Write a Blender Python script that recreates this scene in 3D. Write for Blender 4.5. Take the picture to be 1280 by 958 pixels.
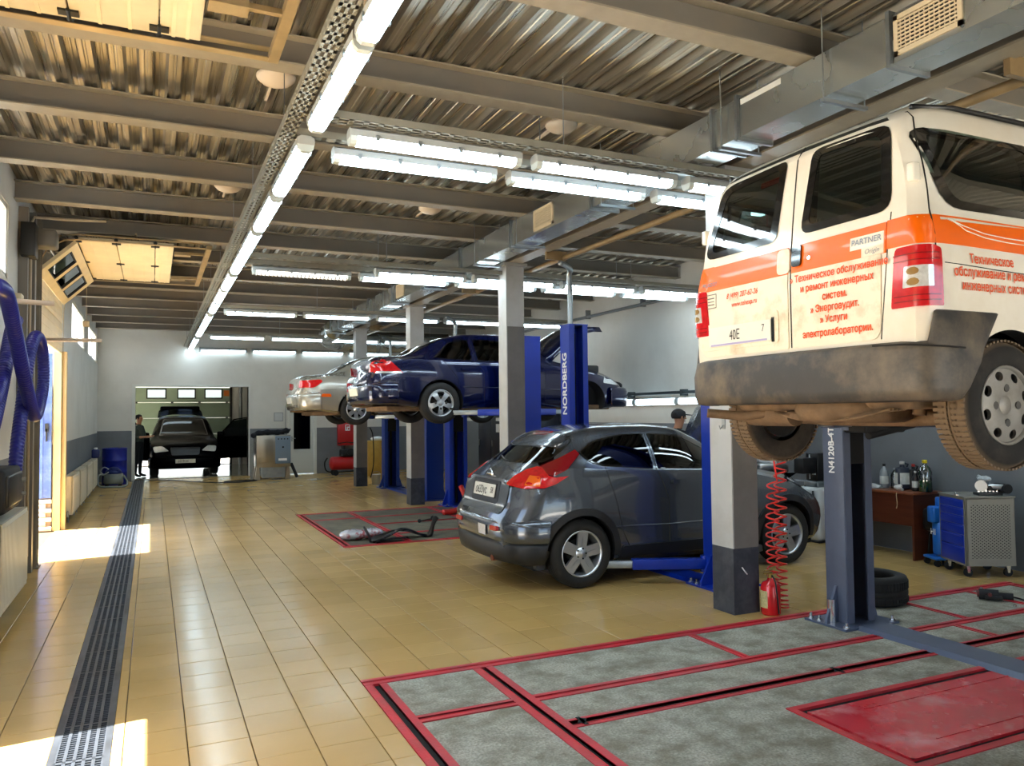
import bpy, bmesh, math, random
from mathutils import Vector, Matrix
from mathutils.bvhtree import BVHTree
import mathutils.geometry as mg
random.seed(7)
PI = math.pi
SC = bpy.context.scene
COL = SC.collection
for o in list(bpy.data.objects):
    bpy.data.objects.remove(o)

# ---------------------------------------------------------------- camera
CAMH = 1.70
F_PX, YAW, PITCH, ROLL = 978.13, 0.43096, 0.03893, -0.0103
def camera():
    cy, sy, cp, sp, cr, sr = math.cos(YAW), math.sin(YAW), math.cos(PITCH), math.sin(PITCH), math.cos(ROLL), math.sin(ROLL)
    fw = Vector((sy*cp, cy*cp, sp)); r0 = Vector((cy, -sy, 0)); u0 = r0.cross(fw)
    r = cr*r0 + sr*u0; u = -sr*r0 + cr*u0
    m = Matrix.Identity(4)
    for i in range(3):
        m[i][0] = r[i]; m[i][1] = u[i]; m[i][2] = -fw[i]
    m[2][3] = CAMH
    c = bpy.data.cameras.new('camera'); o = bpy.data.objects.new('camera', c); COL.objects.link(o)
    o.matrix_world = m; c.sensor_width = 36; c.lens = F_PX*36/1280; c.clip_start = 0.05
    SC.camera = o
camera()

# ---------------------------------------------------------------- sky, sun, exposure
SC.view_settings.view_transform = 'Standard'; SC.view_settings.look = 'None'
SC.view_settings.gamma = 1; SC.view_settings.use_curve_mapping = False
SC.view_settings.exposure = 0.42
w = bpy.data.worlds.new('world'); SC.world = w; w.use_nodes = True
nt = w.node_tree; bg = nt.nodes['Background']
sky = nt.nodes.new('ShaderNodeTexSky'); sky.sky_type = 'NISHITA'; sky.sun_disc = False
sky.sun_elevation = math.radians(63); sky.sun_rotation = math.radians(277); sky.air_density = 1; sky.dust_density = 2
nt.links.new(sky.outputs[0], bg.inputs[0]); bg.inputs[1].default_value = 0.55
sl = bpy.data.lights.new('sun', 'SUN'); sl.energy = 52; sl.angle = math.radians(0.6); sl.color = (1, .96, .9)
so = bpy.data.objects.new('sun', sl); COL.objects.link(so)
so.rotation_euler = Vector((1, .12, -2.0)).to_track_quat('-Z', 'Y').to_euler()
LAMP_E = 14.0
try:
    SC.cycles.max_bounces = 10; SC.cycles.diffuse_bounces = 5; SC.cycles.glossy_bounces = 4
    SC.cycles.transparent_max_bounces = 12; SC.cycles.sample_clamp_indirect = 6
    SC.cycles.caustics_reflective = False; SC.cycles.caustics_refractive = False
except Exception: pass

# ---------------------------------------------------------------- materials
MATS = {}
def rgb(h):
    h = h.lstrip('#'); v = [int(h[i:i+2], 16)/255 for i in (0, 2, 4)]
    return tuple(((c/12.92) if c <= .04045 else ((c+.055)/1.055)**2.4) for c in v) + (1,)
def mat(name, col, rough=.5, metal=0, noise=0, scale=8, bump=0, bscale=60, coat=0, emit=0, spec=.5, dirt=None, dscale=3, damt=.5, stretch=None, rvar=0, dlo=.45, dhi=.7):
    """principled material: base colour with noise variation, optional dirt colour, fine bump"""
    if name in MATS: return MATS[name]
    m = bpy.data.materials.new(name); m.use_nodes = True; n = m.node_tree.nodes; L = m.node_tree.links
    p = n['Principled BSDF']; c = rgb(col) if isinstance(col, str) else tuple(col)+(1,)
    m.diffuse_color = c
    p.inputs['Base Color'].default_value = c; p.inputs['Roughness'].default_value = rough
    p.inputs['Metallic'].default_value = metal; p.inputs['Specular IOR Level'].default_value = spec
    if coat: p.inputs['Coat Weight'].default_value = coat; p.inputs['Coat Roughness'].default_value = .06
    if emit: p.inputs['Emission Color'].default_value = c; p.inputs['Emission Strength'].default_value = emit
    src = None
    if noise or dirt or bump or rvar:
        tc = n.new('ShaderNodeTexCoord'); vec = tc.outputs['Object']
        if stretch:
            mp = n.new('ShaderNodeMapping'); mp.inputs['Scale'].default_value = stretch; L.new(vec, mp.inputs[0]); vec = mp.outputs[0]
    if noise or rvar:
        nz = n.new('ShaderNodeTexNoise'); nz.inputs['Scale'].default_value = scale; nz.inputs['Detail'].default_value = 5; L.new(vec, nz.inputs['Vector'])
    if noise:
        mr = n.new('ShaderNodeMapRange'); mr.inputs['From Min'].default_value = .3; mr.inputs['From Max'].default_value = .7
        mr.inputs['To Min'].default_value = 1-noise; mr.inputs['To Max'].default_value = 1+noise; L.new(nz.outputs[0], mr.inputs[0])
        mx = n.new('ShaderNodeMix'); mx.data_type = 'RGBA'; mx.blend_type = 'MULTIPLY'; mx.inputs[0].default_value = 1
        mx.inputs[6].default_value = c; L.new(mr.outputs[0], mx.inputs[7]); src = mx.outputs[2]
    if rvar:
        mr = n.new('ShaderNodeMapRange'); mr.inputs['From Min'].default_value = .3; mr.inputs['From Max'].default_value = .7
        mr.inputs['To Min'].default_value = max(.02, rough-rvar); mr.inputs['To Max'].default_value = rough+rvar; L.new(nz.outputs[0], mr.inputs[0]); L.new(mr.outputs[0], p.inputs['Roughness'])
    if dirt:
        nd = n.new('ShaderNodeTexNoise'); nd.inputs['Scale'].default_value = dscale; nd.inputs['Detail'].default_value = 8; nd.inputs['Roughness'].default_value = .65; L.new(vec, nd.inputs['Vector'])
        r2 = n.new('ShaderNodeMapRange'); r2.inputs['From Min'].default_value = dlo; r2.inputs['From Max'].default_value = dhi; r2.inputs['To Max'].default_value = damt; L.new(nd.outputs[0], r2.inputs[0])
        m2 = n.new('ShaderNodeMix'); m2.data_type = 'RGBA'; L.new(r2.outputs[0], m2.inputs[0]); m2.inputs[6].default_value = c
        if src: L.new(src, m2.inputs[6])
        m2.inputs[7].default_value = rgb(dirt); src = m2.outputs[2]
    if src: L.new(src, p.inputs['Base Color'])
    if bump:
        nb = n.new('ShaderNodeTexNoise'); nb.inputs['Scale'].default_value = bscale; nb.inputs['Detail'].default_value = 4; L.new(vec, nb.inputs['Vector'])
        b = n.new('ShaderNodeBump'); b.inputs['Strength'].default_value = bump; b.inputs['Distance'].default_value = .01; L.new(nb.outputs[0], b.inputs['Height']); L.new(b.outputs[0], p.inputs['Normal'])
    MATS[name] = m; return m
def emat(name, col, e):
    if name in MATS: return MATS[name]
    m = bpy.data.materials.new(name); m.use_nodes = True; n = m.node_tree.nodes; p = n['Principled BSDF']
    p.inputs['Base Color'].default_value = rgb(col); p.inputs['Emission Color'].default_value = rgb(col); p.inputs['Emission Strength'].default_value = e
    MATS[name] = m; return m
def glass(name, tint='#20302c', trans=.5, refl=.12, rough=.02):
    """thin glass: tinted transparency with a fresnel reflection"""
    if name in MATS: return MATS[name]
    m = bpy.data.materials.new(name); m.use_nodes = True; n = m.node_tree.nodes; L = m.node_tree.links
    n.clear(); out = n.new('ShaderNodeOutputMaterial')
    t = n.new('ShaderNodeBsdfTransparent'); c = rgb(tint); t.inputs[0].default_value = tuple(x*trans+(1-1)*x for x in c[:3]) + (1,) if trans < 1 else c
    g = n.new('ShaderNodeBsdfGlossy'); g.inputs['Roughness'].default_value = rough; g.inputs[0].default_value = (1, 1, 1, 1)
    f = n.new('ShaderNodeFresnel'); f.inputs[0].default_value = 1.5
    mr = n.new('ShaderNodeMath'); mr.operation = 'ADD'; mr.inputs[1].default_value = refl; mr.use_clamp = True
    mx = n.new('ShaderNodeMixShader'); L.new(f.outputs[0], mr.inputs[0]); L.new(mr.outputs[0], mx.inputs[0]); L.new(t.outputs[0], mx.inputs[1]); L.new(g.outputs[0], mx.inputs[2]); L.new(mx.outputs[0], out.inputs[0])
    MATS[name] = m; return m

# ---------------------------------------------------------------- mesh builders
class B:
    """collects shapes into one bmesh; obj() links it as ONE mesh object"""
    def __init__(s): s.bm = bmesh.new(); s.mi = 0
    def _add(s, vs, fs, smooth=False):
        bv = [s.bm.verts.new(v) for v in vs]
        for f in fs:
            try:
                fc = s.bm.faces.new([bv[i] for i in f]); fc.material_index = s.mi; fc.smooth = smooth
            except ValueError: pass
        return bv
    def box(s, x0, x1, y0, y1, z0, z1, bev=0, rot=None, ctr=None):
        if bev: return s.bbox(x0, x1, y0, y1, z0, z1, bev, rot, ctr)
        vs = [Vector((x, y, z)) for x in (x0, x1) for y in (y0, y1) for z in (z0, z1)]
        if rot: c = Vector(ctr or ((x0+x1)/2, (y0+y1)/2, (z0+z1)/2)); vs = [rot @ (v-c)+c for v in vs]
        s._add(vs, [(0, 1, 3, 2), (4, 6, 7, 5), (0, 4, 5, 1), (2, 3, 7, 6), (0, 2, 6, 4), (1, 5, 7, 3)]); return s
    def bbox(s, x0, x1, y0, y1, z0, z1, bev=.01, rot=None, ctr=None, seg=2):
        t = bmesh.new(); bmesh.ops.create_cube(t, size=1)
        bmesh.ops.scale(t, vec=(x1-x0, y1-y0, z1-z0), verts=t.verts)
        bmesh.ops.bevel(t, geom=t.edges, offset=min(bev, .49*min(abs(x1-x0), abs(y1-y0), abs(z1-z0))), segments=seg, affect='EDGES', profile=.5)
        c = Vector(((x0+x1)/2, (y0+y1)/2, (z0+z1)/2)); bmesh.ops.translate(t, vec=c, verts=t.verts)
        vs = [v.co.copy() for v in t.verts]
        if rot: cc = Vector(ctr) if ctr else c; vs = [rot @ (v-cc)+cc for v in vs]
        t.verts.index_update(); s._add(vs, [[v.index for v in f.verts] for f in t.faces], True); t.free(); return s
    def cyl(s, p0, p1, r, seg=16, r2=None, caps=True):
        p0, p1 = Vector(p0), Vector(p1); d = (p1-p0).normalized(); q = d.to_track_quat('Z', 'Y'); r2 = r if r2 is None else r2
        vs = []
        for p, rr in ((p0, r), (p1, r2)):
            for i in range(seg): a = 2*PI*i/seg; vs.append(p + q @ Vector((rr*math.cos(a), rr*math.sin(a), 0)))
        fs = [(i, (i+1) % seg, seg+(i+1) % seg, seg+i) for i in range(seg)]
        s._add(vs, fs, seg > 8)
        if caps:
            s._add(vs[:seg], [list(range(seg))[::-1]]); s._add(vs[seg:], [list(range(seg))])
        return s
    def tube(s, pts, r, seg=8, closed=False, caps=True):
        pts = [Vector(p) for p in pts]; n = len(pts); rings = []; up = Vector((0, 0, 1)); prev = None
        rr = r if isinstance(r, (list, tuple)) else [r]*n
        for i, p in enumerate(pts):
            a = pts[(i-1) % n] if (i or closed) else p; b = pts[(i+1) % n] if (i < n-1 or closed) else p
            d = (b-a).normalized() if (b-a).length > 1e-9 else Vector((0, 0, 1))
            if prev is None:
                side = d.cross(up); side = side if side.length > 1e-3 else d.cross(Vector((1, 0, 0)))
            else: side = prev - d*prev.dot(d)
            side.normalize(); prev = side; o = side.cross(d)
            rings.append([p + rr[i]*(math.cos(2*PI*k/seg)*side + math.sin(2*PI*k/seg)*o) for k in range(seg)])
        vs = [v for g in rings for v in g]; fs = []
        for i in range(n if closed else n-1):
            j = (i+1) % n
            for k in range(seg): fs.append((i*seg+k, i*seg+(k+1) % seg, j*seg+(k+1) % seg, j*seg+k))
        if caps and not closed: fs += [list(range(seg))[::-1], [(n-1)*seg+k for k in range(seg)]]
        s._add(vs, fs, True); return s
    def lathe(s, prof, o=(0, 0, 0), ax=(0, 0, 1), seg=24, a0=0, a1=2*PI):
        """prof: (radius, height) pairs round the axis ax from o"""
        o = Vector(o); q = Vector(ax).normalized().to_track_quat('Z', 'Y'); full = abs(a1-a0-2*PI) < 1e-6; m = seg if full else seg+1
        vs = []
        for r, h in prof:
            for i in range(m): a = a0+(a1-a0)*i/seg; vs.append(o + q @ Vector((r*math.cos(a), r*math.sin(a), h)))
        fs = [(j*m+i, j*m+(i+1) % m, (j+1)*m+(i+1) % m, (j+1)*m+i) for j in range(len(prof)-1) for i in range(seg)]
        s._add(vs, fs, True); return s
    def prism(s, poly, ax, a0, a1, smooth=False):
        """2D polygon extruded along axis 'x','y' or 'z' from a0 to a1; the poly is in the two other axes in order"""
        def P(u, v, t): return Vector({'x': (t, u, v), 'y': (u, t, v), 'z': (u, v, t)}[ax])
        n = len(poly); vs = [P(u, v, a0) for u, v in poly]+[P(u, v, a1) for u, v in poly]
        s._add(vs, [(i, (i+1) % n, n+(i+1) % n, n+i) for i in range(n)], smooth)
        s._add(vs, [list(range(n))[::-1], list(range(n, 2*n))]); return s
    def ball(s, c, r, sc=(1, 1, 1), seg=12):
        prof = [(r*math.sin(PI*i/seg)+1e-5, -r*math.cos(PI*i/seg)) for i in range(seg+1)]; k = len(s.bm.verts)
        s.lathe(prof, (0, 0, 0), (0, 0, 1), seg*2); s.bm.verts.ensure_lookup_table()
        for v in s.bm.verts[k:]: v.co = Vector((v.co.x*sc[0], v.co.y*sc[1], v.co.z*sc[2])) + Vector(c)
        return s
    def grid(s, f, nu, nv, smooth=True):
        vs = [f(i/nu, j/nv) for i in range(nu+1) for j in range(nv+1)]
        s._add(vs, [(i*(nv+1)+j, (i+1)*(nv+1)+j, (i+1)*(nv+1)+j+1, i*(nv+1)+j+1) for i in range(nu) for j in range(nv)], smooth); return s
    def mesh(s, name, mats, weld=False, autosm=False, norm=True):
        if weld: bmesh.ops.remove_doubles(s.bm, verts=s.bm.verts, dist=1e-5)
        if norm: bmesh.ops.recalc_face_normals(s.bm, faces=s.bm.faces)
        me = bpy.data.meshes.new(name); s.bm.to_mesh(me); s.bm.free()
        for m in (mats if isinstance(mats, (list, tuple)) else [mats]): me.materials.append(m)
        return me
    def obj(s, name, mats, parent=None, weld=False, norm=True, **kw):
        return link(name, s.mesh(name, mats, weld, norm=norm), parent, **kw)
def link(name, me, parent=None, loc=None, rot=None, world=False, label=None):
    """world=True: the mesh is in world coordinates while its parent stands elsewhere"""
    o = bpy.data.objects.new(name, me); COL.objects.link(o)
    if parent is not None:
        o.parent = parent
        if world:
            p = parent
            while p.parent: p = p.parent
            o.matrix_parent_inverse = (Matrix.LocRotScale(p.location, p.rotation_euler, p.scale)).inverted() if parent is p else Matrix.Identity(4)
    if loc is not None: o.location = loc
    if rot is not None: o.rotation_euler = rot
    if label: o['label'] = label
    return o
def tag(o, label, cat, group=None, kind=None):
    o['label'] = label; o['category'] = cat
    if group: o['group'] = group
    if kind: o['kind'] = kind
    return o
def thing(name, label, cat, loc=(0, 0, 0), rz=0, group=None):
    o = bpy.data.objects.new(name, None); COL.objects.link(o); o.empty_display_size = .1
    o.location = loc; o.rotation_euler = (0, 0, rz); return tag(o, label, cat, group)
def struct(o): o['kind'] = 'structure'; return o
def copy_tree(o, parent=None, loc=None, rz=None, label=None):
    c = o.copy(); COL.objects.link(c)
    if parent is not None: c.parent = parent
    if loc is not None: c.location = loc
    if rz is not None: c.rotation_euler = (0, 0, rz)
    if label: c['label'] = label
    for ch in list(o.children): copy_tree(ch, c)
    return c
def catmull(pts, n=8, closed=False):
    pts = [Vector(p) for p in pts]; out = []; m = len(pts)
    for i in range(m if closed else m-1):
        g = (lambda k: pts[k % m]) if closed else (lambda k: pts[max(0, min(m-1, k))])
        a, b, c, d = g(i-1), g(i), g(i+1), g(i+2)
        for k in range(n):
            t = k/n; out.append(.5*((2*b)+(c-a)*t+(2*a-5*b+4*c-d)*t*t+(3*b-a-3*c+d)*t**3))
    if not closed: out.append(pts[-1])
    return out
def rounded(poly, r, seg=4):
    """2D polygon with its corners rounded; r may be a list"""
    out = []; n = len(poly)
    for i in range(n):
        p = Vector(poly[i][:2]); a = Vector(poly[i-1][:2]); b = Vector(poly[(i+1) % n][:2]); rr = r[i] if isinstance(r, (list, tuple)) else r
        da, db = (a-p), (b-p); t = min(rr, .48*da.length, .48*db.length)
        if t < 1e-4: out.append((p.x, p.y)); continue
        s, e = p+da.normalized()*t, p+db.normalized()*t
        for k in range(seg+1):
            u = k/seg; q = (1-u)**2*s + 2*u*(1-u)*p + u*u*e; out.append((q.x, q.y))
    return out
def text_mesh(body, size=.1, depth=.002, bold=0, align='CENTER', space=1, shear=0):
    """letters filled by constrained triangulation of their outlines"""
    c = bpy.data.curves.new('text', 'FONT'); c.body = body; c.size = 1; c.align_x = align; c.align_y = 'CENTER'; c.fill_mode = 'NONE'
    c.space_character = space; c.shear = shear; c.resolution_u = 4
    o = bpy.data.objects.new('text', c); COL.objects.link(o); dg = bpy.context.evaluated_depsgraph_get()
    me = bpy.data.meshes.new_from_object(o.evaluated_get(dg)); bpy.data.objects.remove(o); bpy.data.curves.remove(c)
    adj = {}
    for e in me.edges: adj.setdefault(e.vertices[0], []).append(e.vertices[1]); adj.setdefault(e.vertices[1], []).append(e.vertices[0])
    P = [Vector((v.co.x, v.co.y)) for v in me.vertices]; bpy.data.meshes.remove(me); seen = set(); loops = []
    for st in sorted(adj):
        if st in seen: continue
        L = [st]; seen.add(st); prev = None; cur = st
        nx = adj[st][0] if st+1 not in adj[st] else st+1
        while nx != st and nx not in seen:
            L.append(nx); seen.add(nx); prev, cur = cur, nx; cand = [q for q in adj[cur] if q != prev]
            if not cand: break
            nx = cand[0]
        pts = []
        for i in L:
            if not pts or (P[i]-pts[-1]).length > 1e-4: pts.append(P[i])
        if len(pts) > 2 and (pts[0]-pts[-1]).length < 1e-4: pts.pop()
        if len(pts) > 2: loops.append(pts)
    def wind(q, Ls):
        w_ = 0
        for L in Ls:
            for k in range(len(L)):
                a_, b2 = L[k-1], L[k]
                if (a_.y <= q.y) != (b2.y <= q.y):
                    x = a_.x+(q.y-a_.y)*(b2.x-a_.x)/(b2.y-a_.y)
                    if x > q.x: w_ += 1 if b2.y > a_.y else -1
        return w_
    bx = [(min(p.x for p in L), max(p.x for p in L)) for L in loops]; used = [False]*len(loops); groups = []
    for i in sorted(range(len(loops)), key=lambda i: bx[i][0]):
        if groups and bx[i][0] < groups[-1][1]-.002: groups[-1][0].append(loops[i]); groups[-1][1] = max(groups[-1][1], bx[i][1])
        else: groups.append([[loops[i]], bx[i][1]])
    bm = bmesh.new()
    for Ls, _ in groups:
        area = lambda L: sum(L[k-1].x*L[k].y-L[k].x*L[k-1].y for k in range(len(L)))/2
        sgn = 1 if area(max(Ls, key=lambda L: abs(area(L)))) > 0 else -1
        if bold:
            N_ = []
            for L in Ls:
                n = len(L); out = []
                for k in range(n):
                    d1, d2 = (L[k]-L[k-1]), (L[(k+1) % n]-L[k]); d1.normalize(); d2.normalize(); t = d1+d2
                    if t.length < 1e-3: t = d1
                    t.normalize(); out.append(L[k]+Vector((t.y, -t.x))*sgn*bold/size*.8)
                N_.append(out)
            Ls = N_
        vs_, es = [], []
        for L in Ls: k0 = len(vs_); vs_ += L; es += [(k0+k, k0+(k+1) % len(L)) for k in range(len(L))]
        r = mg.delaunay_2d_cdt(vs_, es, [], 0, 1e-6); V, F = r[0], r[2]; bv = {}
        for f in F:
            q = sum((V[i] for i in f), Vector((0, 0)))/len(f)
            if wind(q, Ls) == 0: continue
            for i in f:
                if i not in bv: bv[i] = bm.verts.new((V[i].x, V[i].y, 0))
            fc = bm.faces.new([bv[i] for i in f])
            if fc.normal.z < 0: fc.normal_flip()
    bm.normal_update()
    for f in bm.faces:
        if f.normal.z < 0: f.normal_flip()
    if depth:
        bnd = [e for e in bm.edges if e.is_boundary]
        for v in bm.verts: v.co.z = depth/size
        r = bmesh.ops.extrude_edge_only(bm, edges=bnd)
        for g in r['geom']:
            if isinstance(g, bmesh.types.BMVert): g.co.z = 0
    me = bpy.data.meshes.new('text'); bm.to_mesh(me); bm.free(); me.transform(Matrix.Scale(size, 4)); return me
def text(name, body, size, m, parent=None, M=None, depth=.002, **kw):
    me = text_mesh(body, size, depth, **kw); me.materials.clear(); me.materials.append(m)
    if M is not None: me.transform(M)
    return link(name, me, parent)
def frame(o, x, y):
    """matrix placing local x along x and local y along y at o"""
    x, y = Vector(x), Vector(y); z = x.cross(y); return Matrix(((x[0], y[0], z[0], o[0]), (x[1], y[1], z[1], o[1]), (x[2], y[2], z[2], o[2]), (0, 0, 0, 1)))
# ================================================================ THE SETTING
XL, XR, YF, YB, ZC = -1.33, 8.25, 23.5, -3.0, 4.22
WT = .45
wall_m = mat('wall paint', '#d9d8d2', .55, noise=.03, scale=2, dirt='#a39b8c', dscale=.7, damt=.25, bump=.05, bscale=40)
dado_m = mat('grey dado paint', '#74797f', .5, noise=.05, scale=3, dirt='#55585c', dscale=1.2, damt=.3)
deck_m = mat('galvanised roof deck', '#b9b2a2', .33, .85, noise=.3, scale=3.5, stretch=(9, .06, 1), dirt='#5d5142', dscale=2.2, damt=.55, rvar=.1)
beam_m = mat('grey painted steel', '#736e66', .5, .1, noise=.1, scale=2, dirt='#8a765a', dscale=.8, damt=.45)
beam2_m = mat('beam flange edge', '#9a917f', .5, .1, noise=.08)
grout_m = mat('tile grout', '#5a4322', .8, noise=.15, scale=20)
black_m = mat('black void', '#0c0b0b', .8)
rub_m = mat('black rubber', '#17171a', .75, noise=.2, scale=12, bump=.2, bscale=80)
# tiles: a slightly different tone for each tile and each region, worn sheen
def tile_material():
    m = mat('floor tile', '#caa668', .19, noise=.05, scale=1.3, dirt='#b08d4c', dscale=.55, damt=.35, rvar=.03, bump=.04, bscale=25)
    n = m.node_tree.nodes; L = m.node_tree.links; p = n['Principled BSDF']
    src = p.inputs['Base Color'].links[0].from_socket
    g = n.new('ShaderNodeNewGeometry'); mr = n.new('ShaderNodeMapRange'); mr.inputs['To Min'].default_value = .9; mr.inputs['To Max'].default_value = 1.1
    L.new(g.outputs['Random Per Island'], mr.inputs[0])
    oi = n.new('ShaderNodeObjectInfo'); mr2 = n.new('ShaderNodeMapRange'); mr2.inputs['To Min'].default_value = .95; mr2.inputs['To Max'].default_value = 1.05; L.new(oi.outputs['Random'], mr2.inputs[0])
    mu = n.new('ShaderNodeMath'); mu.operation = 'MULTIPLY'; L.new(mr.outputs[0], mu.inputs[0]); L.new(mr2.outputs[0], mu.inputs[1])
    x = n.new('ShaderNodeMix'); x.data_type = 'RGBA'; x.blend_type = 'MULTIPLY'; x.inputs[0].default_value = 1; L.new(src, x.inputs[6]); L.new(mu.outputs[0], x.inputs[7]); L.new(x.outputs[2], p.inputs['Base Color'])
    # dirt and tone follow the place on the floor, not the tile
    for k in n:
        if k.type == 'TEX_NOISE':
            for l in list(k.inputs['Vector'].links): L.remove(l)
            L.new(g.outputs['Position'], k.inputs['Vector'])
    return m
tile_m = tile_material()
b = B(); b.box(XL-WT, XR, YB, 30.6, -.3, -.012); floor = struct(b.obj('floor', grout_m))
# --- pits and drain cut out of the tiling
PIT1 = (1.22, 7.62, -1.0, 5.03); PIT2 = (2.25, 8.0, 10.08, 13.82); DR = (-.46, -.18, YB, YF)
HOLES = [PIT1, PIT2, DR]
def cut(rects, h):
    out = []
    for x0, x1, y0, y1 in rects:
        a0, a1, c0, c1 = h
        if a0 >= x1 or a1 <= x0 or c0 >= y1 or c1 <= y0: out.append((x0, x1, y0, y1)); continue
        if x0 < a0: out.append((x0, a0, y0, y1))
        if x1 > a1: out.append((a1, x1, y0, y1))
        m0, m1 = max(x0, a0), min(x1, a1)
        if y0 < c0: out.append((m0, m1, y0, c0))
        if y1 > c1: out.append((m0, m1, c1, y1))
    return out
def tile_box(b, x0, x1, y0, y1, top=0.0):
    e = .0025; j = .0026; x0 += j; x1 -= j; y0 += .0016; y1 -= .0016
    vs = [(x, y, -.012) for x, y in ((x0, y0), (x1, y0), (x1, y1), (x0, y1))]+[(x, y, top-.0015) for x, y in ((x0, y0), (x1, y0), (x1, y1), (x0, y1))]+[(x, y, top) for x, y in ((x0+e, y0+e), (x1-e, y0+e), (x1-e, y1-e), (x0+e, y1-e))]
    b._add([Vector(v) for v in vs], [(i, (i+1) % 4, 4+(i+1) % 4, 4+i) for i in range(4)]+[(4+i, 4+(i+1) % 4, 8+(i+1) % 4, 8+i) for i in range(4)]+[(8, 9, 10, 11)])
def tiles():
    TX, TY, X0, Y0 = .303, .299, .178, 5.02
    allr = []
    for i in range(math.floor((XL-X0)/TX), math.ceil((XR-X0)/TX)+1):
        for j in range(math.floor((YB+2-Y0)/TY), math.ceil((YF-Y0)/TY)):
            r = [(max(X0+i*TX, XL), min(X0+(i+1)*TX, XR), Y0+j*TY, min(Y0+(j+1)*TY, YF))]
            if r[0][1]-r[0][0] < .02: continue
            for h in HOLES: r = cut(r, h)
            allr += [q for q in r if q[1]-q[0] > .015 and q[3]-q[2] > .015]
    cam = SC.camera.matrix_world.inverted()
    def vis(q):
        v = cam @ Vector(((q[0]+q[1])/2, (q[2]+q[3])/2, 0))
        if v.z > -.2: return 99
        px, py = 640+F_PX*v.x/-v.z, 479-F_PX*v.y/-v.z
        return -v.z if -20 < px < 1300 and py < 985 else 99
    allr.sort(key=lambda q: vis(q)-(q[1]-q[0])*(q[3]-q[2])*4)
    full = None
    for q in allr[:300]:
        w, d = q[1]-q[0], q[3]-q[2]
        if abs(w-TX) < 1e-4 and abs(d-TY) < 1e-4:
            if full is None:
                bb = B(); tile_box(bb, 0, TX, 0, TY); full = bb.mesh('tile', tile_m)
            o = link('tile', full, floor, loc=(q[0], q[2], 0))
        else:
            bb = B(); tile_box(bb, 0, w, 0, d); o = link('tile', bb.mesh('tile', tile_m), floor, loc=(q[0], q[2], 0))
        o.location.z = random.uniform(-.0006, .0006)
    bb = B()
    for q in allr[300:]: tile_box(bb, *q, random.uniform(-.0006, .0006))
    o = bb.obj('far_tiles', tile_m, floor); o['kind'] = 'stuff'
tiles()

# --- concrete pit covers framed in red steel
red_m = mat('red painted steel', '#c92a35', .42, 0, noise=.15, scale=5, dirt='#7a4a42', dscale=4, damt=.55, bump=.15, bscale=60)
conc_m = mat('worn concrete', '#a7a698', .6, noise=.38, scale=70, dirt='#6a6650', dscale=5, damt=.8, bump=.6, bscale=70, dlo=.4, dhi=.62)
redsheet_m = mat('red painted sheet', '#cd2a36', .25, 0, noise=.12, scale=3, dirt='#d99a9c', dscale=2.6, damt=.75, bump=.12, bscale=30, dlo=.52, dhi=.7, rvar=.1)
def strip(x0, x1, y0, y1, slot=.016, wide=.07):
    """two red flanges with a dark slot between, along the longer side"""
    bb = B(); alongx = (x1-x0) > (y1-y0)
    if alongx:
        c = (y0+y1)/2; bb.box(x0, x1, c-wide, c-slot, -.05, .004); bb.box(x0, x1, c+slot, c+wide, -.05, .004)
        bb.box(x0, x1, c-slot-.004, c-slot, -.05, .007); bb.box(x0, x1, c+slot, c+slot+.004, -.05, .007)
    else:
        c = (x0+x1)/2; bb.box(c-wide, c-slot, y0, y1, -.05, .004); bb.box(c+slot, c+wide, y0, y1, -.05, .004)
        bb.box(c-slot-.004, c-slot, y0, y1, -.05, .007); bb.box(c+slot, c+slot+.004, y0, y1, -.05, .007)
    bb.obj('steel_edging', red_m, floor)
def plate(x0, x1, y0, y1, m=None, name='concrete_plate', z=.001):
    bb = B(); bb.box(x0+.002, x1-.002, y0+.002, y1-.002, -.06, z); bb.obj(name, m or conc_m, floor)
def pit_lines(xs, ys, rect, segs):
    pass
b = B(); b.box(PIT1[0], PIT1[1], PIT1[2], PIT1[3], -.011, -.0105); b.box(PIT2[0], PIT2[1], PIT2[2], PIT2[3], -.011, -.0105); b.obj('pit_bed', black_m, floor)
W = .07
def bay(rect, xcuts, ylines, cells_div):
    x0, x1, y0, y1 = rect
    strip(x0, x1, y1-2*W, y1, .008)                       # far edge
    strip(x0, x0+2*W, y0, y1-2*W)                         # left edge
    for x in xcuts: strip(x-W, x+W, y0, y1-2*W)
    for (ya, xa, xb, sl) in ylines: strip(xa, xb, ya-W, ya+W, sl)
# bay 1
strip(1.22, 7.62, 4.91, 5.03, .006, .055); strip(1.22, 1.36, 1.2, 4.91, .021); strip(1.95, 2.09, 1.2, 4.91, .017)
strip(1.36, 1.95, 4.19, 4.31, .012, .05); strip(2.09, 7.55, 4.2, 4.31, .008, .05)
strip(2.09, 7.55, 3.76, 3.88, .027, .058)
strip(7.5, 7.62, 1.2, 4.91, .01, .055)
for x, ya, yb in ((3.74, 4.31, 4.91), (6.02, 4.31, 4.91), (6.9, 4.31, 4.91), (5.75, 3.88, 4.2)): strip(x-.035, x+.035, ya, yb, .003, .033)
xs = [2.09, 3.705, 3.775, 5.985, 6.055, 6.865, 6.935, 7.5]
for a, c in ((2.09, 3.705), (3.775, 5.985), (6.055, 6.865), (6.935, 7.5)): plate(a, c, 4.31, 4.91)
plate(1.36, 1.95, 4.31, 4.91); plate(1.36, 1.95, 1.2, 4.19)
for a, c in ((2.09, 5.715), (5.785, 7.5)): plate(a, c, 3.88, 4.2)
b = B()
for cx in (2.16, 4.07): b.box(cx-.035, cx+.035, 3.8, 3.84, .006, .0085, rot=Matrix.Rotation(.9, 3, 'Z')); b.box(cx-.012, cx+.012, 3.765, 3.875, .006, .0085)
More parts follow.
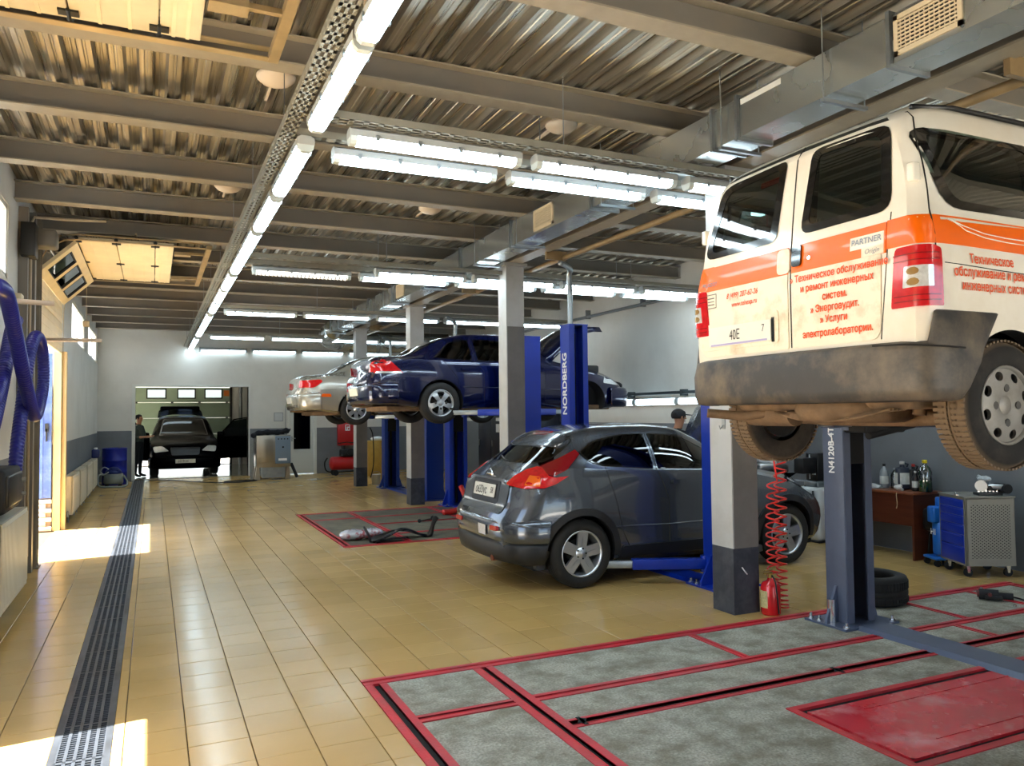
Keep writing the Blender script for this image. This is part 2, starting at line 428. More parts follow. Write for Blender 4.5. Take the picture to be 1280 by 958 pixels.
b.obj('slot_joint', black_m, floor)
# the red sheet cover in its own frame
fx0, fx1, fy0, fy1 = 3.29, 6.2, 2.62, 3.47
plate(2.09, fx0, 1.2, 3.76); plate(fx0, 7.5, fy1, 3.76); plate(fx1, 7.5, 1.2, fy1); plate(fx0, fx1, 1.2, fy0)
b = B(); f = .045
for r in ((fx0, fx1, fy1-f, fy1), (fx0, fx1, fy0, fy0+f), (fx0, fx0+f, fy0+f, fy1-f), (fx1-f, fx1, fy0+f, fy1-f)): b.box(*r, -.05, .006)
b.obj('sheet_frame', red_m, floor)
b = B(); b.box(fx0+f+.03, fx1-f-.03, fy0+f+.04, fy1-f-.045, -.05, .0)
b.box(fx0+f+.03, fx1-f-.03, fy0+f+.04, fy0+f+.055, 0, .004); b.box(fx0+f+.03, fx0+f+.045, fy0+f+.04, fy1-f-.045, 0, .004)
b.box(fx0+.4, fx1-.1, fy0+.2, fy0+.208, 0, .003); b.box(fx0+.4, fx1-.1, fy1-.2, fy1-.192, 0, .003)
b.obj('red_sheet', redsheet_m, floor, label='glossy red painted steel sheet, scuffed pale in the middle')
# bay 2
conc2_m = mat('oily concrete', '#6f6b58', .6, noise=.2, scale=7, dirt='#3d3527', dscale=2, damt=.75, bump=.4, bscale=40)
strip(2.25, 8.0, 13.7, 13.82, .01, .055); strip(2.25, 2.37, 10.2, 13.7, .018, .055); strip(2.25, 8.0, 10.08, 10.2, .008, .055)
for x in (3.15, 4.6, 6.4): strip(x-.05, x+.05, 10.2, 13.7, .006, .045)
for y in (10.95, 12.9): strip(2.37, 8.0, y-.05, y+.05, .006, .045)
strip(3.2, 8, 11.95, 12.05, .025, .045)
ys = [10.2, 10.9, 11.0, 12.85, 12.95, 13.7]; xs = [2.37, 3.1, 3.2, 4.55, 4.65, 6.35, 6.45, 8.0]
for i in range(0, 8, 2):
    for j in range(0, 6, 2):
        if j == 2 and i: plate(xs[i], xs[i+1], 11.0, 11.95, conc2_m); plate(xs[i], xs[i+1], 12.05, 12.85, conc2_m)
        else: plate(xs[i], xs[i+1], ys[j], ys[j+1], conc2_m)

# --- drain channel with slotted grates
galv_m = mat('galvanised steel', '#9aa0a3', .38, .85, noise=.12, scale=9, rvar=.1)
grate_m = mat('galvanised grate', '#5d646d', .42, .8, noise=.2, scale=5, dirt='#2a2620', dscale=.8, damt=.9)
dr = thing('floor_drain', 'long slotted steel drain channel let into the tiles along the left side', 'drain', (-.32, 12, 0))
b = B(); b.box(-.455, -.185, -2, YF, -.0117, -.0112); b.obj('channel_bed', black_m, dr, world=True)
b = B()
for a, c in ((-.46, -.43), (-.21, -.18)): b.box(a, c, -2, YF, -.0115, .001)
b.obj('channel_rim', grate_m, dr, world=True)
b = B(); L_ = .5
for i in range(6): x = -.11+.22*i/5; b.box(x-.008, x+.008, .004, L_-.004, -.009, 0)
for j in range(17): y = .006+(L_-.012)*j/16; b.box(-.11, .11, y-.004, y+.004, -.01, -.001)
b.box(-.11, .11, 0, .012, -.01, 0); b.box(-.11, .11, L_-.012, L_, -.01, 0)
gm = b.mesh('grate', grate_m)
for k in range(41):
    link('grate', gm, dr, loc=(-.32+.32+.0, 3+k*.5-12, 0)).location.x = 0

# --- walls
def wall_x(name, x0, x1, y0, y1, z1, holes, mats, split=1.34):
    """wall standing along Y between x0 and x1, with rectangular holes (y0,y1,z0,z1); lower part in dado paint"""
    bb = B(); ysx = sorted({y0, y1} | {v for h in holes for v in h[:2]}); zs = sorted({0, split, z1} | {v for h in holes for v in h[2:]})
    for i in range(len(ysx)-1):
        for j in range(len(zs)-1):
            cy, cz = (ysx[i]+ysx[i+1])/2, (zs[j]+zs[j+1])/2
            if any(h[0] < cy < h[1] and h[2] < cz < h[3] for h in holes): continue
            bb.mi = 1 if zs[j+1] <= split+1e-6 else 0
            bb.box(x0, x1, ysx[i], ysx[i+1], zs[j], zs[j+1])
    return struct(bb.obj(name, mats))
def wall_y(name, y0, y1, x0, x1, z1, holes, mats, split=1.34):
    bb = B(); xs_ = sorted({x0, x1} | {v for h in holes for v in h[:2]}); zs = sorted({0, split, z1} | {v for h in holes for v in h[2:]})
    for i in range(len(xs_)-1):
        for j in range(len(zs)-1):
            cx, cz = (xs_[i]+xs_[i+1])/2, (zs[j]+zs[j+1])/2
            if any(h[0] < cx < h[1] and h[2] < cz < h[3] for h in holes): continue
            bb.mi = 1 if zs[j+1] <= split+1e-6 else 0
            bb.box(xs_[i], xs_[i+1], y0, y1, zs[j], zs[j+1])
    return struct(bb.obj(name, mats))
D1, D2 = (10.72, 13.72, 0, 3.5), (1.75, 4.78, 0, 3.5)
WIN = [(5.6, 6.9, 3.1, 3.85), (7.3, 9.2, 3.1, 3.85), (16.1, 19.0, 3.12, 3.85), (20.1, 23.0, 3.12, 3.85)]
wall_x('wall_left', XL-WT, XL, YB, 24.1, 4.6, [D1, D2]+WIN, [wall_m, dado_m], 1.3)
wall_x('wall_right', XR, XR+.3, YB, 24.1, 4.6, [], [wall_m, dado_m], 1.5)
wall_y('wall_far', YF, YF+.35, XL, XR, 4.6, [(-.42, 2.5, 0, 2.54), (3.58, 4.42, 0, 2.1)], [wall_m, dado_m], 1.34)
wall_y('wall_near', YB-.3, YB, XL-WT, XR+.3, 4.6, [(2.6, 7.4, 0, 3.6)], [wall_m, dado_m], 1.34)  # unseen opening added behind the camera, lets daylight onto the van's side
# --- corrugated deck
def deck():
    bb = B(); p = .19; x = XL-.1; prof = []
    while x < XR+.1:
        prof += [(x, ZC), (x+.03, ZC), (x+.036, ZC+.006), (x+.048, ZC+.006), (x+.054, ZC), (x+.085, ZC), (x+.105, ZC+.055), (x+.128, ZC+.055), (x+.133, ZC+.049), (x+.142, ZC+.049), (x+.147, ZC+.055), (x+.17, ZC+.055)]; x += p
    vs = []
    for y in (YB-.2, 24): vs += [Vector((u, y, z)) for u, z in prof]
    n = len(prof); bb._add(vs, [(i, i+1, n+i+1, n+i) for i in range(n-1)])
    bb.box(XL-WT, XR+.3, YB-.3, 24.1, 4.45, 4.6); return struct(bb.obj('ceiling', deck_m, norm=False))
ceiling = deck()
def beam_mesh(L, h=.2, w=.16):
    bb = B(); bb.mi = 0; bb.box(0, L, -.008, .008, .012, h-.012)
    bb.mi = 1; bb.box(0, L, -w/2, w/2, 0, .012); bb.box(0, L, -w/2, w/2, h-.012, h)
    return bb.mesh('beam', [beam_m, beam2_m])
bm_ = beam_mesh(XR-XL+.1)
for k in range(-4, 14): link('beam', bm_, ceiling, loc=(XL-.05, 3.80+1.445*k, ZC-.2-.02))
b = B(); GX = 4.55
b.mi = 0; b.box(GX-.01, GX+.01, YB, YF, 3.8, 4.0); b.mi = 1; b.box(GX-.1, GX+.1, YB, YF, 3.78, 3.795); b.box(GX-.1, GX+.1, YB, YF, 3.985, 4.0)
b.obj('girder', [beam_m, beam2_m], ceiling)
# pillars
pil_m = mat('pillar paint', '#b9bbbc', .5, noise=.06, scale=3, dirt='#8d8a84', dscale=2, damt=.4)
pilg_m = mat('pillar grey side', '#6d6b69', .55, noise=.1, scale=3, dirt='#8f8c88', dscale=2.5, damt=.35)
pild_m = mat('pillar dark foot', '#2f3440', .5, noise=.15, scale=5, dirt='#5c6068', dscale=6, damt=.5)
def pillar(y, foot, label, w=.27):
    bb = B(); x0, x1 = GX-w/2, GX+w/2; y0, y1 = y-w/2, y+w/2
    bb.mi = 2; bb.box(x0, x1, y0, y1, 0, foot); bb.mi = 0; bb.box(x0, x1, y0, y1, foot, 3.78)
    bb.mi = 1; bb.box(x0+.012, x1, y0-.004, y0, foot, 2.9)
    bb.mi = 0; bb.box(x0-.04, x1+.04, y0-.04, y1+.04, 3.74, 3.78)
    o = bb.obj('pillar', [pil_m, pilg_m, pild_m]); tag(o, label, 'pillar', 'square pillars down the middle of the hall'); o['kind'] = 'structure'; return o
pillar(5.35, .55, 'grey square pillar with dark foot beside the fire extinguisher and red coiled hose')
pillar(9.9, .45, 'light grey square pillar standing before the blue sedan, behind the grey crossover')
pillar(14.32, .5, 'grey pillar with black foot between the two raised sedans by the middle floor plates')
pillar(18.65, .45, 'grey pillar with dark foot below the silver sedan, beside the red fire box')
# ground outside, building of the far bay
ext_m = mat('outside concrete', '#b5b0a4', .8, noise=.1, scale=2)
b = B(); b.box(-40, XL-WT, -30, 60, -.35, -.02); b.box(XL-WT, 40, -30, YB-.3, -.35, -.02); b.box(XL-WT, 40, 30.6, 60, -.35, -.02); struct(b.obj('ground', ext_m))
# ================================================================ LIGHT FITTINGS, TRAYS, DUCTS
lamp_e = emat('lamp diffuser lit', '#dcf3ff', LAMP_E)
lampbody_m = mat('lamp housing plastic', '#a9adad', .45)
clearcap_m = mat('clear lamp end', '#c9d4d6', .2, spec=.6)
def make_lamp():
    t = thing('strip_light', 'x', 'light fitting', group='strip lights under the roof')
    b = B(); prof = [(-.06, .0), (-.06, .045), (-.035, .062), (.035, .062), (.06, .045), (.06, .0)]
    b.prism(prof, 'x', -.635, .635)
    b.cyl((-.3, 0, .06), (-.3, 0, .075), .012, 8); b.cyl((.3, 0, .06), (.3, 0, .075), .012, 8); b.obj('housing', lampbody_m, t)
    b = B(); pr = [(-.056, 0), (-.05, -.03), (-.03, -.048), (.03, -.048), (.05, -.03), (.056, 0)]
    b.prism(pr, 'x', -.585, .585, True); b.obj('diffuser', lamp_e, t)
    for s in (-1, 1): b = B(); b.prism([(u*1.02, v*1.02) for u, v in pr], 'x', s*.587, s*.632); b.obj('end_cap', clearcap_m, t)
    b = B()
    for x in (-.45, -.15, .15, .45):
        for s in (-1, 1): b.box(x-.012, x+.012, s*.063-.006, s*.063+.006, -.018, .02)
    b.obj('clip', galv_m, t)['kind'] = 'stuff'; return t
LAMP = make_lamp(); lamp_used = [False]
def lamp(x, y, z, rz=0, label='', group='strip lights under the roof', rx=0):
    if not lamp_used[0]: o = LAMP; lamp_used[0] = True; o.location = (x, y, z); o.rotation_euler = (rx, 0, rz); o['label'] = label
    else: o = copy_tree(LAMP, None, (x, y, z), rz, label); o.rotation_euler = (rx, 0, rz)
    o['group'] = group; return o
ZL = 3.57
ORD = ['first', 'second', 'third', 'fourth', 'fifth', 'sixth', 'seventh', 'eighth', 'ninth', 'tenth', 'eleventh', 'twelfth', 'thirteenth', 'fourteenth', 'fifteenth', 'sixteenth', 'seventeenth']
ys_line = []
y = 23.0
for seg0, n in ((5.42, 3), (10.75, 3), (15.2, 3), (19.9, 3)):
    for i in range(n): ys_line.append(seg0+.64+i*1.37)
ys_line += [5.08-.66, 5.08-.66-1.31, 5.08-.66-2.62, 9.95]
for i, y in enumerate(sorted(ys_line)):
    if i < 2: lb = ['strip light of the long lengthwise row, nearest one, cut by the top edge', 'strip light of the lengthwise row just before the first perforated cross tray'][i] if i else 'strip light of the lengthwise row, overhead out of the picture top'
    else: lb = 'strip light in the long lengthwise row toward the far wall, %s from the near end' % ORD[i]
    lamp(.95, y, ZL, PI/2, lb)
rows = [(5.18, 1.19, 'near cross row, front line', 5), (5.6, 1.17, 'near cross row, back line', 5), (10.05, 2.65, 'second cross row, front line', 4), (10.45, 1.15, 'second cross row, back line', 5),
        (14.8, 1.15, 'third cross row', 5), (19.5, 1.18, 'fourth cross row', 5), (23.43, 1.18, 'row by the far wall', 4)]
for y, x0, nm, n in rows:
    for i in range(n):
        lamp(x0+.635+i*1.39, y, ZL, 0, 'strip light in the %s, %s from the left' % (nm, ORD[i]))
for i, yy in enumerate((10.35, 11.65, 12.95, 14.25)):
    lamp(8.187, yy, 1.88, PI/2, 'strip light fixed low on the right wall, %s from the near end' % ORD[i], 'strip lights on the right wall', rx=0).rotation_euler = (0, -PI/2, 0)
    SC.objects  # keep order
lou_e = emat('faint lamp diffuser', '#f3ece4', 2.2)
dim_e = emat('dim lamp diffuser', '#dcf3ff', 4.5); dim_mesh = None
for o in list(COL.objects):
    if o.parent is None and ('right wall' in str(o.get('group')) or 'far wall' in str(o.get('label'))) and o.name.startswith('strip_light') and ('row by' in o['label'] or 'right wall' in o['group']):
        for c in o.children:
            if c.name.startswith('diffuser'):
                if dim_mesh is None: dim_mesh = c.data.copy(); dim_mesh.materials[0] = dim_e
                c.data = dim_mesh
for o in list(COL.objects):
    if o.get('group') == 'strip lights on the right wall' and o.parent is None: o.rotation_euler = Matrix(((0, 0, 1), (1, 0, 0), (0, 1, 0))).to_euler()
for o in list(COL.objects):
    if o.parent is None and o.get('label') == 'strip light in the second cross row, back line, first from the left':
        o['label'] = 'dim strip light with a rippled louvre at the left end of the second cross row'
        for c in o.children:
            if c.name.startswith('diffuser'):
                c.data = c.data.copy(); c.data.materials[0] = lou_e
        bl = B()
        for k in range(24): bl.box(-.575+k*.05-.006, -.575+k*.05+.006, -.058, .058, -.055, -.02)
        bl.obj('louvre', lampbody_m, o)['kind'] = 'stuff'
# trays
tray_m = mat('perforated tray', '#8f8e84', .6, .35, noise=.12, scale=6, dirt='#7a684f', dscale=1.5, damt=.4)
def tray_mesh(L, w=.1, h=.05):
    b = B(); b.box(0, L, -w/2, -w/2+.003, 0, h); b.box(0, L, w/2-.003, w/2, 0, h)
    n = int(L/.1)
    for i in range(n+1): b.box(i*.1-.018, i*.1+.018, -w/2, w/2, 0, .003)
    for y in (-w/2+.012, 0, w/2-.012): b.box(0, L, y-.008, y+.008, 0, .003)
    for i in range(n+1):
        for y in (-w/2, w/2-.003): b.box(i*.1-.012, i*.1+.012, y-.001, y+.004, .012, h-.012)
    return b
def rods(t, pts, z0, z1=4.25, r=.004):
    b = B()
    for x, y in pts: b.cyl((x, y, z0), (x, y, z1), r, 6)
    b.obj('hanging_rod', galv_m, t, world=True)
t = thing('cable_tray', 'perforated cable tray running lengthwise beside the long row of lights', 'cable tray', (.83, YB, 3.63), PI/2, 'perforated trays under the roof')
tray_mesh(26.4, .1, .06).obj('channel', tray_m, t)
for i in range(14): b = B(); b.cyl((i*1.9+1, 0, 0), (i*1.9+1, 0, .62), .004, 6); b.obj('hanging_rod', galv_m, t)
for y, nm in ((5.08, 'near cross row of lights'), (5.47, 'back line of the near cross row'), (9.95, 'second cross row of lights'), (10.36, 'back line of the second cross row'), (14.72, 'third cross row of lights'), (19.42, 'fourth cross row of lights')):
    t = thing('cable_tray', 'perforated cable tray over the %s' % nm, 'cable tray', (.88, y, 3.635), 0, 'perforated trays under the roof')
    L_ = 7.3
    tray_mesh(L_, .07 if 5.3 < y < 6 else .12, .05).obj('channel', tray_m, t)
    for i in range(3): b = B(); b.cyl((1.9+i*1.9, 0, 0), (1.9+i*1.9, 0, .6), .0045, 6); b.obj('hanging_rod', galv_m, t)
# main duct
duct_m = mat('galvanised duct', '#bcc1c0', .26, .85, noise=.05, scale=1.5, rvar=.05)
grl_m = mat('cream grille', '#d8c7a8', .5)
du = thing('air_duct', 'long rectangular galvanised ventilation duct under the roof beams', 'duct', (3.89, 10, 3.63))
jy = [YB, -.2, 1.5, 3.13, 4.43, 4.71, 6.54, 8.42, 10.1, 11.8, 13.5, 15.2, 16.8, 18.0, 19.0]
DX0, DX1, DZ0, DZ1 = 3.88, 4.17, 3.70, 3.985
for a, c in zip(jy, jy[1:]):
    b = B(); b.box(DX0, DX1, a, c-.004, DZ0, DZ1); b.obj('duct_section', duct_m, du, world=True)
for a in jy[1:-1]:
    b = B()
    for (x0, x1, z0, z1) in ((DX0-.025, DX0, DZ0-.025, DZ1+.025), (DX1, DX1+.025, DZ0-.025, DZ1+.025), (DX0, DX1, DZ0-.025, DZ0), (DX0, DX1, DZ1, DZ1+.025)):
        b.box(x0, x1, a-.014, a-.0, z0, z1); b.box(x0, x1, a, a+.012, z0, z1)
    b.obj('flange', galv_m, du, world=True)
def grille(ya, yb, par, z0=3.73, z1=3.965):
    b = B(); x = DX0-.012; f = .028
    for (a, c, e, g) in ((ya, yb, z0, z0+f), (ya, yb, z1-f, z1), (ya, ya+f, z0, z1), (yb-f, yb, z0, z1)): b.box(x, DX0, a, c, e, g)
    n = int((z1-z0-2*f)/.02)
    for i in range(n): z = z0+f+(i+.5)*(z1-z0-2*f)/n; b.box(x+.001, DX0-.003, ya+f, yb-f, z-.0045, z+.0045)
    m = int((yb-ya-2*f)/.03)
    for i in range(m): y = ya+f+(i+.5)*(yb-ya-2*f)/m; b.box(x+.004, DX0-.002, y-.003, y+.003, z0+f, z1-f)
    b.obj('grille', grl_m, par, world=True, label='cream slatted grille')
    b = B(); b.box(DX0-.0015, DX0-.0005, ya+f, yb-f, z0+f, z1-f); b.obj('grille_back', black_m, par, world=True)
grille(2.68, 3.1, du); grille(7.34, 7.8, du); grille(12.8, 13.25, du)
b = B()
for y in (1.2, 3.6, 4.58, 6.3, 8.2, 9.5, 11.6, 14, 16.4, 18.7):
    b = B(); b.cyl((DX0-.035, y, DZ0-.03), (DX0-.035, y, 4.25), .005, 6); b.cyl((DX1+.035, y, DZ0-.03), (DX1+.035, y, 4.25), .005, 6); b.box(DX0-.05, DX1+.05, y-.015, y+.015, DZ0-.05, DZ0-.027)
    b.obj('hanger', galv_m, du, world=True)
b = B(); pts = [(4.02, 19.0, 3.8), (4.03, 19.6, 3.76), (4.12, 20.2, 3.7), (4.4, 20.7, 3.66), (4.9, 20.9, 3.64), (8.2, 20.95, 3.64)]
b.tube(catmull(pts, 6), .25, 24); b.obj('round_bend', duct_m, du, world=True, label='wide round duct bend leading to the right wall')
b = B()
for x in (4.6, 5.6, 6.6, 7.6): b.lathe([(.251, -.012), (.265, -.012), (.265, .012), (.251, .012)], (x, 20.93, 3.64), (1, 0, 0), 24)
b.obj('seam_ring', galv_m, du, world=True)
# pipe rails
pipe_m = mat('grey pipe', '#7d8082', .4, .4, noise=.1)
def pipe(name, pts, r, label, m=pipe_m, cat='pipe', group=None, br=()):
    b = B(); b.tube(pts, r, 10)
    for q in br: b.box(*q)
    o = b.obj(name, m); return tag(o, label, cat, group)
pipe('wall_pipe', [(8.17, YB+.2, 3.68), (8.17, 23.3, 3.68)], .03, 'grey pipe bracketed high along the right wall', br=[(8.14, 8.25, y, y+.03, 3.64, 3.82) for y in range(0, 23, 2)])
pipe('wall_rail', [(8.15, 8.2, 2.03), (8.15, 17.5, 2.03)], .028, 'dark rail pipe on the right wall above the low strip lights', mat('dark pipe', '#3e474b', .4, .5), br=[(8.12, 8.25, y, y+.06, 1.97, 2.08) for y in (9.2, 10.8, 12.4, 14)])
pipe('gas_pipe', [(4.86, YB+.05, 3.72), (4.86, 20.3, 3.72)], .035, 'brown painted pipe running lengthwise under the main girder', mat('brown pipe', '#8a7350', .5, .1, noise=.15), br=[(4.6, 4.9, y, y+.04, 3.68, 3.80) for y in (2.9, 5.9, 8.9, 11.9, 14.9, 17.9)])
pipe('conduit', [(1.0, 3.9, 4.12), (1.05, 4.15, 4.08), (1.12, 4.45, 3.95), (1.1, 4.75, 3.72), (1.06, 4.9, 3.66)], .012, 'thin curved conduit dropping from the roof to the light row', mat('beige conduit', '#b3a184', .5))
# ceiling domes
dome_m = mat('white dome plastic', '#d9c9b4', .45)
for i, (x, y, lb) in enumerate(((.8, 5.79, 'round white ceiling dome by the long light row, near left'), (3.16, 5.81, 'round white ceiling dome just left of the duct, near the front'), (3.0, 8.82, 'round white ceiling dome left of the duct, farther back'), (.72, 8.78, 'round white ceiling dome left of the light row, farther back'))):
    b = B(); b.lathe([(.0, -.075), (.05, -.07), (.1, -.05), (.135, -.02), (.14, 0), (.13, .012), (0, .012)], (x, y, 4.165), seg=24)
    b.box(x-.02, x+.0, y-.05, y+.5, 4.17, 4.19); tag(b.obj('smoke_detector', dome_m), lb, 'detector', 'white domes on the roof deck')
# ================================================================ LEFT SIDE
cream_m = mat('cream door panel', '#e2d3ae', .5, noise=.05, scale=3, dirt='#a58c5a', dscale=1.2, damt=.3)
track_m = mat('zinc track', '#b59f78', .4, .5, noise=.15, scale=5)
dglass = glass('door pane', '#151516', 1, .05)
darkfr_m = mat('dark window frame', '#15140f', .5)
winfr_m = mat('white window frame', '#e5e2da', .45)
def sectional(name, Y0, Y1, kx):
    d = struct(bpy.data.objects.new(name, None)); COL.objects.link(d); d.location = (XL, Y0, 0)
    zt = 3.86
    # vertical sections still in the opening
    zs = [2.68, 3.14, 3.44]
    for a, c in zip(zs, zs[1:]):
        b = B(); b.bbox(-1.30, -1.26, Y0+.02, Y1-.02, a+.004, c-.004, .006)
        for k in range(1, 4): z = a+(c-a)*k/4; b.box(-1.262, -1.256, Y0+.02, Y1-.02, z-.012, z+.012)
        b.obj('panel', cream_m, d, world=True)
    # tilted section with three windows
    p0, p1 = Vector((-1.28, 0, 3.45)), Vector((-.86, 0, zt)); dv = p1-p0; n = Vector((dv.z, 0, -dv.x)).normalized()*.04; L = dv.length
    def P(u, y, t): q = p0+dv*u+n*t; return (q.x, y, q.z)
    def slab(b, u0, u1, ya, yb, t0=0, t1=1):
        vs = [Vector(P(u, y, t)) for u in (u0, u1) for y in (ya, yb) for t in (t0, t1)]
        b._add(vs, [(0, 1, 3, 2), (4, 6, 7, 5), (0, 4, 5, 1), (2, 3, 7, 6), (0, 2, 6, 4), (1, 5, 7, 3)])
    b = B(); wy = [(Y0+.22+i*.9, Y0+.22+i*.9+.72) for i in range(3)]; cuts = [Y0+.02]+[v for w_ in wy for v in w_]+[Y1-.02]
    for i in range(len(cuts)-1):
        if i % 2 == 0: slab(b, .02, .98, cuts[i], cuts[i+1])
        else: slab(b, .02, .22, cuts[i], cuts[i+1]); slab(b, .78, .98, cuts[i], cuts[i+1])
    pan = b.obj('window_panel', cream_m, d, world=True)
    for a, c in wy:
        b = B()
        for q in ((.2, .225, a, c), (.775, .8, a, c), (.2, .8, a, a+.02), (.2, .8, c-.02, c)): slab(b, *q, -.15, 1.05)
        fr = b.obj('window_frame', darkfr_m, d, world=True)
        b = B(); slab(b, .2, .8, a+.01, c-.01, .4, .6); b.obj('pane', dglass, d, world=True)
    xs_ = [-.85, -.42, .02, .24]
    for a, c in zip(xs_, xs_[1:]):
        b = B(); b.bbox(a+.004, c-.004, Y0+.02, Y1-.02, zt, zt+.04, .006)
        for k in range(1, 3): x = a+(c-a)*k/3; b.box(x-.01, x+.01, Y0+.02, Y1-.02, zt-.003, zt+.002)
        b.obj('panel', cream_m, d, world=True)
    b = B()
    for x in (-.85, -.42, .02):
        for y in (Y0+.1, (Y0+Y1)/2, Y1-.1): b.box(x-.05, x+.05, y-.03, y+.03, zt-.012, zt); b.cyl((x, y-.05, zt-.012), (x, y+.05, zt-.012), .01, 8)
    for y in (Y0+.04, Y1-.04):
        for x in (-.85, -.42, .02): b.cyl((x, y-.06, zt+.02), (x, y+.06, zt+.02), .022, 10)
    b.obj('hinge', darkfr_m, d, world=True)
    b = B()
    for y in (Y0-.04, Y1+.04):
        pts = [(-1.28, y, 0.02), (-1.28, y, 3.3), (-1.26, y, 3.55), (-1.16, y, 3.75), (-.98, y, 3.86), (-.8, y, 3.88), (.66, y, 3.88)]
        for p, q in zip(pts, pts[1:]):
            p, q = Vector(p), Vector(q); dd = (q-p).normalized(); nn = Vector((dd.z, 0, -dd.x))*.03
            for s in (-1, 1):
                vs = []
                for e in (p, q):
                    for yy in (y-.03, y+.03):
                        for t in (.9*s, 1.1*s): vs.append(Vector((e.x, yy, e.z))+nn*t)
                b._add(vs, [(0, 1, 3, 2), (4, 6, 7, 5), (0, 4, 5, 1), (2, 3, 7, 6), (0, 2, 6, 4), (1, 5, 7, 3)])
    b.box(.62, .68, Y0-.06, Y1+.06, zt-.02, zt+.03)
    b.obj('track', track_m, d, world=True)
    b = B()
    for y in (Y0+.5, Y1-.5): b.box(.25, .62, y-.02, y+.02, zt, zt+.03); b.box(.25, .45, y-.06, y+.06, zt-.02, zt+.02)
    b.cyl((-.2, Y0, zt+.12), (-.2, Y1, zt+.12), .012, 8); b.obj('strut', track_m, d, world=True)
    return d
door_1 = sectional('door_1', 10.72, 13.72, 0)
door_2 = sectional('door_2', 1.75, 4.78, 0)
# reveal of the first door: jamb post, blue skin and white brick foot outside
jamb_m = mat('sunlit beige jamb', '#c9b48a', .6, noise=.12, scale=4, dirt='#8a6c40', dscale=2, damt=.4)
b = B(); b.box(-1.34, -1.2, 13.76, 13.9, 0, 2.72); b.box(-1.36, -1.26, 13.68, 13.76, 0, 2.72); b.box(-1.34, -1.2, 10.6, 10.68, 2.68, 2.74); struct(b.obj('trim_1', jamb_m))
blue_out = mat('blue steel door leaf', '#4a62a4', .45, .2, noise=.1, scale=4, dirt='#8fa3cf', dscale=5, damt=.4)
gl = thing('gate_leaf', 'pale blue steel gate leaf folded back outside the open left doorway', 'gate', (-1.6, 13.68, .5))
b = B(); b.box(-1.9, -1.38, 13.65, 13.69, .5, 2.68)
for i in range(3): b.box(-1.9+i*.2, -1.89+i*.2, 13.64, 13.655, .5, 2.68)
b.obj('leaf', blue_out, gl, world=True); b = B(); b.box(-1.46, -1.42, 13.58, 13.65, 1.5, 1.62); b.box(-1.45, -1.43, 13.58, 13.63, 1.35, 1.55); b.obj('handle', darkfr_m, gl, world=True)
bw = struct(bpy.data.objects.new('wall_outer', None)); COL.objects.link(bw); bw.location = (-2, 13.74, 0)
brk_m = mat('white lime brick', '#d9d5cf', .8, noise=.1, scale=12, bump=.3)
b = B(); b.box(-1.9, -1.38, 13.69, 13.712, 0, .5); b.obj('mortar', mat('mortar', '#8f7d6c', .9), bw, world=True)
b = B(); b.bbox(-.12, .12, -.03, .03, -.03, .03, .004, seg=1); bk = b.mesh('brick', brk_m)
for r in range(7):
    for c in range(2):
        o = link('brick', bk, bw); o.location = (-1.76+.25*c+(-.06 if r % 2 else 0.02)+2, -.05+random.uniform(-.004, .004), .035+.069*r)
# left columns, conduit, motor
col_m = mat('brown grey column paint', '#7d7565', .5, noise=.1, scale=3, dirt='#4c3d2b', dscale=2.5, damt=.5)
b = B()
for x0, x1, y0, y1 in ((-1.34, -1.18, 10.36, 10.37), (-1.34, -1.18, 10.52, 10.53)): b.box(x0, x1, y0, y1, 0, 4.0)
b.box(-1.268, -1.26, 10.37, 10.52, 0, 4.0); b.box(-1.36, -1.16, 10.34, 10.55, 0, .015); struct(b.obj('column', col_m))
b = B(); b.box(-1.33, -1.2, 10.1, 10.22, 0, 4.0); b.box(-1.33, -1.24, 9.85, 9.93, 0, 4); struct(b.obj('trim_2', beam_m))
pipe('conduit', [(-1.23, 9.98, .2), (-1.23, 9.98, 3.85), (-1.2, 10.02, 3.93), (-.9, 10.1, 3.95), (-.5, 10.1, 3.97)], .016, 'beige conduit climbing the left wall column and turning along the beam', mat('beige conduit', '#b3a184', .5))
mo = thing('door_operator', 'grey motor unit of the sectional door beside the left column top', 'motor', (-1.15, 10.1, 3.72))
b = B(); b.bbox(-1.22, -.98, 9.95, 10.2, 3.60, 3.80, .03); b.obj('motor_housing', mat('motor grey', '#6d675c', .5), mo, world=True)
b = B(); b.bbox(-1.3, -1.16, 9.75, 10.0, 3.45, 3.82, .01); b.obj('control_box', darkfr_m, mo, world=True)
b = B(); b.cyl((-1.1, 10.2, 3.7), (-1.1, 13.8, 3.7), .02, 10); b.obj('shaft', galv_m, mo, world=True)
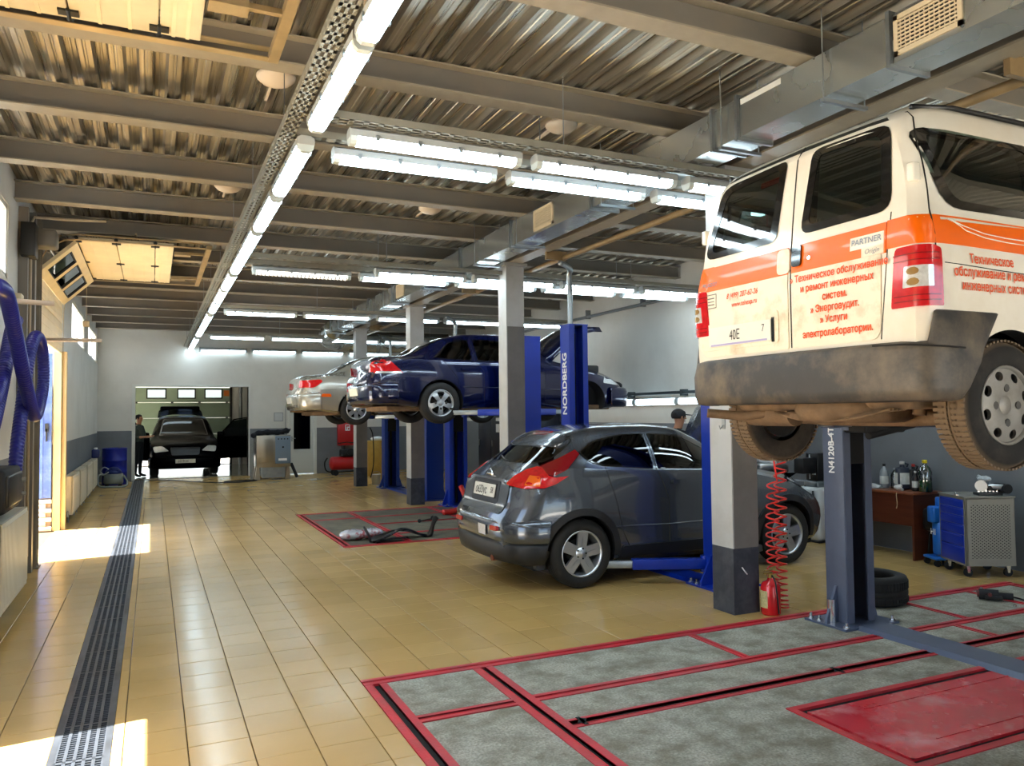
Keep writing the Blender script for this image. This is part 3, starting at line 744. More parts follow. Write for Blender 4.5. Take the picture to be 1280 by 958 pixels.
# left windows: frosted panes glowing with the daylight behind them
frost_m = bpy.data.materials.new('frosted pane'); frost_m.use_nodes = True
_n = frost_m.node_tree.nodes; _n.clear(); _o = _n.new('ShaderNodeOutputMaterial'); _t = _n.new('ShaderNodeBsdfTranslucent'); _t.inputs[0].default_value = (.93, .95, .97, 1); _d = _n.new('ShaderNodeBsdfDiffuse'); _d.inputs[0].default_value = (.9, .9, .9, 1); _m = _n.new('ShaderNodeMixShader'); _m.inputs[0].default_value = .15
frost_m.node_tree.links.new(_t.outputs[0], _m.inputs[1]); frost_m.node_tree.links.new(_d.outputs[0], _m.inputs[2]); frost_m.node_tree.links.new(_m.outputs[0], _o.inputs[0])
for k, (a, c, e, g) in enumerate(WIN):
    wd = struct(bpy.data.objects.new('window_%d' % (k+1), None)); COL.objects.link(wd); wd.location = (XL, a, e)
    b = B(); f = .05; X0_, X1_ = XL-.07, XL-.01
    for q in ((a, c, e, e+f), (a, c, g-f, g), (a, a+f, e, g), (c-f, c, e, g), ((a+c)/2-f/2, (a+c)/2+f/2, e, g)): b.box(X0_, X1_, *q)
    b.obj('window_frame', winfr_m, wd, world=True)
    for q in ((a+f, (a+c)/2-f/2), ((a+c)/2+f/2, c-f)):
        b = B(); b.box(XL-.045, XL-.04, q[0], q[1], e+f, g-f); b.obj('pane', frost_m, wd, world=True)
# radiators
radw_m = mat('radiator enamel', '#d9d2c0', .4, noise=.04, scale=4, dirt='#a58d63', dscale=2, damt=.25)
def radiator(y0, L, label, z0=.13, z1=.76, dpt=.17):
    t = thing('radiator', label, 'radiator', (XL+.1, y0+L/2, 0), group='white radiators along the left wall')
    for x0 in (XL+.05, XL+dpt-.03):
        b = B(); b.bbox(x0, x0+.03, y0, y0+L, z0, z1, .01)
        for k in range(int(L/.05)): y = y0+.03+k*.05; b.box(x0+.028, x0+.034, y, y+.025, z0+.04, z1-.04)
        b.obj('panel', radw_m, t, world=True)
    b = B(); b.box(XL+.05, XL+dpt, y0, y0+.004, z0, z1); b.box(XL+.05, XL+dpt, y0+L-.004, y0+L, z0, z1)
    for k in range(int(L/.03)): b.box(XL+.05, XL+dpt, y0+k*.03, y0+k*.03+.01, z1-.006, z1)
    b.obj('grille', radw_m, t, world=True)
    b = B()
    for y in (y0+.1, y0+L-.1): b.cyl((XL+.1, y, 0), (XL+.1, y, z0+.02), .011, 8)
    b.cyl((XL+.1, y0-.01, z0+.06), (XL+.1, y0-.09, z0+.06), .012, 8); b.cyl((XL+.1, y0-.06, z0+.06), (XL+.1, y0-.06, z0-.02), .022, 10); b.obj('pipe', galv_m, t, world=True)
radiator(14.55, 1.25, 'white radiator on the left wall just beyond the open doorway, its end sunlit')
radiator(16.1, 1.35, 'white radiator on the left wall, second beyond the open doorway')
radiator(17.75, 1.35, 'white radiator on the left wall, third beyond the open doorway')
radiator(19.4, 1.35, 'white radiator on the left wall, fourth beyond the open doorway')
radiator(7.2, 1.35, 'white radiator at the left picture edge below the black box', .17, .88, .28)
bb_ = thing('wall_case', 'black hard case hung on the wall at the left picture edge above the radiator', 'case', (-1.15, 7.6, .95))
b = B(); b.bbox(-1.31, -1.03, 7.15, 7.95, .95, 1.3, .03); b.obj('shell', rub_m, bb_, world=True)
b = B(); b.bbox(-1.04, -1.01, 7.2, 7.9, 1.0, 1.25, .012); b.obj('lid', mat('black plastic', '#141416', .4), bb_, world=True)
b = B(); b.cyl((-1.02, 7.86, 1.18), (-.98, 7.86, 1.18), .02, 10); b.cyl((-1.02, 7.86, 1.06), (-.98, 7.86, 1.06), .016, 10); b.obj('latch', galv_m, bb_, world=True)
# exhaust hoses
hose_m = mat('blue exhaust hose', '#171980', .4, noise=.12, scale=6, spec=.6)
def hose(name, pts, r, label, m, pitch=.035, amp=.08, n=10, cat='hose', group=None, seg=12):
    c = catmull(pts, n); L = sum((c[i+1]-c[i]).length for i in range(len(c)-1)); N = int(L/(pitch/4)); out = []; acc = 0; i = 0
    for k in range(N):
        s = L*k/(N-1)
        while i < len(c)-2 and acc+(c[i+1]-c[i]).length < s: acc += (c[i+1]-c[i]).length; i += 1
        l = (c[i+1]-c[i]).length or 1; out.append(c[i].lerp(c[i+1], min(1, (s-acc)/l)))
    b = B(); b.tube(out, [r*(1+amp*math.sin(2*PI*k/4)) for k in range(len(out))], seg); o = b.obj(name, m); return tag(o, label, cat, group)
g_ = 'blue exhaust hoses hung on the left'
hose('exhaust_hose', [(-.98, 6.2, 2.6), (-1.0, 6.85, 2.63), (-1.02, 7.45, 2.4), (-1.02, 8.0, 2.05), (-1.03, 8.5, 1.82), (-1.05, 8.95, 1.72), (-1.06, 9.35, 1.82), (-1.05, 9.6, 2.1), (-1.05, 9.45, 2.42), (-1.06, 9.05, 2.52), (-1.08, 8.75, 2.3), (-1.1, 8.5, 1.8), (-1.1, 8.25, 1.45), (-1.1, 8.15, 1.2)], .055, 'ribbed blue exhaust hose hanging in a long loop from the near bracket at left', hose_m, group=g_)
hose('exhaust_hose', [(-1.16, 8.55, 2.62), (-1.16, 8.3, 2.5), (-1.16, 8.0, 2.2), (-1.16, 7.6, 1.9), (-1.16, 7.0, 1.72), (-1.16, 6.6, 1.75)], .055, 'ribbed blue exhaust hose behind the long loop, curving off the left picture edge', hose_m, group=g_)
hose('exhaust_hose', [(-1.2, 8.4, 2.3), (-1.2, 8.1, 2.0), (-1.2, 7.7, 1.65), (-1.2, 7.3, 1.4), (-1.2, 6.9, 1.25)], .055, 'ribbed blue exhaust hose, lowest one at the left picture edge', hose_m, group=g_)
arm_m = mat('pinkish white bar', '#d8c2ac', .5)
pipe('hose_bracket', [(XL+.001, 9.0, 2.86), (-.9, 9.0, 2.845)], .026, 'pale wall bar holding the near blue hose', arm_m, 'bracket')
pipe('hose_bracket', [(XL+.001, 10.6, 2.62), (-.56, 10.6, 2.63)], .022, 'long pale wall bar through the farther hose loop', arm_m, 'bracket')
# fence bits of the wall, near bay curtain of things seen only in light: none
# ================================================================ FAR END
pvc_m = mat('white door plastic', '#dadcd6', .4)
d3 = struct(bpy.data.objects.new('door_3', None)); COL.objects.link(d3); d3.location = (4, YF, 0)
b = B()
for q in ((3.58, 3.66, 0, 2.1), (4.34, 4.42, 0, 2.1), (3.58, 4.42, 2.02, 2.1)): b.box(q[0], q[1], YF-.03, YF+.1, q[2], q[3])
b.obj('door_frame', pvc_m, d3, world=True)
b = B(); b.box(3.67, 3.76, YF-.01, YF+.05, .02, 2.01); b.box(4.24, 4.33, YF-.01, YF+.05, .02, 2.01); b.box(3.76, 4.24, YF-.01, YF+.05, .02, .72); b.box(3.76, 4.24, YF-.01, YF+.05, 1.92, 2.01); b.box(3.76, 4.24, YF-.02, YF-.01, .1, .66); b.obj('leaf', pvc_m, d3, world=True)
b = B(); b.box(3.76, 4.24, YF+.015, YF+.025, .72, 1.92); b.obj('pane', glass('dark green pane', '#1b2a26', 1, -.03), d3, world=True)
b = B(); b.box(3.76, 4.24, YF+.03, YF+.04, .72, 1.92); b.obj('backing', mat('dark blind', '#10201c', .7), d3, world=True)  # dark sheet added behind the pane so that it looks dark
b = B(); b.bbox(3.69, 3.72, YF-.05, YF-.01, .95, 1.1, .008); b.box(3.69, 3.8, YF-.06, YF-.045, 1.03, 1.05); b.obj('door_handle', galv_m, d3, world=True)
# bay behind the far wall
b = B(); b.box(-1.84, 3.3, 23.86, 29.5, -.012, 0); bf = struct(b.obj('floor_bay', mat('wet bay floor', '#a09a80', .12, noise=.15, scale=1.5)))
b2 = B(); b2.box(-2.3, XL-.0, 23.85, 24.0, 0, 3.2); struct(b2.obj('wall_bay_front', wall_m))
wall_x('wall_bay_right', 3.3, 3.45, 23.85, 30.4, 3.3, [], [mat('green grey bay wall', '#55655f', .6, noise=.05), dado_m])
wall_x('wall_bay_left', -2.0, -1.85, 23.85, 30.4, 3.3, [(25.6, 27.6, 0, 2.2)], [wall_m, dado_m])  # unseen side opening added to let sun into the bay
b = B(); b.box(-2, 3.45, 23.85, 30.5, 3.3, 3.4); struct(b.obj('ceiling_bay', wall_m))
d4 = struct(bpy.data.objects.new('door_4', None)); COL.objects.link(d4); d4.location = (1, 29.5, 0)
gd_m = mat('pale green door panel', '#8b9b84', .5, noise=.05, scale=3)
zs = [.52, 1.1, 1.66, 2.2, 2.72]
for a, c in zip(zs, zs[1:]):
    b = B(); ws = [(-.19, .44), (.78, 1.38), (1.66, 2.26)] if a == 2.2 else []
    cx = [-.6]+[v for w_ in ws for v in w_]+[2.5]
    for i in range(len(cx)-1):
        if i % 2 == 0: b.box(cx[i], cx[i+1], 29.5, 29.55, a+.006, c-.006)
        else: b.box(cx[i], cx[i+1], 29.5, 29.55, a+.006, 2.35); b.box(cx[i], cx[i+1], 29.5, 29.55, 2.66, c-.006)
    b.obj('panel', gd_m, d4, world=True)
    for q in ws:
        b = B()
        for r in ((q[0], q[1], 2.33, 2.37), (q[0], q[1], 2.64, 2.68), (q[0], q[0]+.04, 2.35, 2.66), (q[1]-.04, q[1], 2.35, 2.66)): b.box(r[0], r[1], 29.48, 29.56, r[2], r[3])
        b.obj('window_frame', darkfr_m, d4, world=True)
        b = B(); b.box(q[0]+.03, q[1]-.03, 29.52, 29.53, 2.36, 2.65); b.obj('pane', glass('clear pane', '#dfe9ee', 1, .02), d4, world=True)
b = B(); b.box(2.5, 2.58, 29.45, 29.56, 0, 2.8); b.box(-.68, -.6, 29.45, 29.56, 0, 2.8); b.box(-.7, 2.6, 29.45, 29.55, 2.74, 2.86)
for z in (1.1, 1.66, 2.2):
    for x in (-.5, .62, 1.5, 2.4): b.box(x-.04, x+.04, 29.47, 29.5, z-.03, z+.03)
b.obj('track', darkfr_m, d4, world=True)
b = B(); b.box(2.3, 2.48, 29.46, 29.49, 2.42, 2.62); b.obj('warning_sign', mat('orange sign', '#e07a2c', .5), d4, world=True, label='small orange warning plate')
b = B(); b.box(2.58, 3.3, 29.5, 29.6, 0, 3.3); b.box(-1.85, -.68, 29.5, 29.6, 0, 3.3); b.box(-.68, 2.58, 29.5, 29.6, 2.86, 3.3); struct(b.obj('wall_bay_far', wall_m))
b = B(); b.cyl((2.85, 29.3, 0), (2.85, 29.3, 3.2), .06, 12); tag(b.obj('downpipe', pipe_m), 'grey vertical pipe in the far bay, right of its garage door', 'pipe')
_l = lamp(.6, 26.3, 3.235, 0, 'unseen strip light added to brighten the far bay over the black car', 'added lights in the far bay')  # added lamp, hidden above the doorway, brightens the far bay
for c in _l.children:
    if c.name.startswith('diffuser'): c.data = dim_mesh
b = B(); b.box(-.5, -.42, YF-.02, YF+.36, 0, 2.54); b.box(2.5, 2.54, YF-.02, YF+.36, 0, 2.54); b.box(-.5, 2.54, YF-.02, YF+.36, 2.54, 2.6); struct(b.obj('trim_3', pvc_m))

small_b = B(); small_b.bbox(XL, XL+.09, 9.45, 9.62, 2.92, 3.0, .01); tag(small_b.obj('junction_box', mat('beige plastic', '#c9b99b', .5)), 'small beige junction box on the left wall under the near window', 'junction box')
b = B(); b.cyl((-1.0, 14.6, 3.3), (-1.0, 14.6, 4.22), .004, 6); b.bbox(-1.05, -.95, 14.56, 14.64, 3.2, 3.3, .02); tag(b.obj('hanging_sensor', mat('beige plastic', '#c9b99b', .5)), 'small beige sensor hanging on a thin rod past the first door', 'sensor')
b = B(); b.box(DX0-.002, DX0-.0005, 4.0, 4.4, 3.93, 3.97); b.obj('paper_label', mat('white plastic', '#dcdcd8', .5), du, world=True)
# ================================================================ CAR BUILDING TOOLS
def pchip(pts):
    xs_ = [p[0] for p in pts]; ys = [p[1] for p in pts]; n = len(pts); h = [xs_[i+1]-xs_[i] for i in range(n-1)]; d = [(ys[i+1]-ys[i])/h[i] for i in range(n-1)]
    m = [d[0]]+[0]*(n-2)+[d[-1]]
    for i in range(1, n-1):
        if d[i-1]*d[i] > 0: w1, w2 = 2*h[i]+h[i-1], h[i]+2*h[i-1]; m[i] = (w1+w2)/(w1/d[i-1]+w2/d[i])
    def f(x):
        if x <= xs_[0]: return ys[0]
        if x >= xs_[-1]: return ys[-1]
        i = 0
        while x > xs_[i+1]: i += 1
        t = (x-xs_[i])/h[i]; return (ys[i]*(1+2*t)*(1-t)**2 + m[i]*h[i]*t*(1-t)**2 + ys[i+1]*t*t*(3-2*t) + m[i+1]*h[i]*t*t*(t-1))
    return f
def car_loft(sp, N=84):
    F = {k: pchip(sp[k]) for k in ('top', 'belt', 'bot', 'w', 'wt', 'rear', 'front')}; L = sp['L']; bul = sp.get('bulge', lambda x, z: 0)
    cr = sp.get('crown', .12); rings = []
    for i in range(N+1):
        u = i/N; s = .5*u+.5*(.5-.5*math.cos(PI*u)); x0 = s*L
        zt, zl, zb, Wd, wt = F['top'](x0), F['belt'](x0), F['bot'](x0), F['w'](x0), F['wt'](x0)
        zl = min(zl, zt-.03); h = zt-zl; hr = min(cr, .5*h); a = zl-zb
        half = [(0, zb), (.5*Wd, zb), (.86*Wd, zb), (.95*Wd, zb+.05*a), (.985*Wd, zb+.15*a), (.997*Wd, zb+.35*a), (Wd, zb+.55*a), (.995*Wd, zb+.75*a), (.98*Wd, zb+.9*a), (.955*Wd, zl)]
        g0, g1 = (.945*Wd, zl+.02*h), (wt, zt-hr)
        for t in (0.0, .25, .5, .75, 1.0): half.append((g0[0]+(g1[0]-g0[0])*t+ .02*math.sin(PI*t)*min(1, h/.4), g0[1]+(g1[1]-g0[1])*t))
        half += [(wt*.96, zt-hr*.6), (wt*.88, zt-hr*.3), (wt*.7, zt-hr*.12), (wt*.4, zt-hr*.03), (0, zt)]
        ring = []
        for k, (y, z) in enumerate(half):
            x = F['rear'](z)*(1-s)+F['front'](z)*s
            if 3 <= k <= 9 and Wd > .5*max(p[1] for p in sp['w']): y += bul(x, z)
            ring.append((x, y, z))
        rings.append(ring)
    m = len(rings[0]); b = B(); vs = []
    for r in rings: vs += [Vector((x, -y, z)) for x, y, z in r]+[Vector((x, y, z)) for x, y, z in r[-2:0:-1]]
    c = 2*m-2; fs = []
    for i in range(N):
        for k in range(c): fs.append((i*c+k, i*c+(k+1) % c, (i+1)*c+(k+1) % c, (i+1)*c+k))
    b._add(vs, fs, True); bm = b.bm; bm.verts.ensure_lookup_table()
    for base in (0, N*c):
        for k in range(m-1):
            ids = [k, k+1, (c-k-1) % c, (c-k) % c]; u = []
            for q in ids:
                if q not in u: u.append(q)
            f = bm.faces.new([bm.verts[base+q] for q in u]); f.smooth = True
    bmesh.ops.recalc_face_normals(bm, faces=bm.faces)
    return b
def boolean(o, cutters):
    def size(me): return [max(v.co[i] for v in me.vertices)-min(v.co[i] for v in me.vertices) for i in range(3)]
    ref = size(o.data)
    for c in cutters:
        for solver in ('EXACT', 'MANIFOLD', 'FLOAT'):
            try:
                md = o.modifiers.new('b', 'BOOLEAN'); md.object = c; md.operation = 'DIFFERENCE'; md.solver = solver
                dg = bpy.context.evaluated_depsgraph_get(); me = bpy.data.meshes.new_from_object(o.evaluated_get(dg)); o.modifiers.clear()
                if len(me.vertices) > 20 and all(a <= b_+.02 for a, b_ in zip(size(me), ref)): o.data = me; break
            except Exception: o.modifiers.clear()
        else: print('BOOLEAN FAILED', o.name)
        bpy.data.objects.remove(c)
VIEWS = {'R': lambda u, v: ((u, -4, v), (0, 1, 0)), 'L': lambda u, v: ((u, 4, v), (0, -1, 0)), 'B': lambda u, v: ((-3, u, v), (1, 0, 0)), 'F': lambda u, v: ((9, u, v), (-1, 0, 0)), 'T': lambda u, v: ((u, v, 5), (0, 0, -1))}
class Skin:
    def __init__(s, bm): s.bvh = BVHTree.FromBMesh(bm)
    def hit(s, u, v, view):
        if isinstance(view, tuple):      # ('C', cx, cy, side): u is an angle from the rear round to that side, v the height
            _, cx, cy, sd = view; a = PI + sd*u; d = Vector((math.cos(a), math.sin(a), 0)); o = Vector((cx, cy, v)); h = s.bvh.ray_cast(o, d)
            if h[0] is None: h = s.bvh.find_nearest(o+d*.4)
            return h[0], -d
        o, d = VIEWS[view](u, v); o, d = Vector(o), Vector(d); h = s.bvh.ray_cast(o, d)
        if h[0] is None:
            p = o + d*3.2; h = s.bvh.find_nearest(p); q = h[0] if h[0] is not None else p
            # keep u,v, take the depth of the nearest point
            return o + d*((q-o).dot(d)), d
        return h[0], d
    def decal(s, name, outline, view, m, parent, off=.004, depth=.012, cell=.07, label=None, holes=None):
        bm = bmesh.new(); bm.faces.new([bm.verts.new((u, v, 0)) for u, v in outline])
        us = [p[0] for p in outline]; vs = [p[1] for p in outline]
        for ax, lo, hi in ((0, min(us), max(us)), (1, min(vs), max(vs))):
            n = int((hi-lo)/cell)
            for i in range(1, n+1):
                co = [0, 0, 0]; no = [0, 0, 0]; co[ax] = lo+(hi-lo)*i/(n+1); no[ax] = 1
                bmesh.ops.bisect_plane(bm, geom=bm.verts[:]+bm.edges[:]+bm.faces[:], plane_co=co, plane_no=no)
        bmesh.ops.remove_doubles(bm, verts=bm.verts, dist=1e-5)
        bnd = [e for e in bm.edges if e.is_boundary]
        dd = {}
        for v in bm.verts:
            p, d = s.hit(v.co.x, v.co.y, view); v.co = p - d*off; dd[tuple(round(c, 4) for c in v.co)] = d
        if depth:
            r = bmesh.ops.extrude_edge_only(bm, edges=bnd)
            for g in r['geom']:
                if isinstance(g, bmesh.types.BMVert): g.co += dd.get(tuple(round(c, 4) for c in g.co), d)*depth
        for f in bm.faces: f.smooth = True
        for e in bm.edges:
            if e.is_manifold and e.calc_face_angle(0) > .6: e.smooth = False
        bmesh.ops.recalc_face_normals(bm, faces=bm.faces)
        # make the outer side face the viewer
        f = max(bm.faces, key=lambda f: f.calc_area())
        if isinstance(view, tuple): c_ = f.calc_center_median(); d = Vector((view[1]-c_.x, view[2]-c_.y, 0))
        else: d = Vector(VIEWS[view](0, 0)[1]); f = max(bm.faces, key=lambda f: abs(f.normal.dot(d))*f.calc_area())
        if f.normal.dot(d) > 0: bmesh.ops.reverse_faces(bm, faces=bm.faces)
        me = bpy.data.meshes.new(name); bm.to_mesh(me); bm.free(); me.materials.append(m); return link(name, me, parent, label=label)
    def seam(s, pts, view, m, parent, r=.004, name='seam', step=.04, closed=False):
        P = []; q = list(pts)+([pts[0]] if closed else [])
        for a, b_ in zip(q, q[1:]):
            n = max(1, int(math.dist(a, b_)/step))
            for i in range(n): t = i/n; P.append((a[0]+(b_[0]-a[0])*t, a[1]+(b_[1]-a[1])*t))
        P.append(q[-1]); b = B(); b.tube([s.hit(u, v, view)[0] for u, v in P], r, 5); return b.obj(name, m, parent)
    def text(s, body, u0, v0, size, view, m, parent, off=.006, name='lettering', sx=1, rot=0, **kw):
        me = text_mesh(body, size, 0, **kw); sg = -1 if view in 'BL' else 1
        for v in me.vertices:
            x, y = v.co.x*sx, v.co.y
            if rot: x, y = x*math.cos(rot)-y*math.sin(rot), x*math.sin(rot)+y*math.cos(rot)
            p, d = s.hit(u0+sg*x, v0+y, view); v.co = p-d*off
        me.materials.clear(); me.materials.append(m); return link(name, me, parent)
tyre_m = mat('tyre rubber', '#1b1a19', .8, noise=.2, scale=14, bump=.2, bscale=90)
def muddy_tyre():
    """mud sits on the tread only: mixed in by the distance from the wheel's axle"""
    m = mat('dusty tyre rubber', '#1f1d1b', .85, noise=.25, scale=10, dirt='#4a4036', dscale=5, damt=.5, dlo=.45, dhi=.65); n = m.node_tree.nodes; L = m.node_tree.links; p = n['Principled BSDF']
    src = p.inputs['Base Color'].links[0].from_socket; tc = n.new('ShaderNodeTexCoord'); sx = n.new('ShaderNodeSeparateXYZ'); cx = n.new('ShaderNodeCombineXYZ'); ln = n.new('ShaderNodeVectorMath'); ln.operation = 'LENGTH'
    L.new(tc.outputs['Object'], sx.inputs[0]); L.new(sx.outputs[0], cx.inputs[0]); L.new(sx.outputs[2], cx.inputs[2]); L.new(cx.outputs[0], ln.inputs[0])
    mr = n.new('ShaderNodeMapRange'); mr.inputs['From Min'].default_value = .285; mr.inputs['From Max'].default_value = .312; mr.inputs['To Max'].default_value = .9; L.new(ln.outputs['Value'], mr.inputs[0])
    x = n.new('ShaderNodeMix'); x.data_type = 'RGBA'; L.new(mr.outputs[0], x.inputs[0]); L.new(src, x.inputs[6]); x.inputs[7].default_value = rgb('#7c6852'); L.new(x.outputs[2], p.inputs['Base Color']); return m
tyred_m = muddy_tyre()
alloy_m = mat('silver alloy', '#c4c8cc', .28, .85, noise=.05)
dark_m = mat('underbody black', '#101011', .85)
chrome_m = mat('chrome', '#e3e6e8', .1, 1)
blackpl_m = mat('black plastic', '#141416', .4)
intr_m = mat('dark upholstery', '#1a1a1d', .8)
platew_m = mat('white number plate', '#e3e2da', .5, noise=.03)
blacktx_m = mat('black lettering', '#101012', .5)
redl_m = mat('red lamp lens', '#c4141c', .12, 0, coat=1, noise=.15, scale=30)
redl2_m = mat('dark red lens', '#7e0d14', .15, coat=1)
oran_m = mat('orange lamp lens', '#e8641a', .15, coat=1)
clearl_m = mat('clear lamp lens', '#d9dadb', .1, .3, coat=1, noise=.15, scale=40)
def make_wheel(parent, pos, R, Wd, Rr, spokes, out=-1, tm=None, rm=None, sw=.055, style='spoke', name='wheel', tread=4, lugs=0):
    """out=-1: the outer face looks to -y. The rim is the part, the tyre its sub-part."""
    tm = tm or tyre_m; rm = rm or alloy_m
    wh = bpy.data.objects.new(name, None); COL.objects.link(wh); wh.parent = parent; wh.location = pos
    if out > 0: wh.rotation_euler = (0, 0, PI)
    h = Wd/2; yo = -h; b = B()
    prof = [(Rr-.012, yo+.03), (Rr+.005, yo+.012), (Rr+.02, yo+.006), (Rr+(R-Rr)*.5, yo), (R-.03, yo+.012), (R-.01, yo+.028), (R-.001, yo+.045)]
    tw = Wd-.09; n = tread
    for i in range(n):
        c = yo+.045+tw*(i+1)/(n+1); prof += [(R, c-.006), (R-.008, c-.004), (R-.008, c+.004), (R, c+.006)]
    prof += [(R-.001, h-.045), (R-.01, h-.028), (R-.03, h-.012), (Rr+(R-Rr)*.5, h), (Rr+.005, h-.012), (Rr-.012, h-.03)]
    b.lathe([(r, -y) for r, y in prof], (0, 0, 0), (0, -1, 0), 48)
    if lugs:
        for k in range(lugs):
            a = 2*PI*k/lugs
            for yy, hw in ((yo+.035, .02), (h-.035, .02), (-.028, .018), (.028, .018)):
                M = Matrix.Rotation(-a + (.03 if yy > 0 else 0), 3, 'Y'); b.box(R-.006, R+.004, yy-hw, yy+hw, -R*PI/lugs*.62, R*PI/lugs*.62, rot=M, ctr=(0, yy, 0))
    b.obj('tyre', tm, wh)
    b = B()
    b.lathe([(Rr-.001, -(yo+.03)), (Rr, -(yo+.012)), (Rr-.012, -(yo+.012)), (Rr-.02, -(yo+.04)), (Rr-.035, -(yo+.07)), (Rr-.035, -(h-.03))], (0, 0, 0), (0, -1, 0), 48)
    yf = yo+.03
    if style == 'spoke':
        for k in range(spokes):
            a = 2*PI*k/spokes+.2; ca, sa = math.cos(a), math.sin(a)
            for off in ((-sw*.32, sw*.32) if spokes < 9 else (0,)):
                w0, w1 = (sw*.26, sw*.34) if spokes < 9 else (sw*.3, sw*.4); vs = []
                for r, w_, y in ((.05, w0, yf+.004), (Rr-.01, w1, yf-.006+.006)):
                    for t in (-1, 1):
                        for dy in (0, .03): vs.append(Vector((r*ca-(off+t*w_)*sa, y+dy, r*sa+(off+t*w_)*ca)))
                b._add(vs, [(0, 1, 3, 2), (4, 6, 7, 5), (0, 4, 5, 1), (2, 3, 7, 6), (0, 2, 6, 4), (1, 5, 7, 3)])
            vs = []
            for r, w_, y in ((.05, sw*.6, yf+.012), (Rr-.01, sw*.62, yf+.01)):
                for t in (-1, 1):
                    for dy in (0, .02): vs.append(Vector((r*ca-t*w_*sa, y+dy, r*sa+t*w_*ca)))
            b._add(vs, [(0, 1, 3, 2), (4, 6, 7, 5), (0, 4, 5, 1), (2, 3, 7, 6), (0, 2, 6, 4), (1, 5, 7, 3)])
        b.lathe([(.001, -(yf-.008)), (.03, -(yf-.008)), (.034, -(yf)), (.062, -(yf+.004)), (.066, -(yf+.03))], (0, 0, 0), (0, -1, 0), 20)
    else:   # wheel cover disc with holes cut through it
        N = spokes; kite = style == 'kite'
        b.obj('rim_barrel', rm, wh); b = B()
        b.lathe([(.001, -(yf-.014)), (.028, -(yf-.014)), (.045, -(yf-.006)), (Rr*.5, -(yf-.016)), (Rr*.62, -(yf-.014)), (Rr*.9, -(yf-.004)), (Rr*.985, -yf), (Rr*.985, -(yf+.012)), (Rr*.9, -(yf+.01)), (Rr*.5, -(yf+.004)), (.001, -(yf+.004))], (0, 0, 0), (0, -1, 0), 64)
        bmesh.ops.remove_doubles(b.bm, verts=b.bm.verts, dist=.0015); bmesh.ops.holes_fill(b.bm, edges=b.bm.edges, sides=0); bmesh.ops.recalc_face_normals(b.bm, faces=b.bm.faces)
        c = B()
        for k in range(N):
            a = 2*PI*k/N+.3; rc = Rr*(.6 if kite else .76)
            if kite:
                pl = [(-.30*Rr, -.06*Rr), (-.30*Rr, .06*Rr), (.16*Rr, .30*Rr), (.25*Rr, .16*Rr), (.25*Rr, -.16*Rr), (.16*Rr, -.30*Rr)]; pl = rounded(pl, .04*Rr, 2)
            else: pl = [(.1*Rr*1.15*math.cos(2*PI*j/16), .125*Rr*1.15*math.sin(2*PI*j/16)) for j in range(16)]
            c.prism([((rc+u)*math.cos(a)-v*math.sin(a), (rc+u)*math.sin(a)+v*math.cos(a)) for u, v in pl], 'y', yf-.06, yf+.06)
        disc = b.obj('rim', [rm, dark_m], wh, norm=False); cc = c.obj('cut', [rm, dark_m]); cc.parent = wh; cc.location = (0, 0, 0)
        bpy.context.view_layer.update(); boolean(disc, [cc])
        for p_ in disc.data.polygons: p_.use_smooth = True
        try: disc.data.set_sharp_from_angle(angle=.5)
        except Exception: pass
        b = None
    if b: b.obj('rim', rm, wh)
    b = B(); nb = 5 if style == 'spoke' else 4
    for k in range(nb):
        a = 2*PI*k/nb; r = .05 if style == 'spoke' else .085; yy = yf-.002 if style == 'spoke' else yf-.016
        b.cyl((r*math.cos(a), yy, r*math.sin(a)), (r*math.cos(a), yy+.01, r*math.sin(a)), .009 if style == 'spoke' else .02, 8)
    if style == 'spoke': b.obj('wheel_nut', dark_m, wh)['kind'] = 'stuff'
    else: b.obj('wheel_nut', mat('dull hub grey', '#4c4a47', .5, .4), wh)['kind'] = 'stuff'
    b = B(); b.lathe([(.001, -(yf+.05)), (Rr*.62, -(yf+.05)), (Rr*.62, -(yf+.075)), (.001, -(yf+.075))], (0, 0, 0), (0, -1, 0), 24)
    b.lathe([(.001, -(yf+.12)), (Rr-.04, -(yf+.12))], (0, 0, 0), (0, -1, 0), 24); b.obj('brake_disc', dark_m, wh)
    return wh
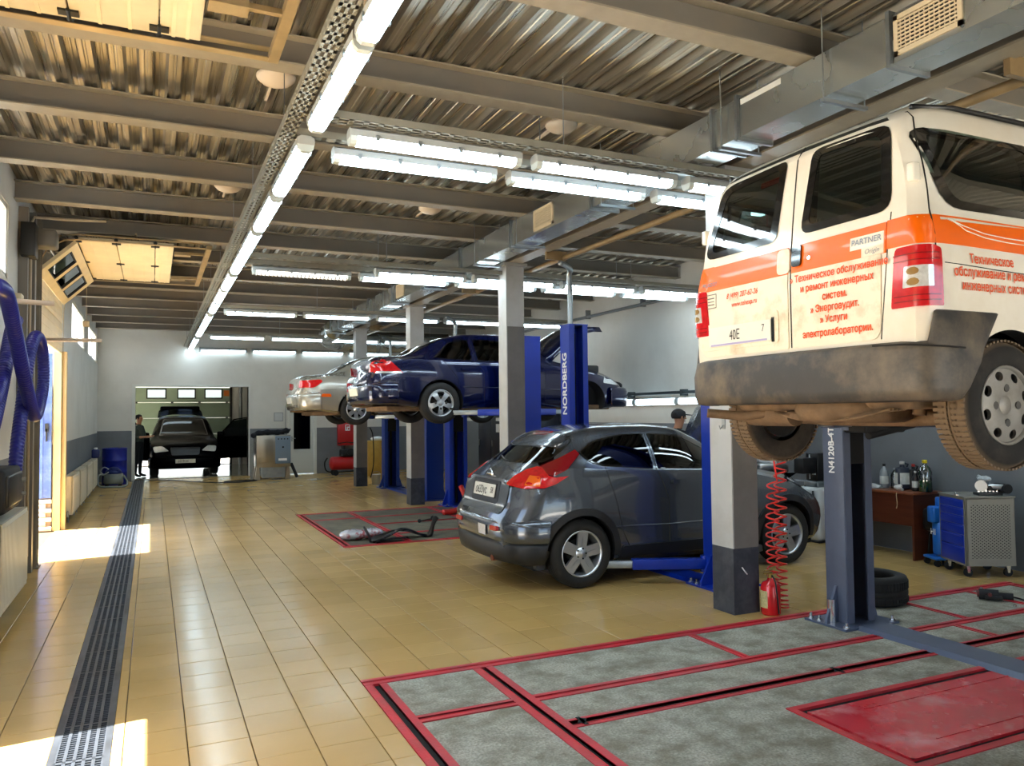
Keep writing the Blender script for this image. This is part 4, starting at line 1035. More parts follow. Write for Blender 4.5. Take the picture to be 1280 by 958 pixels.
def car_shell(name, sp, root, paint, windows, cabin=None, intr=None):
    """windows: list of (view, outline) cut through the shell into the cabin"""
    b = car_loft(sp); skin = Skin(b.bm); body = b.obj(name, [paint, dark_m, intr or intr_m], root)
    cs = []
    for x in sp['wheels']:
        for s_ in (-1, 1):
            c = B(); y0 = s_*(sp['wmax']-.3); y1 = s_*(sp['wmax']+.3); c.mi = 1; n = 36; ra = sp['arch']; poly = [(x+ra*math.cos(PI*k/n), sp['wz']+ra*math.sin(PI*k/n)) for k in range(n+1)]+[(x-ra, -.3), (x+ra, -.3)]
            c.prism(poly, 'y', min(y0, y1), max(y0, y1)); cs.append(c.obj('cut', [paint, dark_m, dark_m]))
    if cabin:
        F = {k: pchip(sp[k]) for k in ('top', 'belt', 'bot', 'w', 'wt')}; x0, x1, zf = cabin; N = 16; rings = []
        for i in range(N+1):
            x = x0+(x1-x0)*i/N; zt = F['top'](x)-.05; zl = F['belt'](x); W_ = F['w'](x)-.09; wt = F['wt'](x)-.05; zl = min(zl, zt-.02)
            r = [(0, zf), (W_, zf), (W_, zl-.02), (W_*.96, zl+.02), (wt, max(zt-.1, zl+.03)), (wt*.85, max(zt-.02, zl+.04)), (0, max(zt, zl+.05))]
            rings.append([(x, -y, z) for y, z in r]+[(x, y, z) for y, z in r[-2:0:-1]])
        c = B(); c.mi = 2; k = len(rings[0]); vs = [Vector(p) for r in rings for p in r]
        c._add(vs, [(i*k+j, i*k+(j+1) % k, (i+1)*k+(j+1) % k, (i+1)*k+j) for i in range(N) for j in range(k)])
        b2 = c.bm; b2.verts.ensure_lookup_table()
        f1 = b2.faces.new([b2.verts[j] for j in range(k)]); f2 = b2.faces.new([b2.verts[N*k+j] for j in range(k)]); f1.material_index = f2.material_index = 2
        cs.append(c.obj('cut', [paint, dark_m, intr or intr_m]))
    for view, ol, sh in windows:
        c = B(); c.mi = 1; n = len(ol); cx = sum(p[0] for p in ol)/n; cy = sum(p[1] for p in ol)/n
        ol2 = [(p[0]-sh*(p[0]-cx)/max(.01, math.dist(p, (cx, cy))), p[1]-sh*(p[1]-cy)/max(.01, math.dist(p, (cx, cy)))) for p in ol]
        if view in 'RL': c.prism(ol2, 'y', -2, 2)
        elif view == 'B': c.prism(ol2, 'x', -1, cabin[0]+.25)
        elif view == 'T': c.prism(ol2, 'z', sp.get('tz', .9), 3)
        cs.append(c.obj('cut', [paint, dark_m, dark_m]))
    for c in cs: c.parent = root
    bpy.context.view_layer.update(); boolean(body, cs)
    for p in body.data.polygons: p.use_smooth = True
    try: body.data.set_sharp_from_angle(angle=.6)
    except Exception: pass
    return body, skin
def seat(parent, x, y, z, m, w=.5, facing=1):
    s_ = bpy.data.objects.new('seat', None); COL.objects.link(s_); s_.parent = parent; s_.location = (x, y, z)
    b = B(); b.bbox(-.25, .25, -w/2, w/2, 0, .14, .05); b.obj('cushion', m, s_)
    b = B(); b.bbox(-.07, .07, -w/2+.02, w/2-.02, .08, .62, .05, rot=Matrix.Rotation(-.22, 3, 'Y'), ctr=(0, 0, .1))
    for v in b.bm.verts: v.co.x -= .22
    b.obj('backrest', m, s_)
    b = B(); b.bbox(-.42, -.33, -.13, .13, .66, .84, .04); b.obj('headrest', m, s_); return s_
def arc_trim(x, z, r0, r1, a0, a1, n=20):
    return [(x+r1*math.cos(a0+(a1-a0)*k/n), z+r1*math.sin(a0+(a1-a0)*k/n)) for k in range(n+1)]+[(x+r0*math.cos(a1-(a1-a0)*k/n), z+r0*math.sin(a1-(a1-a0)*k/n)) for k in range(n+1)]
def mirror(ol): return [(-u, v) for u, v in ol]
def wrap(name, path, prof, m, parent, zoff=None, shear=None, thick=.03, n=6, label=None):
    """bumper: a plan path (x,y) swept with profile (outward offset, z); zoff(t,k) lifts points, shear(x,z) moves the ends"""
    P = catmull([(x, y, 0) for x, y in path], n); N = len(P); K = len(prof); vs = []
    for i, p in enumerate(P):
        d = (P[min(i+1, N-1)]-P[max(i-1, 0)]).normalized(); nn = Vector((-d.y, d.x, 0))
        for k, (o, z) in enumerate(prof):
            z2 = z + (zoff(i/(N-1), k/(K-1)) if zoff else 0); q = p+nn*o; x = q.x+(shear(q.x, z2) if shear else 0); vs.append(Vector((x, q.y, z2)))
    b = B(); b._add(vs, [(i*K+k, (i+1)*K+k, (i+1)*K+k+1, i*K+k+1) for i in range(N-1) for k in range(K-1)], True)
    bmesh.ops.recalc_face_normals(b.bm, faces=b.bm.faces)
    bmesh.ops.solidify(b.bm, geom=b.bm.faces[:], thickness=thick)
    return b.obj(name, m, parent, label=label)
# ================================================================ TWO POST LIFTS
def paintm(n, c): return mat(n, c, .35, .1, noise=.06, scale=4, dirt='#20242c', dscale=2, damt=.3)
blue_lift = paintm('blue lift paint', '#0d33a6'); blue2_lift = paintm('blue lift paint shade', '#12368f'); grey_lift = paintm('slate lift paint', '#5b657c')
zinc_m = mat('bright zinc bolt', '#cfd2d4', .25, .9)
whtx = mat('white lettering', '#eef0f2', .5)
def lift_post(parent, x, y, face, m, H=2.85, txt=None, txt2=None, text_on=True, carr=1.6, w=.17, d=.13):
    """C-section post opening toward +y*face (toward the car)"""
    p = bpy.data.objects.new('post', None); COL.objects.link(p); p.parent = parent; p.location = (x, y, 0)
    b = B(); t = .012   # w: half width along x, d: half depth along y
    b.box(-w, w, -face*d-.006, -face*d+.006, .02, H)
    for s_ in (-1, 1):
        b.box(s_*w-.006, s_*w+.006, min(-face*d, face*d), max(-face*d, face*d), .02, H)
        x0, x1 = sorted((s_*w, s_*(w-.07))); b.box(x0, x1, face*d-.006, face*d+.006, .02, H)
    b.obj('column', m, p)
    b = B()
    for s_ in (-1, 1): b.box(s_*.045-.018, s_*.045+.018, -face*(d-.02)-.01, -face*(d-.02)+.01, .05, H-.05)
    b.cyl((0, 0, .05), (0, 0, H-.1), .022, 10); b.obj('inner_rail', dark_m, p)
    b = B(); b.box(-w+.012, w-.012, -.1, .1, carr-.35, carr+.35); b.obj('carriage', dark_m, p)
    b = B(); b.box(-.29, .29, -.21, .21, 0, .018); b.obj('base_plate', m, p)
    for s_ in (-1, 1):
        b = B(); b.prism([(-.28, .018), (-w, .018), (-w, .3), (-w-.015, .3), (-.27, .06)] if s_ < 0 else [(.28, .018), (w, .018), (w, .3), (w+.015, .3), (.27, .06)], 'y', -.012, .012); b.obj('gusset', m, p)
    for bx in (-.25, .25):
        for by in (-.18, 0.09, .18):
            b = B(); b.cyl((bx, by, .018), (bx, by, .03), .024, 6); b.cyl((bx, by, .03), (bx, by, .06), .011, 8); b.obj('anchor_bolt', zinc_m, p)
    b = B(); b.box(-w-.01, w+.01, -d-.01, d+.01, H, H+.015); b.obj('top_cap', m, p)
    return p
def lift_arm(parent, p0, p1, z, m, name='arm', pad=True):
    p0, p1 = Vector((*p0, z)), Vector((*p1, z)); d = (p1-p0); L = d.length; a = math.atan2(d.y, d.x)
    o = bpy.data.objects.new(name, None); COL.objects.link(o); o.parent = parent; o.location = p0; o.rotation_euler = (0, 0, a)
    b = B(); b.bbox(-.06, L*.6, -.05, .05, -.05, .05, .006); b.cyl((0, 0, -.08), (0, 0, .08), .05, 14); b.obj('outer_tube', m, o)
    b = B(); b.bbox(L*.55, L, -.035, .035, -.035, .035, .005); b.obj('inner_tube', galv_m, o)
    if pad: b = B(); b.cyl((L, 0, -.04), (L, 0, .05), .03, 12); b.cyl((L, 0, .05), (L, 0, .075), .06, 16); b.obj('lift_pad', rub_m, o)
    return o
def two_post(name, label, x, y0, y1, m, arms_z, H, bar='floor', label2=None, armx=1.0, hose=True, xo=0, xf=0, w=.17, d=.13):
    t = thing(name, label, 'car lift', (x, (y0+y1)/2, 0), 0, 'two-post car lifts'); dy = (y1-y0)/2
    a = lift_post(t, xo, -dy, 1, m, H, carr=max(.4, arms_z), w=w, d=d); c = lift_post(t, xf, dy, -1, m, H, carr=max(.4, arms_z), w=w, d=d)
    for yy, sg in ((-dy, 1), (dy, -1)):
        for sx in (-1, 1): lift_arm(t, (sx*.12+(xo if sg > 0 else xf), yy+sg*.12), (sx*armx, yy+sg*.62), arms_z, m)
    if bar:
        b = B(); b.prism([(-.17, 0), (-.13, .03), (.13, .03), (.17, 0)], 'y', -dy+.2, dy-.2); b.obj('floor_cover', m, t)
    return t
lift1 = two_post('two_post_lift', 'slate grey two-post lift in the foreground holding up the white and orange van', 5.12, 1.9, 4.65, grey_lift, 1.62, 2.95, w=.148, d=.1)
# lettering on the far post faces the camera (side turned to -y is open; the left flank faces -x): print on the front flange
dy1 = (4.65-1.9)/2
text('lettering', 'N4120B-4T', .078, whtx, lift1, frame((-.157, dy1+.01, 1.38), (0, 0, 1), (0, 1, 0)), bold=.003)
text('lettering', 'N', .13, whtx, lift1, frame((-.157, dy1+.01, 1.665), (0, -1, 0), (0, 0, 1)), bold=.005)
b = B(); b.cyl((-.21, dy1-.0, .02), (-.21, dy1-.0, .2), .03, 16); b.obj('chrome_sleeve', chrome_m, lift1)
b = B(); b.bbox(.17, 1.9, dy1-.25, dy1-.15, 1.55, 1.66, .01); b.obj('cross_arm', grey_lift, lift1)
b = B(); b.bbox(-.15, .3, dy1-.32, dy1-.1, 1.52, 1.66, .02); b.cyl((-.1, dy1-.3, 1.5), (.4, dy1-.3, 1.58), .03, 10); b.obj('arm_lock', rub_m, lift1)
lift2 = two_post('two_post_lift', 'blue two-post lift around the dark grey crossover, its tall far post lettered in white', 5.03, 6.18, 8.98, blue_lift, .2, 2.84, armx=1.15, xo=.07, w=.132, d=.12)
dy2 = 1.4
text('lettering', 'NORDBERG', .152, whtx, lift2, frame((-.141, dy2+.0, 2.08), (0, 0, 1), (0, 1, 0)), bold=.006)
b = B(); b.tube(catmull([(-.05, dy2, 2.8), (-.05, dy2, 3.3), (-.06, dy2, 3.5), (-.1, dy2-.1, 3.58), (-.35, dy2-.3, 3.6)], 6), .035, 10); b.obj('hose_riser', galv_m, lift2)
lift3 = two_post('two_post_lift', 'blue two-post lift carrying the dark blue sedan behind the middle pillar', 5.17, 10.62, 13.78, blue_lift, 1.72, 2.84, armx=1.0, xf=0, xo=-.05)
b = B(); b.tube(catmull([(0, 1.58, 2.8), (0, 1.58, 3.2), (-.02, 1.56, 3.42), (-.25, 1.4, 3.5)], 6), .035, 10); b.obj('hose_riser', galv_m, lift3)
lift4 = two_post('two_post_lift', 'blue two-post lift holding the silver sedan at the back of the hall', 5.08, 14.85, 17.9, blue2_lift, 1.66, 2.84, armx=1.0)
b = B(); b.tube(catmull([(0, 1.5, 2.8), (0, 1.5, 3.2), (-.02, 1.48, 3.42), (-.25, 1.3, 3.5)], 6), .03, 10); b.obj('hose_riser', galv_m, lift4)
# ================================================================ THE WHITE AND ORANGE VAN ON THE NEAR LIFT
vanp_m = mat('van white paint', '#efe9dc', .22, 0, coat=.6, noise=.02, scale=3, dirt='#c9b087', dscale=1.3, damt=.35)
vand_m = mat('dusty white paint', '#f0e6d2', .4, 0, noise=.03, scale=6, dirt='#b49a70', dscale=4.2, damt=.75, dlo=.5, dhi=.72, coat=.2)
vano_m = mat('orange stripe', '#f76a00', .3, 0, coat=.4, noise=.04)
otx_m = mat('orange lettering', '#e4571c', .45)
bump_m = mat('weathered grey bumper', '#3c3b3c', .55, 0, noise=.15, scale=6, dirt='#8c7a62', dscale=3, damt=.6, bump=.1)
under_m = mat('dusty underbody', '#7a634c', .85, 0, noise=.25, scale=8, dirt='#4a3826', dscale=5, damt=.7, bump=.3)
vglass = glass('van glass', '#9fb0aa', 1, .05)
ZV = 1.40
van = thing('van', 'white and orange service van raised on the near grey lift, seen from behind', 'van', (3.18, 3.28, ZV))
VS = dict(L=4.1, wmax=.86, wz=.31, arch=.37, wheels=[.60, 3.29], crown=.085,
  top=[(0, 1.71), (.04, 1.79), (.12, 1.83), (.3, 1.845), (1.2, 1.85), (2.1, 1.82), (2.5, 1.66), (3.0, 1.24), (3.2, 1.12), (3.8, .98), (4.0, .85), (4.1, .75)],
  belt=[(0, 1.2), (2.6, 1.2), (3.2, 1.02), (4.1, .6)], bot=[(0, .36), (.5, .33), (3.6, .3), (4.1, .34)],
  w=[(0, .79), (.03, .825), (.1, .85), (.3, .862), (3.2, .86), (3.8, .80), (4.0, .7), (4.1, .55)],
  wt=[(0, .66), (.1, .70), (.3, .72), (2.2, .70), (2.7, .72), (3.2, .74), (4.1, .5)],
  rear=[(.3, .07), (.45, .03), (.6, .02), (1.0, .02), (1.25, .04), (1.5, .07), (1.7, .10), (1.85, .15)], front=[(.3, 4.05), (.6, 4.12), (.9, 4.05), (1.9, 4.0)])
gR = rounded([(-.08, 1.26), (-.665, 1.26), (-.63, 1.71), (-.13, 1.73)], [.07, .09, .09, .06])      # right rear window (y, z)
gL = rounded([(.10, 1.26), (.735, 1.26), (.60, 1.71), (.055, 1.73)], [.06, .09, .09, .06])
gS = rounded([(.20, 1.25), (1.0, 1.25), (1.0, 1.66), (.10, 1.66)], [.13, .1, .1, .09])
gS2 = rounded([(1.12, 1.25), (1.95, 1.25), (1.95, 1.66), (1.12, 1.66)], .06)
gS3 = rounded([(2.04, 1.25), (2.95, 1.22), (2.45, 1.64), (2.04, 1.66)], .05)
gW = rounded([(2.45, -.62), (3.02, -.68), (3.02, .68), (2.45, .62)], .05)
vbody, vs = car_shell('body', VS, van, vanp_m, [('B', gR, .025), ('B', gL, .025), ('R', gS, .025), ('R', gS2, .02), ('R', gS3, .02), ('T', gW, .02)], cabin=(.13, 3.0, .62), intr=mat('grey van interior', '#5d625f', .8))
glb = mat('window ceramic border', '#0d0d0e', .12, coat=1)
def pane(skin, root, ol, view, inner, gm, name='window', off=.003):
    """black bordered pane: frame ring and the glass inside it"""
    n = len(ol); cx = sum(p[0] for p in ol)/n; cy = sum(p[1] for p in ol)/n
    ins = [(p[0]-inner*(p[0]-cx)/max(.01, math.dist(p, (cx, cy)))*1.2, p[1]-inner*(p[1]-cy)/max(.01, math.dist(p, (cx, cy)))*1.2) for p in ol]
    g = skin.decal(name, ol, view, gm, root, off=off, depth=0)
    if inner:
        # ring as strips between the two outlines
        b = B(); vs_ = []
        for k in range(n):
            for q in (ol[k], ins[k]):
                p, d = skin.hit(q[0], q[1], view); vs_.append(p-d*(off+.003))
        b._add(vs_, [(2*k, 2*((k+1) % n), 2*((k+1) % n)+1, 2*k+1) for k in range(n)], True); b.obj('window_border', glb, g)
    return g
pane(vs, van, gR, 'B', .05, vglass); pane(vs, van, gL, 'B', .05, vglass); pane(vs, van, gS, 'R', .055, vglass); pane(vs, van, gS2, 'R', .05, vglass); pane(vs, van, gS3, 'R', .04, vglass)
pane(vs, van, mirror(gS) and gS, 'L', .055, vglass); pane(vs, van, gS2, 'L', .05, vglass); pane(vs, van, gS3, 'L', .04, vglass); pane(vs, van, gW, 'T', .03, vglass, 'windscreen')
# rear doors: lower skins, orange band, seams
def band(o, y0, y1, z0, z1, view, m, name, off, **k): return vs.decal(name, [(y0, z0), (y1, z0), (y1, z1), (y0, z1)], view, m, o, off=off, **k)
rd = vs.decal('rear_door', rounded([(-.035, .64), (-.60, .64), (-.615, 1.06), (-.035, 1.06)], [.01, .06, .02, .01]), 'B', vand_m, van, off=.006, label='wide right rear door skin, dusty')
ld = vs.decal('rear_door', rounded([(.0, .64), (.73, .64), (.79, .8), (.79, 1.06), (.0, 1.06)], [.01, .06, .02, .02, .01]), 'B', vand_m, van, off=.006, label='narrow left rear door skin with the number plate')
band(rd, -.64, -.03, 1.055, 1.205, 'B', vano_m, 'orange_band', .008); band(ld, .0, .80, 1.055, 1.205, 'B', vano_m, 'orange_band', .008)
vs.decal('orange_band', [(.14, 1.07), (3.6, 1.0), (3.6, 1.12), (3.0, 1.19), (.14, 1.215)], 'R', vano_m, van, off=.003, depth=.006)
seam_m = mat('panel gap', '#1a1713', .8)
vs.seam([(-.017, .645), (-.017, 1.78)], 'B', seam_m, van, .0045); vs.seam([(-.60, .64), (-.64, 1.0), (-.66, 1.25)], 'B', seam_m, van, .003)
vs.seam([(.085, .80), (.12, 1.2), (.14, 1.60), (.19, 1.80)], 'R', seam_m, van, .004); vs.seam([(1.06, .4), (1.06, 1.72)], 'R', seam_m, van, .004); vs.seam([(2.0, .4), (2.0, 1.7)], 'R', seam_m, van, .004)
vs.seam([(.15, .98), (.5, .965), (1.0, .95), (2.9, .93)], 'R', seam_m, van, .0025, step=.1)
# lamps
def van_lamp(sd):
    V = ('C', .35, -sd*.5, sd)
    l = vs.decal('tail_lamp', rounded([(.46, .775), (1.0, .775), (1.0, 1.045), (.9, 1.062), (.52, 1.06)], [.02, .01, .02, .03, .04]), V, redl_m, van, off=.016, depth=.04, cell=.04)
    vs.decal('lens_clear', rounded([(.60, .865), (.90, .865), (.90, .965), (.62, .965)], .008), V, clearl_m, l, off=.019, depth=.006, cell=.05)
    for z in (.89, .94): vs.decal('reflector', [(.70+.06*math.cos(t*PI/5), z+.018*math.sin(t*PI/5)) for t in range(10)], V, mat('amber bulb', '#9a7a4a', .2, .4), l, off=.022, depth=.003)
    for z in (.80, .825, .99, 1.02): vs.decal('rib', [(.50, z), (.97, z), (.97, z+.005), (.50, z+.005)], V, redl2_m, l, off=.018, depth=.002, cell=.05)
    vs.decal('orange_band', [(.40, 1.07), (1.04, 1.07), (1.06, 1.214), (.42, 1.21)], V, vano_m, van, off=.004, depth=.005, cell=.04)
van_lamp(1); van_lamp(-1)
# bumper
vpath = [(.40, -.877), (.22, -.877), (.10, -.866), (.03, -.83), (.0, -.76), (-.02, -.6), (-.035, -.3), (-.04, 0), (-.035, .3), (-.02, .6), (.0, .76), (.03, .83), (.10, .866), (.22, .877), (.40, .877)]
def vz(t, k):
    u = abs(t-.5)*2; return (.145*min(1, max(0, (u-.60)/.07)) if k > .8 else 0)
bp = wrap('bumper', vpath, [(-.06, .335), (-.005, .345), (.012, .40), (.014, .52), (.0, .58), (-.004, .605), (-.03, .62)], bump_m, van, zoff=vz, shear=lambda x, z: (max(0, x-.1)*(-.68+1.0*(z-.33)/.44) if x > .1 else 0), thick=.02)
b = B(); b.tube([(-.042, -.6, .606), (-.022, -.76, .6), (.02, -.855, .59), (.1, -.89, .585), (.2, -.90, .58)], .005, 6); b.obj('groove', seam_m, bp)
# trims, handle, hinges, badge
hd = vs.decal('handle_plate', rounded([(-.02, 1.06), (.075, 1.06), (.075, 1.2), (-.02, 1.2)], .03), 'B', vand_m, ld, off=.014)
vs.decal('door_handle', rounded([(-.105, 1.085), (-.04, 1.085), (-.04, 1.205), (-.105, 1.205)], .022), 'B', glb, rd, off=.02)
vs.decal('lock', [(-.16+.012*math.cos(t*PI/5), 1.12+.012*math.sin(t*PI/5)) for t in range(10)], 'B', chrome_m, rd, off=.014)
for z in (.93, 1.42):
    for sd in (-1, 1):
        b = B(); p, d = vs.hit(.10, z, 'R' if sd < 0 else 'L')
        b.bbox(p.x-.05, p.x+.0, p.y-.02, p.y+.02, z-.045, z+.045, .008); b.bbox(p.x, p.x+.03, p.y-.012, p.y+.012, z-.045, z-.015, .005)
        if z > 1: b.obj('hinge', vanp_m, van)
        else: b.bm.free()
bdg = vs.decal('badge_patch', [(-.43, 1.10), (-.63, 1.10), (-.63, 1.165), (-.43, 1.165)], 'B', vand_m, rd, off=.0095, depth=.003); vs.decal('badge_patch', [(-.50, 1.055), (-.63, 1.055), (-.63, 1.10), (-.50, 1.10)], 'B', vand_m, rd, off=.0095, depth=.003)
vs.text('PARTNER', -.53, 1.135, .042, 'B', mat('badge grey', '#8d8f93', .3, .6), rd, off=.013, bold=.001); vs.text('Origin', -.565, 1.078, .034, 'B', mat('badge grey', '#8d8f93', .3, .6), rd, off=.013, shear=.2)
vs.text('PEUGEOT', .66, 1.095, .032, 'B', mat('badge grey', '#8d8f93', .3, .6), ld, off=.012, bold=.001)
for s_, u, v, sz, sx in (('\u00bb Техническое обслуживание', -.34, 1.015, .052, .84), ('и ремонт инженерных', -.335, .955, .052, .84), ('систем.', -.33, .895, .052, .84), ('\u00bb Энергоаудит.', -.325, .835, .052, .84), ('\u00bb Услуги', -.32, .775, .052, .84), ('электролаборатории.', -.335, .705, .052, .84)):
    vs.text(s_, u, v, sz, 'B', otx_m, rd, off=.0105, bold=.002, sx=sx)
vs.text('8 (499) 287-62-26', .37, 1.0, .046, 'B', otx_m, ld, off=.009, bold=.0008, sx=.8, shear=.25); vs.text('www.tehexp.ru', .35, .945, .044, 'B', otx_m, ld, off=.009, bold=.0008, sx=.8, shear=.15)
gs_m = mat('grey decal print', '#77736c', .6)
for q in ((.60, 1.03, .71, 1.035), (.60, .945, .71, .95), (.60, .945, .604, 1.035), (.706, .945, .71, 1.035), (.62, 1.005, .69, 1.012), (.62, .985, .68, .99), (.62, .965, .69, .972)): band(ld, q[0], q[2], q[1], q[3], 'B', gs_m, 'decal_print', .009, depth=.001)
for s_, u, v in (('Техническое', .50, 1.005), ('обслуживание и ремонт', .50, .94), ('инженерных систем', .50, .875)):
    vs.text(s_, u+ {'Техническое': -.03}.get(s_, .0), v, .062, 'R', otx_m, van, off=.005, bold=.002, sx=.82)
stw = mat('stripe white', '#f4efe4', .4)
for dz in (0, .022):
    vs.seam([(.22+dz, 1.195-dz*.2), (.32, 1.165-dz), (.45, 1.14-dz), (.6, 1.13-dz), (.9, 1.125-dz), (1.6, 1.13-dz)], 'R', stw, van, .0045, name='stripe_line')
# number plate in its recess
pr = vs.decal('plate_recess', rounded([(.07, .68), (.76, .68), (.74, .84), (.07, .87)], .03), 'B', vand_m, ld, off=.012, depth=.01)
pl = vs.decal('number_plate', rounded([(.12, .70), (.66, .70), (.66, .82), (.12, .82)], .01), 'B', platew_m, ld, off=.022, depth=.01)
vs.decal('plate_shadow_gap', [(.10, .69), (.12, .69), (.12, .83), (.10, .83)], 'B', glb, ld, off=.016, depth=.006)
vs.text('40Е', .42, .757, .085, 'B', blacktx_m, ld, off=.024, sx=.7); vs.text('7', .18, .775, .06, 'B', blacktx_m, ld, off=.024, sx=.8)
band(ld, .15, .64, .703, .714, 'B', mat('faded plate print', '#a9a4cf', .5), 'plate_frame', .0235, depth=.001)
# cabin contents, roof rails, brake lamp
vs.decal('brake_light', rounded([(.11, 1.62), (.29, 1.62), (.29, 1.655), (.11, 1.655)], .01), 'B', redl2_m, van, off=-.02, depth=.01)
for y in (-.4, .0, .42): seat(van, .98, y, .62, intr_m, .42)
for y in (-.38, .38): seat(van, 2.0, y, .66, intr_m, .5)
b = B(); b.bbox(.2, .9, -.7, .7, .62, .66, .02); b.bbox(.62, .66, -.5, .5, .66, 1.2, .02); b.obj('cargo_floor', intr_m, van)
for sd in (-1, 1):
    b = B(); pts = [vs.hit(x, sd*.66, 'T')[0]+Vector((0, 0, .018)) for x in (.2, .5, 1, 1.5, 2, 2.3)]; b.tube(pts, .014, 8); b.obj('roof_rail', blackpl_m, van)
make_wheel(van, (.60, -.745, .315), .315, .19, .195, 8, -1, tyred_m, mat('dusty wheel cover', '#8f8b85', .45, .35, dirt='#5f5344', dscale=8, damt=.5), style='cover', lugs=72)
make_wheel(van, (3.29, -.745, .315), .315, .19, .195, 8, -1, tyred_m, MATS['dusty wheel cover'], style='cover')
make_wheel(van, (.60, .745, .285), .315, .19, .195, 8, 1, tyred_m, MATS['dusty wheel cover'], style='cover', lugs=72)
make_wheel(van, (3.29, .745, .315), .315, .19, .195, 8, 1, tyred_m, MATS['dusty wheel cover'], style='cover')
# underbody
b = B(); b.bbox(.18, 3.9, -.62, .62, .30, .38, .03); b.obj('floor_pan', under_m, van)
b = B(); b.tube([(.60, -.66, .27), (.60, -.3, .25), (.60, .3, .25), (.60, .66, .27)], .045, 12); b.bbox(.5, .9, -.62, -.54, .22, .29, .02); b.bbox(.5, .9, .54, .62, .22, .29, .02); b.obj('rear_axle', under_m, van)
b = B()
for y in (-.45, .45): b.cyl((.46, y, .27), (.5, y, .45), .035, 12)
b.obj('spring_seat', under_m, van)
b = B(); b.lathe([(.001, .32), (.14, .32), (.25, .30), (.30, .25), (.31, .22), (.29, .17), (.25, .15), (.18, .16), (.001, .17)], (.36, -.12, .08), (0, 0, 1), 32); b.obj('spare_wheel_well', under_m, van, label='dusty spare wheel slung under the tail')
b = B(); b.tube(catmull([(.02, .72, .29), (.1, .66, .28), (.22, .6, .27), (.3, .5, .285), (.5, .42, .28)], 6), .03, 10); b.cyl((.35, .3, .28), (.35, .68, .28), .075, 16); b.tube(catmull([(.3, .3, .28), (.28, .1, .27), (.3, -.1, .26), (.25, -.35, .27)], 6), .018, 8); b.obj('exhaust', under_m, van)
b = B()
for k in range(5): b.tube(catmull([(.12+.03*k, -.55, .30), (.1+.02*k, -.3, .25+.01*k), (.12, 0, .245+.008*k), (.14+.01*k, .25, .29)], 5), .008, 6)
b.obj('cable', under_m, van)
b = B(); b.bbox(1.1, 1.9, -.5, .5, .2, .31, .05); b.obj('fuel_tank', under_m, van)
b = B()
for sd in (-1, 1): p, d = vs.hit(2.75, 1.2, 'R' if sd < 0 else 'L'); b.bbox(2.68, 2.78, p.y-.1 if sd < 0 else p.y, p.y if sd < 0 else p.y+.1, 1.14, 1.32, .03)
b.obj('door_mirror', blackpl_m, van)
# ================================================================ THE GREY CROSSOVER BETWEEN THE POSTS
juk_m = mat('gunmetal car paint', '#555b64', .25, .65, coat=1, noise=.03, scale=60)
blk_cl = mat('black cladding', '#18191d', .5, noise=.08)
jglass = glass('tinted glass', '#08090a', 1, .0); jglass2 = glass('front glass', '#39423f', 1, .02)
juke = thing('car', 'dark grey compact crossover with red boomerang tail lamps, parked on the tiles', 'car', (3.05, 7.51, 0))
JW = (.74, 3.34)
def jbul(x, z):
    g = lambda c, s_: math.exp(-((x-c)/s_)**2)
    f = max(0, 1-abs((z-.72)/.34)**2.2) if .3 < z < 1.1 else 0
    return f*(.055*g(JW[0], .48)+.055*g(JW[1], .5)) - .03*f*g(2.0, .7)
JS = dict(L=4.12, wmax=.90, wz=.335, arch=.385, wheels=JW, crown=.10, bulge=jbul,
  top=[(0, 1.05), (.1, 1.13), (.28, 1.27), (.52, 1.44), (.72, 1.525), (1.1, 1.575), (1.6, 1.58), (2.05, 1.55), (2.4, 1.42), (2.75, 1.22), (3.0, 1.10), (3.4, 1.04), (3.8, .97), (4.0, .86), (4.12, .72)],
  belt=[(0, .98), (.5, 1.16), (1.0, 1.13), (2.0, 1.09), (2.8, 1.04), (3.4, .92), (4.12, .62)], bot=[(0, .30), (.2, .24), (.6, .2), (3.6, .2), (4.12, .26)],
  w=[(0, .60), (.05, .69), (.14, .77), (.3, .825), (.6, .845), (2, .845), (3.5, .84), (3.8, .80), (4.0, .70), (4.12, .55)],
  wt=[(0, .52), (.25, .58), (.7, .575), (1.6, .585), (2.2, .58), (2.6, .62), (3.0, .68), (3.6, .66), (4.12, .4)],
  rear=[(.2, .10), (.35, .03), (.55, .0), (.68, .0), (.74, .06), (.9, .10), (1.05, .13), (1.15, .16), (1.3, .2)], front=[(.2, 4.05), (.5, 4.12), (.8, 4.05), (1.2, 3.95)])
jw_r = rounded([(.80, 1.31), (.87, 1.22), (1.03, 1.17), (1.62, 1.125), (1.62, 1.48), (1.35, 1.475), (1.02, 1.42)], [.02, .03, .03, .02, .02, .03, .04])
jw_f = rounded([(1.68, 1.12), (2.72, 1.08), (2.42, 1.30), (2.12, 1.455), (1.68, 1.48)], [.02, .02, .05, .05, .02])
jw_b = rounded([(-.64, 1.20), (.64, 1.20), (.55, 1.475), (-.55, 1.475)], [.14, .14, .08, .08], 6)
jw_w = rounded([(2.2, -.48), (2.98, -.60), (2.98, .60), (2.2, .48)], .05)
JS['tz'] = 1.0
jbody, js = car_shell('body', JS, juke, juk_m, [('R', jw_r, .02), ('R', jw_f, .02), ('B', jw_b, .04), ('T', jw_w, .03)], cabin=(.42, 3.0, .5))
pane(js, juke, jw_r, 'R', .02, jglass); pane(js, juke, jw_f, 'R', .02, jglass2); pane(js, juke, jw_b, 'B', .03, jglass, 'rear_window'); pane(js, juke, jw_r, 'L', .02, jglass); pane(js, juke, jw_f, 'L', .02, jglass2); pane(js, juke, jw_w, 'T', .03, jglass2, 'windscreen')
